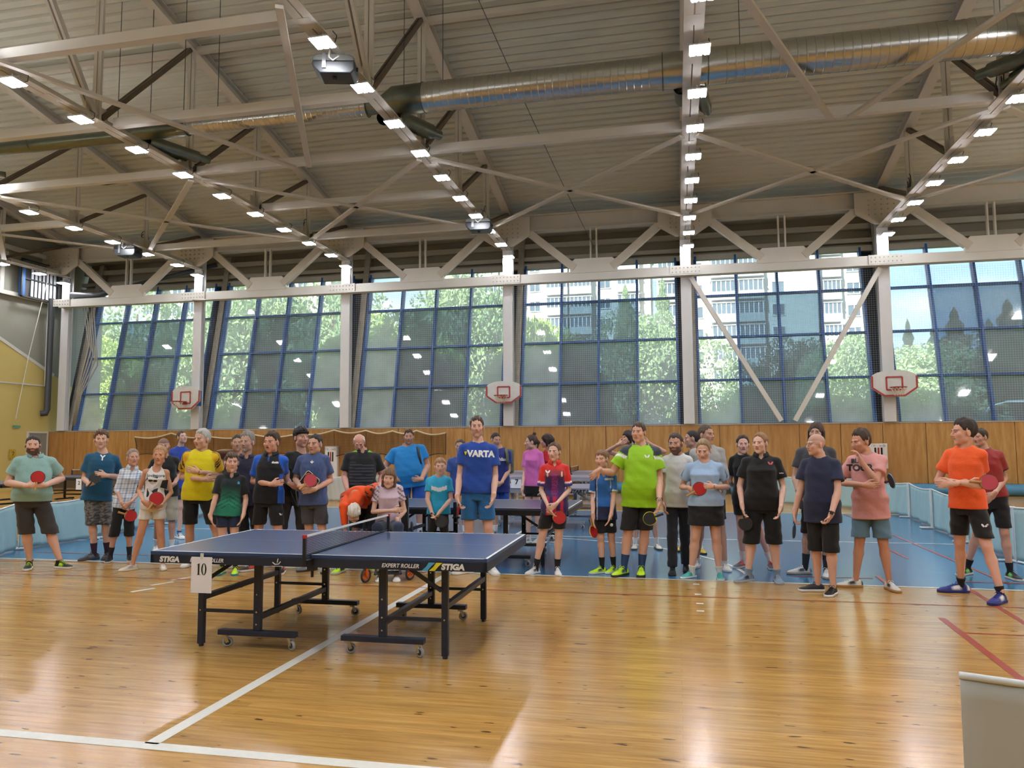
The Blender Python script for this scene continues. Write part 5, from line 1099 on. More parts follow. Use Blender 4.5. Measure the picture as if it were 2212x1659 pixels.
        if kind=='wavy':
            for k in (-1,1): cb((k*.066,.015,.03),(k*.072,.02,-.085),.028,.024,.03)
            cb((0,.09,.02),(0,.085,-.08),.045,.035,.03)
        if kind=='white': cb((0,.085,.0),(0,.09,-.07),.05,.03,.02)
        if kind=='topbun': pass
        if lab.find('bun')>=0: hf.ell(hp(0,.06,.15),(.032*hs,.034*hs,.030*hs),HM,.006); cb((0,.05,.13),(.03,.06,.19),.008,.003,.004); cb((0,.06,.15),(-.045,.07,.17),.008,.003,.004)
        V,Q=hf.mesh('h')
        if len(Q): link('hair',raw_mesh('hair',V,Q,org,np.tile(lin(hc),(len(V),1))),'hair',root)
    # ---- top
    def tcoord(V): q=(V-P0)@M; return q[:,0],q[:,1],q[:,2]/TL
    tk=top; c0=np.array(lin(tk['c'])); hemz=onp(hip,tk['hem'])[2] if 'hem' in tk else None; th_=((hemz-P0[2])/TL) if hemz is not None else tk['th']; th_=max(th_,-.45)
    fl=Field(lo-.03,hi+.03,.0105); ez=.019*S_+.004
    F=fl; F.add(torso(ez,tk.get('loose',.75 if not fem else .35),min(th_,-.2)-.3,1.0,.06),tlo-np.array([.05,.05,.2]),thi+.05,.01)
    slv=tk.get('sl',.62)
    for k in (-1,1):
        Sj,E,Wr,hd=arms[k]
        if slv==0: continue
        F.cone(loc(k*.045*W,.01,.925),Sj,.050*ar,.062*ar,.04)
        if slv<=1: F.cone(Sj,Sj+(E-Sj)*slv,.066*ar,.069*ar+.006*tk.get('wide',1),.022,flat=True)
        else: F.cone(Sj,E,.064*ar,.056*ar,.02); F.cone(E,E+(Wr-E)*(slv-1),.056*ar,.044*ar,.012,flat=True)
    if slv==0:
        for k in (-1,1): F.cone(arms[k][0]+r*k*.03+up*.12,arms[k][0]+r*k*.055-up*.09,.075*ar,.085*ar,.008,sub=True)
    X=F.pts((slice(None),)*3); ph=H[0]*.13; pz=(X[2]-P0[2]); calm=np.clip((.96-((X[0]-P0[0])*up[0]+(X[1]-P0[1])*up[1]+pz*up[2])/TL)/.14,0,1)
    F.F+=(calm*(.0042*np.sin(X[0]*13+pz*9+ph)*np.sin(X[1]*11+ph)*np.sin(pz*21+X[0]*8+ph*2)+.0028*np.sin(pz*46+X[0]*22+ph)*np.sin(X[0]*17-X[1]*9))).astype(f4)
    nk=.064*(.7*hs+.3*W)*(1+.10*fat)*(.92 if fem else 1)
    if tk.get('nohole'): F.cone(NB-up*.08,NB+(HO-NB)*.42,.12,.085,.03)
    else: F.cone(NB-up*.030+f*.012,NB+up*.16-f*.02,nk*.92,nk*1.7,.014,sub=True)
    vd=tk.get('v',0.)
    if vd: F.cone(NB+f*.10+up*.02,NB+f*.12-up*vd,.030,.006,.006,sub=True); F.cone(NB+f*.06+up*.02,NB+f*.075-up*vd,.030,.006,.006,sub=True)
    if slv==0 or tk.get('scoop'): F.cone(NB+f*.10+up*.03,NB+f*.105-up*.03,.055,.055,.01,sub=True); F.cone(NB+f*.04+up*.03,NB+f*.05-up*.03,.06,.05,.01,sub=True)
    Xl=F.pts((slice(None),)*3); hh=((Xl[0]-P0[0])*up[0]+(Xl[1]-P0[1])*up[1]+(Xl[2]-P0[2])*up[2])/TL
    F.F=np.maximum(F.F,(th_-hh)*TL).astype(f4)
    V,Q=F.mesh('t'); x,y,t=tcoord(V); u={}
    ua=np.zeros(len(V)); am=np.zeros(len(V),bool)
    for k in (-1,1):
        Sj,E,Wr,hd=arms[k]; ab=E-Sj; tt=((V-Sj)@ab)/(ab@ab); dd=np.linalg.norm(V-Sj-np.clip(tt,0,1)[:,None]*ab,axis=1); m=(dd<.095*ar)&(np.sign(x)==k)&(np.abs(x)>.150*W); am|=m; ua=np.where(m,tt,ua)
    col=np.tile(c0,(len(V),1))
    if tk.get('col'): col=tk['col'](dict(x=x/W,y=y,t=t,arm=am,u=ua,hem=th_,front=y<0,V=V,sl=slv),col)
    so=link(tk.get('name','t_shirt'),raw_mesh('top',V,Q,org,col),'sport_fabric' if tk.get('sport') else 'fabric',root)
    bvh=BVHTree.FromPolygons([tuple(p) for p in V],[tuple(map(int,p)) for p in Q])
    def onshirt(px,dt,off=.004):
        """point of the shirt front at side offset px metres and height share dt"""
        o=P0+r*px+up*dt*TL+f*.6; h=bvh.ray_cast(Vector(o),Vector(-f)); p=np.array(h[0]) if h[0] is not None else P0+r*px+up*dt*TL+f*.13
        return p+f*off
    def mark(nm,v2,faces,cx,ct,m,lbl=None):
        pts=[onshirt(cx+p[0],ct+p[1]/TL) for p in v2]; me=bpy.data.meshes.new(nm); me.from_pydata([tuple(p-org) for p in pts],[],faces); o=link(nm,me,m,so)
        if lbl: o['label']=lbl
    if tk.get('collar'):
        cc=tk['collar']; b=MB(); n=22; R1=nk*1.06
        for sgn in (1,):
            pts=[]; 
            for i in range(n+1):
                a=math.radians(-158+316*i/n)+math.pi/2; pts.append((math.cos(a),math.sin(a)))
            vv=[];ff=[]
            for i,(cx_,cy_) in enumerate(pts):
                o1=NB+r*cx_*R1+(-f)*cy_*R1*1.02; fo=max(0,-cy_); o1=o1-up*.020*fo
                for (dr,dz) in ((.0,.004),(.004,.030),(.012,.032),(.030,-.008),(.026,-.012)):
                    vv.append(o1+(r*cx_+(-f)*cy_)*dr+up*dz-up*(.012*fo if dz<.01 else 0))
            for i in range(n):
                for j in range(4): a=i*5+j; ff.append((a,a+1,a+6,a+5))
            b.poly(vv,ff); b.build('collar',mat('cloth_'+cc,cc,.8,bump=.1),so,smooth=True,loc=org)
    for mk in marks:
        kd=mk[0]
        if kd=='text':
            _,txt,tsz,cx,ct,m,bold=mk[:7]; v,fc=text_mesh(txt,tsz,'CENTER',bold,mk[7] if len(mk)>7 else 0,fine=.022); mark('lettering',v,fc,cx,ct,m)
        elif kd=='fly':
            _,tsz,cx,ct,m=mk; v=[];fc=[]
            for sg in (-1,1):
                b0=len(v); P1=[(0.02,-.35),(.35,-.42),(.62,-.1),(.85,.32),(.78,.55),(.5,.52),(.2,.2),(.04,-.1)]; v+=[(sg*a*tsz*.6,b_*tsz*.6) for a,b_ in P1]; fc.append(tuple(range(b0,b0+8)))
            mark('butterfly_mark',v,fc,cx,ct,m)
        elif kd=='poly': mark(mk[1],mk[2],[tuple(range(len(mk[2])))],mk[3],mk[4],mk[5])
    # ---- bottom
    bk=bot; c1=np.array(lin(bk['c'])); hz=onp(hip,bk['hem'])[2] if 'hem' in bk else bk.get('hz',.08); kd=bk['kind']
    bl=Field(lo-.03,hi+.03,.0115); F=bl; F.add(torso(.022*S_+.004,.0,-.2,.22),tlo,thi,.01); topcut=th_*TL+.035 if legs is None else 9.
    if kd=='skirt':
        def sk_(X,Y,Z):
            x_,y_=X-P0[0],Y-P0[1]; q0=x_*r[0]+y_*r[1]; q1=-(x_*f[0]+y_*f[1]); dz=P0[2]-Z; a=.092*W+.105*lr+.012+dz*.05; b_=.145*FD+.012+dz*.06
            return np.maximum((np.sqrt((q0/a)**2+((q1-.01)/b_)**2)-1)*np.minimum(a,b_),np.maximum(-dz-.05,hz-Z)).astype(f4)
        F.add(sk_,P0-np.array([.28,.28,.5]),P0+np.array([.28,.28,.1]),.03)
    for k in (-1,1):
        Hj,K,A=HJ[k],KN[k],AN[k]; fl_=bk.get('flare',1.)
        if kd=='skirt': continue
        if kd=='shorts':
            ed=K+(A-K)*.25; F.cone(Hj,K,.097*lr,.076*lr*fl_+.004,.008); F.cone(K,ed,.078*lr*fl_+.004,.080*lr*fl_+.004,.01)
        else: F.cone(Hj,K,.092*lr,.070*lr,.008); F.cone(K,A-(A-K)*.03,.073*lr,bk.get('cuff',.058)*lr,.012)
    X=F.pts((slice(None),)*3); F.F+=(.0035*np.sin(X[0]*23+X[2]*9+ph)*np.sin(X[2]*31+X[0]*14)+.002*np.sin(X[2]*60+X[0]*20)).astype(f4)
    F.F=np.maximum(F.F,((X[0]-P0[0])*up[0]+(X[1]-P0[1])*up[1]+(X[2]-P0[2])*up[2])-topcut).astype(f4)
    if legs is None: F.F=np.maximum(F.F,hz-X[2]).astype(f4)
    elif kd=='shorts':
        for k in (-1,1):
            d_=unit(KN[k]-HJ[k]); pl=KN[k]-d_*.05; side=(X[0]-pl[0])*d_[0]+(X[1]-pl[1])*d_[1]+(X[2]-pl[2])*d_[2]; near=((X[0]-KN[k][0])**2+(X[1]-KN[k][1])**2+(X[2]-KN[k][2])**2)<.16; F.F=np.where(near,np.maximum(F.F,side),F.F).astype(f4)
    V,Q=F.mesh('p'); x,y,t=tcoord(V); col=np.tile(c1,(len(V),1))
    if bk.get('col'): col=bk['col'](dict(x=x/W,y=y,z=V[:,2],hz=hz,V=V),col)
    bo=link(bk.get('name',{'shorts':'shorts','trousers':'trousers','skirt':'skirt'}[kd]),raw_mesh('bot',V,Q,org,col),'fabric',root)
    if bk.get('fly') is not None:
        bv=BVHTree.FromPolygons([tuple(p) for p in V],[tuple(map(int,p)) for p in Q]); cx,cz,tsz=bk['fly']; v=[];fc=[]
        for sg in (-1,1):
            b0=len(v); P1=[(0.02,-.35),(.35,-.42),(.62,-.1),(.85,.32),(.78,.55),(.5,.52),(.2,.2),(.04,-.1)]
            for a,b_ in P1:
                o=P0+r*(cx+sg*a*tsz*.6); o=np.array([o[0],o[1],cz+b_*tsz*.6])+f*.5; h=bv.ray_cast(Vector(o),Vector(-f)); v.append((np.array(h[0]) if h[0] is not None else o-f*.36)+f*.003)
            fc.append(tuple(range(b0,b0+8)))
        me=bpy.data.meshes.new('butterfly_mark'); me.from_pydata([tuple(p-org) for p in v],[],fc); link('butterfly_mark',me,'logo_white',bo)
    # ---- socks, shoes
    for i,k in enumerate((-1,1)):
        A=AN[k]; K=KN[k]; d_=unit(K-A)
        if sock and sock[1]>0: MB().tube([A-z*.055,A+d_*.02,A+d_*sock[1]*.6,A+d_*sock[1]],[.036*lr,.036*lr,.039*lr+.003,.042*lr+.006],14).build('sock',mat('sock_'+sock[0],sock[0],.9),root,smooth='a',loc=org)
        shoe(root,org,(A[0],A[1]),g[i][2],S_*size*(.94 if fem else 1),*shoes,fwd0)
    if watch:
        for k,cw in watch:
            Sj,E,Wr,hd=arms[k]; ax=unit(Wr-E); b=MB().torus(Wr-ax*.012,.031*ar,.008,ax,20,6); o=b.build('wristwatch' if cw[1] else 'wristband',mat('band_'+cw[0],cw[0],.5),root,smooth=True,loc=org)
            if cw[1]: c=Wr-ax*.012+unit(CC-Wr)*.032*ar; u_=unit(CC-Wr); s_=unit(np.cross(ax,u_)); MB().prism([c-ax*.017-s_*.017,c+ax*.017-s_*.017,c+ax*.017+s_*.017,c-ax*.017+s_*.017],u_*.008).build('watch_face',mat('watch_black','0e1013',.2),o,loc=org,bevel=.002)
    if glasses:
        b=MB()
        for k in (-1,1): b.torus(hp(k*.031,-.106,.010),.021*hs,.0016*hs,fh,18,5); b.tube([hp(k*.052,-.104,.014),hp(k*.073,-.05,.014),hp(k*.079,.01,.010)],.0016*hs,5)
        b.tube([hp(-.010,-.107,.013),hp(.010,-.107,.013)],.0014*hs,5); b.build('glasses',mat('glasses_metal','8f8a80',.3,metal=.8),root,smooth=True,loc=org)
    if band:
        b=MB(); n=28; vv=[];ff=[]
        for i in range(n):
            a=2*math.pi*i/n
            for zz_ in (.046,.074): vv.append(hp(.092*math.cos(a)*1.0,.010+.113*math.sin(a),zz_+.012*math.cos(a+1.57)))
        for i in range(n): ff.append((2*i,2*i+1,(2*i+3)%(2*n),(2*i+2)%(2*n)))
        b.poly(vv,ff); o=b.build('headband',mat('cloth_'+band,band,.9),root,smooth=True,loc=org); m=o.modifiers.new('s','SOLIDIFY'); m.thickness=.006
    return dict(root=root,arms=arms,r=r,f=f,up=up,fwd0=fwd0,rt=rt,base=base,onp=onp,S=S_,org=org,hp=hp,loc=loc,hs=hs,HM=HM,W=W)
# ---------------------------------------------------------------- bats held in hands
mat('rubber_red','b31f22',.5,var=.04); mat('rubber_pink','c04a5c',.5,var=.04); mat('rubber_black','1b1b1d',.55,var=.05); mat('bat_wood','b98a55',.5,scale=30,stretch=(1,8,1)); mat('edge_tape','1e1e20',.4)
def bat(pd,k,px,handle,lab,face='rubber_red',edge='bat_wood',tilt=0.,turn=0.,push=.0,size=1.):
    """px: centre of the blade; handle: picture angle of the handle (degrees, 0 right, 90 up); k: the hand that holds it"""
    Wr=pd['arms'][k][2]; hd=pd['arms'][k][3]; c=pd['onp'](px[0],px[1],0,Wr+hd*.07)+unit(CC-Wr)*(.022+push); v=unit(CC-c); x=unit(np.cross(v*-1,(0,0,1.))); x=unit(x-v*(x@v)); y=np.cross(v,x); y=y if y[2]>0 else -y
    a=math.radians(handle); h=x*math.cos(a)+y*math.sin(a); s_=np.cross(h,v); n=v
    if tilt: t=math.radians(tilt); n=v*math.cos(t)+s_*math.sin(t); s_=unit(np.cross(h,n))
    if turn: t=math.radians(turn); n,h=n*math.cos(t)+h*math.sin(t),h*math.cos(t)-n*math.sin(t)
    r=empty('table_tennis_bat',tuple(c),0,lab,'table tennis bat'); Z=c*0
    pts=[]
    for i in range(36):
        t=2*math.pi*i/36; rx=.079+.0*math.cos(t); ry=.075; pts.append(h*(-rx*math.cos(t))*size+s_*ry*math.sin(t)*size)
    MB().prism([p-n*.003 for p in pts],n*.006).build('blade','bat_wood' if edge=='bat_wood' else edge,r)
    pr=[p*.985 for p in pts if p@h<.066*size]; 
    MB().prism([p+n*.0032 for p in pr],n*.003).build('rubber',face,r); MB().prism([p-n*.0032 for p in pr],-n*.003).build('rubber','rubber_black' if face!='rubber_black' else 'rubber_red',r)
    MB().tube([h*.060*size,h*.10*size,h*.14*size,h*.165*size],[.011,.013,.0135,.0155],10).build('handle','bat_wood' if face!='rubber_black' else 'edge_tape',r,smooth='a')
    MB().torus((0,0,0),.078*size,.0035,n,36,5).build('edge_tape',edge if edge!='bat_wood' else 'edge_tape',r)
    return r
# ================================================================ the people, left to right
def T(c,hem,sl=.62,**k): return dict(c=c,hem=hem,sl=sl,**k)
def B(kind,c,hem=None,**k):
    d=dict(kind=kind,c=c,**k)
    if hem: d['hem']=hem
    return d
def mixc(a,b,t): t=np.clip(t,0,1)[:,None]; return np.array(a)*(1-t)+np.array(b)*t
def polo(c): return dict(collar=c,v=.075,name='polo_shirt')
GR='people in the front row'; GB='people standing behind the front row'
def stripe_knit(d,col): return col
def camo(d,col):
    n=np.sin(d['V'][:,0]*70+np.sin(d['V'][:,2]*90)*1.5)*np.sin(d['V'][:,2]*75+np.sin(d['V'][:,0]*60)*1.3)
    return np.where((n>.15)[:,None],lin('7c7a76'),np.where((n<-.35)[:,None],lin('3f3e3e'),col))
def plaid(d,col):
    u=d['x']*7.5+.1; w=d['V'][:,2]*15; uu=np.abs(u-np.round(u)); ww=np.abs(w-np.round(w)); a=np.exp(-(uu/.11)**2)+np.exp(-(np.abs(uu-.5)/.06)**2)*.6; b=np.exp(-(ww/.11)**2)+np.exp(-(np.abs(ww-.5)/.06)**2)*.6
    return mixc(col,lin('4472a0'),np.clip(a*.6+b*.6,0,1))
p=person('broad bearded man in a pale green polo shirt and dark cargo shorts, at far left',(72,941,983),(20,131,989),73,[(63,1228,-8),(128,1227,42)],T('86aaa4',1082,.60,**polo('7da39d'),wide=2),B('shorts','34302e',1153,flare=1.12),
 L=((17,1043,1),(57,1049,-1),(76,1047)),R=((133,1034,1),(97,1048,-1),(78,1047)),fat=.75,skin='cf9f85',hair=('crop','241a15'),beard=('30211a',.9,'full'),shoes=('1f2a22','e4e8e0','b8e61e','c9f02a'),sock=('1e1e20',.02),curl=.8,group=GR,size=1.02)
bat(p,1,(82,1031),-100,'red bat held in front by the bearded man in the pale green polo','rubber_red','edge_tape')
p=person('young man with tousled brown hair in a dark teal t-shirt and grey camouflage shorts',(219,930,969),(179,266,983),214,[(203,1208,-60),(231,1206,-10)],T('174f6e',1081,.66,wide=3),B('shorts','5c5a59',1133,col=camo,flare=1.15),
 L=((182,1034,1),(193,1046,-1),(203,1040)),R=((254,1030,1),(229,1027,-1),(212,1025)),skin='cf9f86',hair=('messy','5b4230'),shoes=('37393d','4a4b4f','6a6b70','2a2a2d'),sock=('3a2233',.14),curl=.6,
 marks=(('text','Y',.10,.0,.86,'logo_white',.004),),group=GR)
bat(p,-1,(205,1033),-125,'black bat held flat against the dark teal t-shirt','rubber_black',tilt=25)
p=person('older woman in a blue and white checked shirt and black capri trousers',(288,970,1006),(256,316,1014),272,[(238,1213,-15),(279,1211,5)],T('dfe2e6',1098,1.25,col=plaid,name='checked_shirt',v=.09,collar='c6d0da'),B('shorts','18181a',1158,name='capri_trousers'),
 L=((248,1068,1),(264,1088,-1),(272,1102)),R=((306,1060,1),(281,1086,-1),(268,1098)),fem=True,skin='c4937a',hair=('tied','8b7f75'),yaw=12,shoes=('1a1a1c','d0d0cc','333336','1a1a1c'),sock=('1c1c1e',.12),group=GR)
bat(p,-1,(282,1114),160,'red bat hanging in front of the woman in the checked shirt','rubber_red')
p=person('tanned blonde woman in a white printed tank top and white shorts',(346,963,1004),(303,373,1013),334,[(287,1231,-62),(351,1229,5)],T('dcdad6',1101,0,name='tank_top',loose=.1),B('shorts','dddcd8',1121,flare=1.15),
 L=((300,1060,1),(311,1084,-1),(325,1094)),R=((370,1064,1),(346,1093,-1),(326,1097)),fem=True,skin='c48a66',hair=('short','a8835c'),yaw=-12,fat=.1,shoes=('cfc8bd','d8cfb8','9a9a98','e0b8b0'),sock=('e8e8e8',0),curl=.7,group=GR,
 marks=(('text','lovestore',.055,.0,.76,'logo_black',.001),('poly','print_face',[(-.05,-.06),(.0,-.09),(.05,-.06),(.07,.02),(.03,.07),(-.03,.08),(-.07,.03)],-.03,.60,'paper_white'),('poly','print_hair',[(-.09,.0),(-.07,.06),(.0,.09),(.06,.06),(.05,.04),(.0,.055),(-.06,.03)],-.03,.61,'logo_black'),('poly','print_glasses',[(-.055,.01),(-.05,.03),(-.01,.028),(0,.02),(.02,.028),(.05,.026),(.048,.005),(.02,-.002),(.0,.012),(-.03,.0)],-.03,.595,'logo_black'),('poly','print_body',[(-.06,-.10),(.05,-.09),(.07,.02),(.02,.0),(.0,-.02),(-.03,.0),(-.06,.01)],-.03,.40,'logo_black'),('poly','print_shade',[(-.02,-.05),(.06,-.07),(.07,.05),(.0,.04)],.08,.56,'dark_glass')))
bat(p,-1,(338,1077),-125,'red bat in front of the woman in the white tank top','rubber_red',size=1.05)
p=person('balding man in a black t-shirt and pale khaki shorts behind the woman in white',(354,946,982),(319,391,989),362,[(336,1190,0),(371,1192,0)],T('17181a',1073,.62),B('shorts','a8a391',1123,flare=1.1),L=((322,1030,1),(330,1060,-1),(336,1068)),R=((388,1024,1),(376,1046,-1),(368,1050)),skin='bd8c76',hair=('buzz','4a3c33'),beard=('5a4536',.35,'full'),shoes=('ddddda','e8e8e8','8899aa','dddddd'),sock=('e6e6e6',.1),group=GB,fine=False)
p=person('young man in a royal blue t-shirt tilting his head, behind the man in black',(391,931,959),(364,415,968),388,[(372,1160,0),(387,1163,20)],T('27439a',1055,.6),B('shorts','1b2038',1078),skin='c8a08c',hair=('short','473930'),yaw=25,pitch=12,roll=6,shoes=('dcdcda','e6e6e4','555a66','dddddd'),sock=('35508a',.04),group=GB,fine=False)
def yellow(d,col):
    st=(np.abs(np.abs(d['x'])-.165)<.0045)|(np.abs(np.abs(d['x'])-.182)<.0045)|(np.abs(np.abs(d['x'])-.199)<.0045); m=(d['t']>.9)&~d['arm']
    a=np.abs(d['y']-.0); s3=((np.abs(d['y']+.030)<.006)|(np.abs(d['y']+.008)<.006)|(np.abs(d['y']-.014)<.006))&(np.abs(d['x'])>.14)&(d['t']>.55)
    return np.where(s3[:,None],lin('241a1e'),np.where((d['arm']&(np.abs(d['u'])<.7))[:,None],lin('dbae16'),col))
p=person('grey haired man with crossed arms in a bright yellow t-shirt and black shorts',(437,928,971),(388,483,977),431,[(408,1222,-20),(486,1224,15)],T('d9c910',1080,.68,col=yellow,wide=2),B('shorts','141417',1132,flare=1.15),
 L=((394,1030,1),(440,1036,-1),(452,1035)),R=((474,1026,1),(420,1018,-1),(405,1014),.04),skin='c99878',hair=('grey','a9a6a2'),yaw=-38,by=-8,fat=.25,shoes=('e2e2e0','e2e2e0','444444','eeeeee'),sock=('e8e8e8',.05),watch=((1,('1a1a1c',True)),),curl=.4,group=GR)
def greenfade(d,col):
    t=d['t']; c=mixc(lin('1f7a63'),lin('1d2b30'),ss(.15,.75,t)); w=np.abs(((t*9+np.abs(d['x'])*9)%1)-.5); c=np.where(((w<.09)&(t<.5)&(t>.05))[:,None],lin('123c33'),c); return np.where((d['arm']|(t>.86))[:,None],lin('16171b'),c)
p=person('boy in a black and green fading polo shirt and navy shorts, hands at his sides',(501,977,1020),(463,538,1028),495,[(480,1239,-22),(508,1239,-4)],T('1d2b30',1114,.75,col=greenfade,**polo('141518')),B('shorts','1e2b4a',1138,flare=1.1),
 L=((463,1084,1),(454,1115,-1),(460,1135)),R=((532,1084,1),(526,1112,-1),(518,1132)),skin='cfa086',hair=('boy','4c3a2c'),yaw=6,shoes=('c3ee2a','1f8fa8','2094ac','d4f040'),sock=('18181a',.1),curl=.25,group=GR,marks=(('text','a',.06,.09,.77,'logo_blue',.003),))
p=person('man with a dark cropped fringe half hidden behind the grey haired man in navy',(513,939,975),(490,540,985),512,[(505,1190,0),(520,1190,0)],T('2b2b30',1070,.62),B('trousers','202024'),skin='b98c74',hair=('crop','3a2f27'),group=GB,fine=False,shoes=('222222','cccccc','444444','222222'))
p=person('person in dark clothes whose tilted peaked cap shows above the boy in green',(488,976,1012),(466,512,1014),489,[(480,1190,0),(500,1190,0)],T('26211f',1080,.9),B('trousers','202024'),skin='a98470',hair=('crop','5a4636'),group=GB,fine=False,shoes=('222222','cccccc','444444','222222'),yaw=-30)
hp=p['hp']; r=empty('peaked_cap',tuple(hp(0,0,.1)),0,'peaked cap with a tan top and dark red band worn above the boy in green','cap'); o=hp(0,0,.1)
mat('cap_tan','8a6f55',.8); mat('cap_red','5a1519',.7)
def ring(z,rx,ry,n=28): return [hp(rx*math.cos(t),.01+ry*math.sin(t),z)-o for t in [2*math.pi*i/n for i in range(n)]]
def loft(rs,cap=True):
    b=MB(); v=[q for R in rs for q in R]; n=len(rs[0]); f=[(i*n+k,i*n+(k+1)%n,(i+1)*n+(k+1)%n,(i+1)*n+k) for i in range(len(rs)-1) for k in range(n)]
    if cap: f.append(tuple((len(rs)-1)*n+k for k in range(n)))
    return b.poly(v,f)
loft([ring(.065,.087,.108),ring(.105,.090,.110)],False).build('band','cap_red',r,smooth=True); loft([ring(.105,.090,.110),ring(.135,.125,.15),ring(.15,.125,.15),ring(.162,.08,.10),ring(.166,.02,.02)]).build('crown','cap_tan',r,smooth=True)
MB().poly([hp(.08*math.cos(t),.01-.105*abs(math.sin(t)),.066)-o for t in np.linspace(0,math.pi,9)]+[hp(.07*math.cos(t),-.02-.15*abs(math.sin(t)),.048)-o for t in np.linspace(0,math.pi,9)],[(i,i+1,i+10,i+9) for i in range(8)]).build('peak','black_plastic',r)
p=person('man with spiky grey hair and a goatee in a navy polo shirt',(534,934,976),(492,572,990),534,[(535,1214,0),(560,1216,0)],T('22233a',1092,.66,**polo('1f2036')),B('trousers','161619'),skin='c08f78',hair=('spiky','86827e'),yaw=-25,beard=('a39a92',.7,'goatee'),fat=.3,group=GB,shoes=('8a8a88','dddddd','555555','999999'))
def blkblue(d,col):
    x=np.abs(d['x']); m=d['arm']|((x>.125+.07*ss(.95,.6,d['t']))&(d['t']>.6))|((x>.165)&(d['x']>0)&(d['t']<.55)); pl=(x<.008)&d['front']&(d['t']>.82); return np.where((m|pl)[:,None],lin('1f5cc4'),col)
p=person('man with crossed arms in a black and bright blue polo shirt and black shorts',(587,933,978),(543,628,985),582,[(551,1232,-68),(610,1237,-12)],T('15161c',1087,.72,col=blkblue,**polo('14151a')),B('shorts','151518',1133,flare=1.1,fly=(.19,.72,.05)),
 L=((547,1040,1),(586,1046,-1),(604,1043)),R=((612,1030,1),(556,1034,-1),(540,1027),.05),skin='c99174',hair=('side','42301f'),yaw=-28,by=-15,fat=.15,mouth=1,shoes=('2a2426','e8e2dc','d9502c','e6e6e6'),sock=('e8e8e8',.02),curl=.5,group=GR,marks=(('text','donic',.035,.085,.80,'logo_white',.002),))
p=person('tall man in black with a black sports headband, looking to the right',(651,924,966),(611,692,982),636,[(596,1222,-50),(655,1224,0)],T('17181a',1073,.62),B('trousers','3b3b40'),L=((619,1038,1),(628,1046,-1),(640,1052)),R=None,skin='c2927c',hair=('messy','1d1a18'),yaw=28,by=10,fat=.3,band='101012',group=GB,shoes=('2b2b2d','cccccc','555555','222222'))
r=empty('bat_case',tuple(p['onp'](634,1075,.24)),0,'small black bat case held by the man with the headband','case'); MB().prism([(-.05,0,.1),(.02,0,.1),(.06,0,-.12),(0,0,-.12)],(0,.04,0)).build('shell','black_plastic',r,bevel=.01); MB().tube([(-.04,-.004,.08),(.05,-.004,-.10)],.003,5).build('zip','steel_bracket',r)
def heather(d,col):
    n=np.sin(d['V'][:,0]*160+np.sin(d['V'][:,2]*190)*2)*np.sin(d['V'][:,2]*150+1); return col*(1+.16*n[:,None])
p=person('young man in a heather blue t-shirt and dark grey shorts hugging a bat case',(681,938,981),(636,718,982),678,[(674,1232,-62),(704,1235,-8)],T('425582',1091,.66,col=heather),B('shorts','3f3e43',1131,flare=1.15),
 L=((638,1036,1),(649,1051,-1),(660,1053),.06),R=((714,1038,1),(677,1058,-1),(662,1060),.04),skin='c49378',hair=('crop','261c17'),yaw=-28,by=-8,shoes=('77787a','3a3a3c','c9c9c9','d8d8d8'),sock=('e8e8e8',0),curl=.6,group=GR,marks=(('poly','leaf_logo',[(0,-.02),(.022,.0),(.016,.012),(.008,.004),(0,.028),(-.008,.004),(-.016,.012),(-.022,0)],.0,.80,'logo_white'),))
c=p['onp'](668,1041,.19); r=empty('bat_case',tuple(c),0,'open black square bat case with pale piping and orange lining against the heather shirt','case')
def rsq(h,rr,ang,y):
    q=[];
    for i,(sx,sz) in enumerate(((1,1),(-1,1),(-1,-1),(1,-1))):
        for t in np.linspace(i*math.pi/2,(i+1)*math.pi/2,5): q.append((sx*(h-rr)+rr*math.cos(t),sz*(h-rr)+rr*math.sin(t)))
    a=math.radians(ang); return [np.array([x*math.cos(a)-z_*math.sin(a),y,x*math.sin(a)+z_*math.cos(a)]) for x,z_ in q]
mat('case_orange','d2622a',.6)
MB().prism(rsq(.105,.03,-38,0),(0,.04,0)).build('shell','black_plastic',r); MB().tube(rsq(.106,.03,-38,-.002),.004,6,closed=True).build('piping','line_white',r); MB().prism([(-.05,-.004,.1),(.0,-.004,.115),(.115,-.004,-.01),(.03,-.004,-.10),(-.01,-.004,.0),(-.06,-.004,.04)],(0,.003,0)).build('lining','case_orange',r)
bat(p,-1,(670,1038),-140,'pinkish red bat lying on the bat case of the man in the heather blue shirt','rubber_pink',push=.10)
def agrey(d,col):
    t=d['t']; w=np.abs(((t*13)%1)-.5)<.22; c=np.where((w&(t<.72)&(t>.16)&~d['arm']&(np.abs(d['x'])<.16))[:,None],lin('3c3d48'),col); c=np.where((t<.10)[:,None],lin('5b544c'),c); return np.where(((np.abs(d['x'])>.06)&(t>.97))[:,None],lin('6fc02a'),c)
p=person('older man with white hair bowing his head, black polo shirt with grey stripes',(776,940,986),(736,830,979),781,[(765,1197,0),(800,1197,0)],T('17171a',1050,.7,col=agrey,**polo('131315')),B('trousers','221f1f'),L=((744,1030,1),(750,1058,-1),(754,1072)),R=((826,1028,1),(818,1050,-1),(812,1062)),skin='c98f7c',hair=('fringe_white','cfc6b4'),pitch=-28,fat=.35,hoff=.07,group=GB,shoes=('333333','bbbbbb','555555','333333'),hsz=1.0)
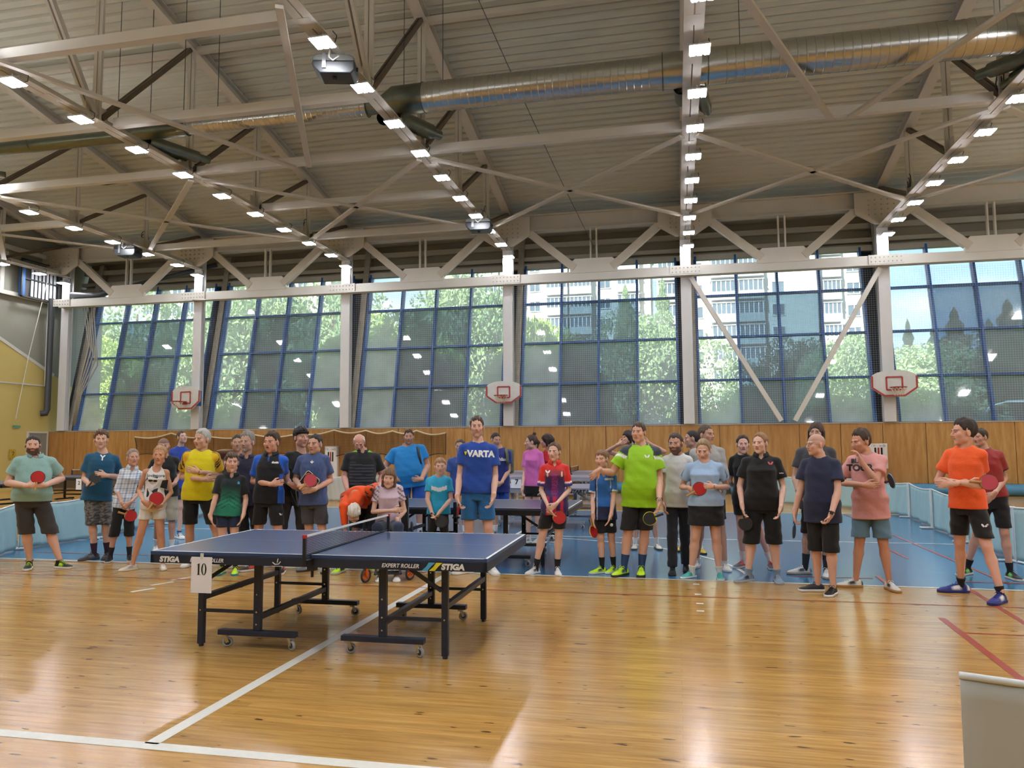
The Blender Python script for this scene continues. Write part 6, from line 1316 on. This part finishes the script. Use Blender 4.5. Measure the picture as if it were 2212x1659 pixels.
# the helper bending over in orange
def orangej(d,col):
    n=np.sin(d['V'][:,0]*38+np.sin(d['V'][:,2]*45))*np.sin(d['V'][:,2]*40+d['V'][:,1]*30); m=(d['arm'])&(n>.35); st=((np.abs(((d['u']*9)%1)-.5)<.16)&(d['u']<.35)&d['arm']); return np.where((m|st)[:,None],lin('2a1612'),col)
b0=atZ(775,1232); yb=9.35; PX=lambda x,y,Y:atY(x,y,Y)
P0_=PX(796,1078,yb+.15); NB_=PX(768,1070,yb-.34); hd_=PX(766,1100,yb-.60)
p=person('white haired person in an orange patterned jacket bending down beside the seated woman',(766,1070,1114),(722,816,1060),790,[(0,0,0),(0,0,0)] if 0 else [(738,1236,-30),(804,1230,0)],dict(c='e4500f',th=-.08,sl=1.9,col=orangej,name='jacket',loose=.5,nohole=1),B('shorts','1a1a1c'),
 L=((742,1095,-1),(745,1138,-1),(746,1150)),R=((796,1058,-1),(815,1048,1),(826,1046)),P0=P0_,NB=NB_,skin='c9957e',hair=('white','d5d0c4'),pitch=-62,s=.97,hsz=.98,group=GR,shoes=('b9e61e','c8c8c4','2b3c66','2b3c66'),sock=('222233',.05),
 legs=dict(base=b0,head=hd_+np.array([0,-.02,-.0]),k=[P0_+np.array([-.14,-.10,-.44]),P0_+np.array([.05,-.08,-.44])],a=[atZ(738,1236)+np.array([0,0,.085]),atZ(804,1230)+np.array([0,0,.085])],f=np.array([.1,-.3,-.9])))
# seated woman and her wheelchair
def lace(d,col):
    n=np.sin(d['V'][:,0]*150)*np.sin(d['V'][:,2]*140)+np.sin(d['V'][:,0]*90+d['V'][:,2]*110); return np.where((d['arm']&(n>.35))[:,None],lin('8a6a86'),np.where(d['arm'][:,None],lin('d8cdd6'),col))
wb=atZ(838,1238); wb=np.array([wb[0],8.95,0]); fw=unit(np.array([-wb[0],-wb[1],0])); rtw=np.array([-fw[1],fw[0],0]); zz_=np.array([0,0,1.])
def wp(x,y,z): return wb+rtw*x+fw*y+zz_*z
tp=atY(842,1013,wb[1]); tp=np.array([*(wb+rtw*((tp-wb)@rtw))[:2],tp[2]])
p=person('short haired woman in a pale pink blouse sitting with one hand on her other arm',(842,1014,1059),(802,877,1054),838,[(820,1236,0),(850,1236,0)],dict(c='d9c4d4',th=.05,sl=.55,col=lace,name='blouse',loose=.2,scoop=1),B('trousers','26324a',name='jeans'),
 L=((806,1106,1),(848,1103,-1),(868,1101),.05),R=((871,1092,0),(858,1124,-1),(864,1140),.05),P0=wp(0,-.12,.56),NB=np.array([*(wp(0,-.05,0)[:2]),1.12]),fem=True,skin='d6a88f',hair=('wavy','6a4d36'),yaw=-4,roll=-4,s=.96,hsz=.97,group=GR,shoes=('d8d8d6','e4e4e2','8a8a8a','eeeeee'),sock=('ddd8d0',.05),curl=.25,
 legs=dict(base=wb,head=tp+fw*.03,k=[wp(-.13,.38,.60),wp(.12,.40,.60)],a=[wp(-.10,.48,.16),wp(.10,.48,.16)],f=fw))
r=empty('wheelchair',tuple(wb),0,'black framed wheelchair with orange front forks under the seated woman','wheelchair'); mat('chair_orange','c4581c',.4); mat('tyre','2c2b2a',.8)
for k,(px,py) in ((-1,(790,1259)),(1,(886,1253))):
    q=atZ(px,py); R0=.082
    w_=MB().torus(q+zz_*R0,R0-.012,.013,rtw*.75+fw*.66,28,8).build('front_wheel','tyre',r,smooth=True,loc=wb); a_=unit(rtw*.75+fw*.66); u_=unit(np.cross(a_,zz_)); b=MB()
    for i in range(5): t=2*math.pi*i/5; b.beam(q+zz_*R0,q+zz_*R0+(u_*math.cos(t)+zz_*math.sin(t))*(R0-.016),.014,.012,a_)
    b.torus(q+zz_*R0,.052,.006,a_,20,6).build('wheel_spokes','chair_orange',w_,loc=wb)
    b=MB()
    for s_ in (-1,1): b.beam(q+zz_*R0+a_*s_*.022,q+zz_*.20+a_*s_*.022-u_*.0,.008,.035,u_)
    b.box(tuple(q+zz_*.19-np.array([.03,.03,0])),tuple(q+zz_*.22+np.array([.03,.03,0]))).build('fork','chair_orange',r,loc=wb); MB().cyl(q+zz_*.21,wp((q-wb)@rtw*.9,(q-wb)@fw-.05,.42),.014,8).build('fork_tube','black_plastic',r,loc=wb)
for k in (-1,1):
    MB().torus(wp(k*.30,-.28,.30),.285,.014,rtw,40,8).build('rear_wheel','tyre',r,smooth=True,loc=wb)
    MB().tube([wp(k*.25,-.35,.95),wp(k*.25,-.30,.48),wp(k*.24,.20,.47),wp(k*.2,.38,.40),wp(k*.14,.50,.12),wp(k*.14,.62,.09)],.013,8).build('side_frame','black_plastic',r,smooth=True,loc=wb)
MB().box((-.22,-.01,-.2),(.22,.01,.2)); MB().prism([wp(-.23,-.30,.455),wp(.23,-.30,.455),wp(.23,.15,.465),wp(-.23,.15,.465)],zz_*.03).build('seat','black_plastic',r,loc=wb); MB().prism([wp(-.24,-.31,.48),wp(.24,-.31,.48),wp(.24,-.35,.92),wp(-.24,-.35,.92)],fw*.02).build('backrest','black_plastic',r,loc=wb)
MB().tube([wp(-.15,.60,.09),wp(-.15,.44,.09),wp(.15,.44,.09),wp(.15,.60,.09)],.012,8).prism([wp(-.13,.40,.075),wp(.13,.40,.075),wp(.13,.62,.085),wp(-.13,.62,.085)],zz_*.012).build('footrest','black_plastic',r,loc=wb)
p=person('heavy man in a bright blue t-shirt with hands on hips and a shoulder strap',(883,928,960),(832,926,967),889,[(870,1156,-10),(907,1156,10)],T('1d7cc0',1052,.58),B('shorts','1c4fa2',1105,flare=1.15),L=((829,1012,0),(856,1040,-1),(864,1036)),R=((928,1018,0),(908,1040,-1),(896,1036)),skin='b8856c',hair=('short','30241d'),fat=.8,group=GB,shoes=('444444','dddddd','777777','444444'),beard=('5a463c',.3,'full'),fine=False)
r=empty('shoulder_bag',tuple(p['onp'](914,1000,-.12)),0,'black bag hanging by a strap behind the right arm of the man in bright blue','bag'); MB().box((-.05,-.06,-.22),(.08,.06,.10)).build('bag_body','black_plastic',r,bevel=.03); o=np.array(r.location)
MB().tube([p['onp'](*q)-o for q in ((902,966,.07),(905,980,.17),(909,1000,.16),(912,1016,.10))],[.022]*4,6).build('strap','black_plastic',r,smooth=True)
def chevron(d,col):
    x=d['x']; t=d['t']; m=(np.abs(t-.60-np.abs(x)*.38)<.055)&(np.abs(x)<.15)&d['front']&~d['arm']; return np.where(m[:,None],lin('dfe6ea'),col)
p=person('boy in a cyan t-shirt with a white chevron and black trousers',(951,989,1024),(917,980,1031),948,[(926,1232,-30),(962,1233,10)],T('1e9cc4',1110,.62,col=chevron,sport=1),B('trousers','17181b'),
 L=((922,1090,1),(934,1110,-1),(941,1122)),R=((975,1085,1),(948,1108,-1),(940,1118),.04),skin='d0a38c',hair=('boy','9a7656'),shoes=('8d9094','dddddd','666666','eeeeee'),sock=('dddddd',.03),curl=.5,group=GR,hsz=.90)
bat(p,-1,(953,1126),140,'black bat held low by the boy in the cyan t-shirt','rubber_black',tilt=15)
p=person('slim young man in a navy t-shirt partly hidden by the tall man in blue',(994,949,981),(962,1024,991),994,[(985,1160,0),(1003,1160,0)],T('2d4a8c',1066,.62),B('shorts','a02424',1085),skin='b58a76',hair=('crop','35291f'),yaw=-10,group=GB,shoes=('333333','dddddd','777777','444444'),fine=False)
p=person('very tall young man in a royal blue sponsor t-shirt and blue shorts',(1030,899,949),(984,1083,961),1030,[(1012,1237,-55),(1063,1238,14)],T('1c449a',1065,.60,wide=2),B('shorts','21629a',1122,flare=1.25),
 L=((992,1038,0),(988,1074,-1),(992,1094)),R=((1070,1036,0),(1066,1072,-1),(1061,1090)),skin='d3a48e',hair=('short','4a382d'),shoes=('dcdcda','e8e8e6','b0b0ae','eeeeee'),sock=('e6e6e4',.03),curl=.6,lc=.75,group=GR,marks=(('text','VARTA',.105,.035,.75,'logo_white',.006),('poly','logo_box',[(-.025,-.028),(.025,-.028),(.025,.028),(-.025,.028)],-.155,.755,'ink_black'),('poly','logo_arrow',[(-.02,.022),(.02,.022),(0,-.024)],-.155,.758,'logo_yellow')),beard=('8a6a58',.25,'full'))
bat(p,-1,(990,1100),80,'bat seen edge-on in the hand of the tall man in blue','rubber_red',tilt=80)
r=empty('net_clamp',tuple(atY(983,1108,9.56)),0,'black screw clamp of a net beside the tall man\'s hand','clamp'); MB().box((-.02,-.02,-.06),(.02,.02,.14)).box((-.03,-.03,-.07),(.06,.03,-.05)).build('jaw','frame_black',r,bevel=.003); MB().cyl((.03,0,-.12),(.03,0,-.05),.008,8).cyl((.03,0,-.135),(.03,0,-.12),.022,10).build('screw','steel_bracket',r)
p=person('young man in a navy t-shirt with a backpack, just right of the tall man',(1072,935,965),(1049,1109,971),1078,[(1070,1160,0),(1095,1160,10)],T('202e73',1063,.6),B('shorts','22479a',1102),L=None,R=((1099,1022,0),(1083,1043,-1),(1073,1048)),skin='b88b73',hair=('crop','2b211c'),yaw=28,pitch=-10,group=GB,shoes=('333333','dddddd','777777','444444'),marks=(('text','adidas',.075,.02,.66,'logo_white',.003),),fine=False)
r=empty('backpack',tuple(p['onp'](1095,992,-.2)),0,'camouflage backpack on the young man in navy right of the tall man','backpack'); o=np.array(r.location); mat('camo_green','5e624c',.9,var=.5,scale=30); MB().box((-.14,-.06,-.25),(.12,.08,.18)).build('pack','camo_green',r,bevel=.04); MB().tube([p['onp'](*q)-o for q in ((1093,971,.06),(1095,980,.13),(1096,994,.15),(1097,1004,.12))],[.025]*4,6).build('strap','camo_green',r,smooth=True)
p=person('girl in profile with a hair bun, pink t-shirt and black shorts',(1147,940,973),(1127,1177,972),1149,[(1142,1172,-40),(1165,1172,-30)],T('c565ae',1050,.72,name='t_shirt',loose=.7,wide=2),B('shorts','141416',1072,flare=1.1),L=((1132,1030,0),(1128,1058,-1),(1128,1070)),R=None,fem=True,skin='c99a88',hair=('tied','3d2a22'),yaw=-78,by=-20,group=GB,shoes=('b9b6ae','dddddd','777777','cccccc'),sock=('dddddd',.03),hsz=.95,fine=False)
p=person('girl with a dark bob looking away, in a red top beside the girl in pink',(1181,938,967),(1162,1208,976),1184,[(1176,1170,0),(1192,1170,0)],T('b81d24',1055,.62),B('shorts','1a1a1c',1080),fem=True,skin='c99a88',hair=('bob','2e1f1c'),yaw=-95,group=GB,shoes=('222222','dddddd','777777','222222'),fine=False)
r=empty('shoulder_bag',tuple(atY(1160,1060,12.3)),0,'small dark bag hanging between the girl in pink and the girl in the jersey','bag'); MB().box((-.06,-.05,-.12),(.07,.05,.12)).build('bag_body','black_plastic',r,bevel=.04); MB().tube([(0,0,.12),(-.04,-.02,.26),(-.12,.0,.42)],.012,6).build('strap','black_plastic',r,smooth=True)
def jersey(d,col):
    x=np.abs(d['x']);t=d['t']; red=np.array(lin('d3201c')); pur=np.array(lin('38275f')); c=mixc(pur,lin('8e2030'),ss(.58,.80,t)); ch=np.abs(((t*22-x*22)%1)-.5)<.2; c=np.where((ch&(x<.05)&(t<.72)&(t>.12))[:,None],lin('a8247a'),c); low=(t<.20+.0*x)&((np.abs(x-.115)<.025)|(x<.03)); c=np.where(low[:,None],lin('c42048'),c)
    c=np.where(((t>.80)|((x>.15)&(t>.55)))[:,None],mixc(lin('a32028'),red,ss(.78,.90,t+x*.4)),c); sl=(np.abs(np.abs(x)-.115-.0)<.012)&(t>.66)&(t<.78)&d['front']; c=np.where(sl[:,None],lin('e0b080'),c)
    a=d['arm']; c=np.where(a[:,None],red,c); c=np.where((a&(d['u']>.60))[:,None],lin('f0d8d8'),c); return np.where((a&(d['u']>.68))[:,None],lin('3a3080'),c)
p=person('young woman in a red and purple patterned jersey and black shorts, hands crossed in front',(1197,956,996),(1160,1236,1003),1197,[(1158,1238,-42),(1204,1239,4)],T('d3201c',1112,.80,col=jersey,sport=1,**polo('d3281f'),wide=2),B('shorts','151417',1141,flare=1.15),
 L=((1168,1070,1),(1186,1098,-1),(1195,1112)),R=((1230,1066,1),(1199,1091,-1),(1184,1104),.035),fem=True,skin='d9ab94',hair=('tied','5f4535'),yaw=-18,shoes=('e0e0de','e6e6e4','444444','eeeeee'),sock=('19191b',.10),curl=.35,group=GR,marks=(('fly',.06,-.085,.77,'logo_white'),),hsz=.95)
bat(p,-1,(1208,1118),155,'bright red bat below the crossed hands of the young woman in the patterned jersey','rubber_red',size=1.02)
def bluepolo(d,col):
    x=np.abs(d['x']);t=d['t']; c=np.where((((x>.135)&(t<.8))|(t<.06))[:,None],lin('17244a'),col); c=np.where(((np.abs(x-.135)<.006)&(t<.8))[:,None],lin('c9d6e4'),c); c=np.where((d['arm'])[:,None],lin('1f63a8'),c); c=np.where((d['arm']&(d['u']>.66))[:,None],lin('e0e4e8'),c); return np.where(((t>.97)&(x>.09)&(x<.15))[:,None],lin('17244a'),c)
p=person('small boy in a blue polo shirt under the arm of the man in lime green',(1300,972,1015),(1272,1336,1024),1304,[(1301,1238,-58),(1326,1236,-28)],T('1f63b0',1122,.74,col=bluepolo,sport=1,**polo('2a6db4')),B('shorts','151518',1150,flare=1.2),
 L=((1280,1088,0),(1281,1116,-1),(1282,1130)),R=((1326,1088,1),(1320,1112,-1),(1313,1130)),skin='d3a286',hair=('boy','7c5b42'),yaw=-24,shoes=('c6f01e','e6e6e0','244a5c','ccf03a'),sock=('17181a',.12),curl=.2,group=GR,marks=(('text','GEWO',.035,.065,.80,'logo_white',.002),),hsz=.96)
bat(p,-1,(1282,1148),100,'red bat with a yellow edge held behind the hip of the small boy in blue','rubber_red','logo_yellow',tilt=55,push=-.06)
def lime(d,col):
    x=np.abs(d['x']);t=d['t']; m=(x>.10+.05*ss(1.0,.85,t))&(x<.155)&(t>.70)&~d['arm']; m|=(t>.985)&(x<.09); a=d['arm']; c=np.where((a&(d['u']<.12))[:,None],lin('2c3440'),col); c=np.where(m[:,None],lin('2c3440'),c); return np.where((a&(np.abs(d['u']-.36-d['y']*2.2)<.06))[:,None],lin('dfe5da'),c)
p=person('big man in a lime green sports shirt with his arm round the boy in blue',(1379,912,956),(1333,1436,966),1381,[(1348,1242,-34),(1386,1241,-4)],T('93c914',1095,.66,col=lime,sport=1,wide=3,v=.04),B('shorts','141417',1144,flare=1.15),
 L=((1322,1022,0),(1294,1016,-1),(1283,1026)),R=((1427,1050,0),(1424,1090,-1),(1422,1108)),skin='d29d82',hair=('short','4a3a2f'),yaw=-20,fat=.5,shoes=('c6f01e','23251f','27415c','c9f23a'),sock=('24406b',.16),watch=((1,('151517',True)),),lc=.55,group=GR,marks=(('fly',.065,.075,.76,'paper_white'),),size=1.05)
bat(p,1,(1404,1120),20,'black bat with a yellow patterned edge in the hand of the man in lime green','rubber_black','logo_yellow')
p=person('dark haired person with both hands behind the head, behind the man in lime green',(1357,930,960),(1336,1402,974),1388,[(1372,1185,-5),(1419,1185,15)],T('1b1b1e',1065,.4),B('shorts','1a1a1d',1085),L=((1314,976,0),(1336,960,-1),(1348,954)),R=((1424,976,0),(1392,952,-1),(1378,948)),fem=True,skin='bd8c78',hair=('bob','2a211f'),yaw=-60,group=GB,shoes=('cbc5b8','4a4a48','8f8a7c','cccccc'),sock=('e2e2e0',.08),fine=False)
p=person('bearded man in a white t-shirt and black joggers beside the man in lime green',(1458,936,983),(1426,1500,982),1462,[(1453,1239,-2),(1482,1233,5)],T('d5d5d3',1095,.55,loose=.9),B('trousers','22242a',cuff=.066,name='joggers'),L=((1431,1030,1),(1437,1022,-1),(1444,1012)) if 0 else None,R=None,skin='bf8c75',hair=('short','3a2a22'),yaw=-16,beard=('4a3429',.85,'full'),fat=.25,shoes=('141416','1c1c1e','2a2a2c','222222'),sock=('1a1a1c',.05),group=GR,roll=2)
p=person('dark haired young man in profile half hidden behind the man in the grey sweater',(1494,930,967),(1474,1526,978),1496,[(1471,1189,-10),(1513,1194,15)],T('3a3a40',1065,.62),B('shorts','1c1c20',1110),skin='b98a74',hair=('crop','241c18'),yaw=-80,group=GB,shoes=('b8a22e','2a2a2c','33352c','dddddd'),sock=('dddddd',.08),fine=False)
p=person('tall man in a light grey sweatshirt looking to the right',(1525,918,960),(1482,1572,968),1531,[(1506,1223,-8),(1566,1230,10)],T('a5a4a1',1080,1.85,name='sweatshirt'),B('shorts','151518',1120),L=None,R=((1566,1030,1),(1552,1066,-1),(1546,1078)),skin='bf8f76',hair=('crop','4c3c30'),yaw=48,group=GB,shoes=('dddbd5','dcdcda','888888','eeeeee'),sock=('dddddd',.02))
def skyt(d,col): return np.where((d['arm']&(d['y']>-.0)&(d['u']<.5))[:,None],lin('46607e'),col)
p=person('woman in a light blue t-shirt and black skirt looking down at her bat',(1518,950,997),(1472,1572,1000),1522,[(1495,1247,-42),(1554,1249,6)],T('9cb8d8',1092,.60,col=skyt,wide=2),B('skirt','17171c',1134),
 L=((1473,1052,1),(1488,1054,-1),(1500,1062)),R=((1571,1052,1),(1543,1051,-1),(1526,1050)),fem=True,skin='d3a085',hair=('tied','8e7559'),yaw=-8,pitch=-14,fat=.35,shoes=('4fb3ab','dfe6e4','3c9c94','5fc4bb'),sock=('e8e8e8',.06),watch=((1,('e6ddd8',True)),),curl=.7,group=GR)
bat(p,-1,(1511,1056),-150,'red bat held at the waist by the woman in light blue','rubber_red')
p=person('woman in a black t-shirt with eyes lowered, left of the girl in the black polo',(1604,940,980),(1570,1634,983),1604,[(1605,1225,-35),(1664,1227,8)],T('141416',1090,.7,wide=2),B('shorts','17171a',1112),L=((1577,1040,1),(1590,1058,1),(1600,1062)),R=None,fem=True,skin='d0a192',hair=('tied','35251f'),yaw=6,group=GB,shoes=('4a4c52','c3c8cc','c9302c','d93a34'),sock=('e4d8d6',.12),fine=False)
p=person('young woman in a black polo shirt with a small pink mark and long black shorts',(1641,935,980),(1592,1697,988),1644,[(1617,1255,-45),(1679,1256,8)],T('111113',1100,.66,**polo('111113'),wide=3),B('shorts','0f0f11',1174,flare=1.1),
 L=((1597,1053,0),(1603,1092,-1),(1606,1108)),R=((1692,1053,0),(1687,1098,-1),(1682,1116)),fem=True,skin='dcae98',hair=('tied','8a6647'),yaw=-22,fat=.55,shoes=('7d93ab','aeb8c4','20242a','8fa2b6'),sock=('8b9bb0',.06),curl=.5,group=GR,marks=(('fly',.06,.10,.82,'rubber_pink'),('text','andro',.02,.215,.62,'logo_white',.001)),size=1.08)
bat(p,-1,(1610,1131),100,'black bat hanging from the hand of the young woman in the black polo','rubber_black')
p=person('tall long haired man in a dark grey t-shirt behind the bald man',(1764,912,957),(1712,1812,968),1762,[(1740,1240,-70),(1786,1245,0)],T('3b3c42',1100,.6,loose=.8),B('shorts','141416',1152),L=((1718,1030,0),(1724,1062,-1),(1730,1074)),R=None,skin='bd937e',hair=('longpart','3e2e26'),yaw=-10,roll=-4,beard=('5c463a',.4,'full'),group=GB,shoes=('dadad8','a9a59c','3a4a5a','e6e6e6'),sock=('2a3038',.16))
p=person('bald man with glasses in a dark navy t-shirt and black shorts',(1761,937,984),(1722,1822,992),1772,[(1767,1277,-72),(1800,1284,-18)],T('1e2440',1128,.62,wide=3),B('shorts','131316',1190,flare=1.1),
 L=((1726,1074,0),(1716,1110,-1),(1717,1126)),R=((1811,1076,1),(1796,1110,-1),(1788,1128)),skin='cf9c85',hair=('bald','6a574b'),yaw=-52,by=-12,fat=.35,glasses=True,shoes=('17171a','e2e2e0','2a2a2d','18181a'),sock=('19191b',0),watch=((1,('15161a',True)),),lc=.8,rc=.8,group=GR,ears=True)
bat(p,-1,(1715,1147),85,'bat seen edge-on hanging from the hand of the bald man','rubber_black','logo_blue',tilt=78)
p=person('man in a faded pink t-shirt and pale blue shorts, hand at his mouth',(1856,930,979),(1822,1922,984),1875,[(1850,1268,-74),(1921,1273,26)],T('d39693',1120,.62,loose=.9,wide=2),B('shorts','5d7d92',1160,flare=1.25),
 L=((1814,1042,1),(1884,1050,-1),(1904,1050)),R=((1893,1040,-1),(1858,994,-1),(1852,976),.02),skin='c58a6c',hair=('quiff','42332a'),yaw=-48,pitch=-8,fat=.4,shoes=('dfdcd4','b98d5a','222222','eeeeee'),sock=('7a2a30',0),curl=.55,group=GR,marks=(('text','BLC',.065,-.10,.84,'logo_black',.004),('text','TOUR',.095,-.075,.71,'logo_black',.005)))
bat(p,-1,(1925,1039),195,'dark flat bat seen almost edge-on under the arm of the man in pink','rubber_black','logo_blue',tilt=0,turn=70)
p=person('man in a bright orange t-shirt and black shorts with crossed arms',(2080,906,962),(2032,1138,970),2083,[(2077,1280,-70),(2163,1302,-24)],T('f0602a',1098,.62,wide=2),B('shorts','131316',1157,flare=1.15,fly=(.17,.74,.055)),
 L=((2026,1038,1),(2100,1046,-1),(2118,1048)),R=((2121,1036,1),(2054,1046,-1),(2040,1046),.05),skin='d39c82',hair=('side','2f231e'),yaw=-62,by=-12,shoes=('262b78','24296e','e8e8ea','2b2f80'),sock=('17171a',.07),watch=((1,('121214',False)),),curl=.45,group=GR,size=1.05) if 0 else person('man in a bright orange t-shirt and black shorts with crossed arms',(2080,906,962),(2032,2138,970),2083,[(2077,1280,-70),(2163,1302,-24)],T('f0602a',1098,.62,wide=2),B('shorts','131316',1157,flare=1.15,fly=(.17,.74,.055)),
 L=((2026,1038,1),(2100,1046,-1),(2118,1048)),R=((2121,1036,1),(2054,1046,-1),(2040,1046),.05),skin='d39c82',hair=('side','2f231e'),yaw=-62,by=-12,shoes=('262b78','24296e','e8e8ea','2b2f80'),sock=('17171a',.07),watch=((1,('121214',False)),),curl=.45,group=GR,size=1.05)
bat(p,-1,(2136,1042),178,'pinkish red bat under the folded arm of the man in orange','rubber_pink',push=.0)
def dred(d,col): return np.where(((d['arm']&(d['u']>.56))|(d['t']>.99))[:,None],lin('1a1214'),col)
p=person('man in a dark red t-shirt and black shorts behind the man in orange',(2116,926,964),(2080,2172,975),2138,[(2091,1241,-30),(2183,1250,28)],T('8f1f20',1074,.62,col=dred,sport=1),B('shorts','141416',1138,flare=1.1),L=None,R=((2170,1034,1),(2148,1066,-1),(2135,1078)),skin='c08e76',hair=('short','32261f'),yaw=-35,group=GB,shoes=('242425','c9c9c4','6fd05a','242425'),sock=('18181a',.1))

# a small white ball pinched in the boy's fingers
bp=[o for o in bpy.data.objects if o.name.startswith('person') and 'small boy in a blue polo' in o.get('label','')][0]
q=atY(1321,1134,float(bp.location.y)-.16); b=MB(); rs=[]
for i in range(7):
    a=math.pi*(i/6-.5); rs.append([(q[0]+.02*math.cos(a)*math.cos(t),q[1]+.02*math.cos(a)*math.sin(t),q[2]+.02*math.sin(a)) for t in [2*math.pi*k/14 for k in range(14)]])
b.v=[tuple(map(float,p_)) for r_ in rs for p_ in r_]; b.f=[(i*14+k,i*14+(k+1)%14,(i+1)*14+(k+1)%14,(i+1)*14+k) for i in range(6) for k in range(14)]
tag(b.build('table_tennis_ball','line_white',smooth=True),'small white ball held in the fingers of the small boy in blue','ball')
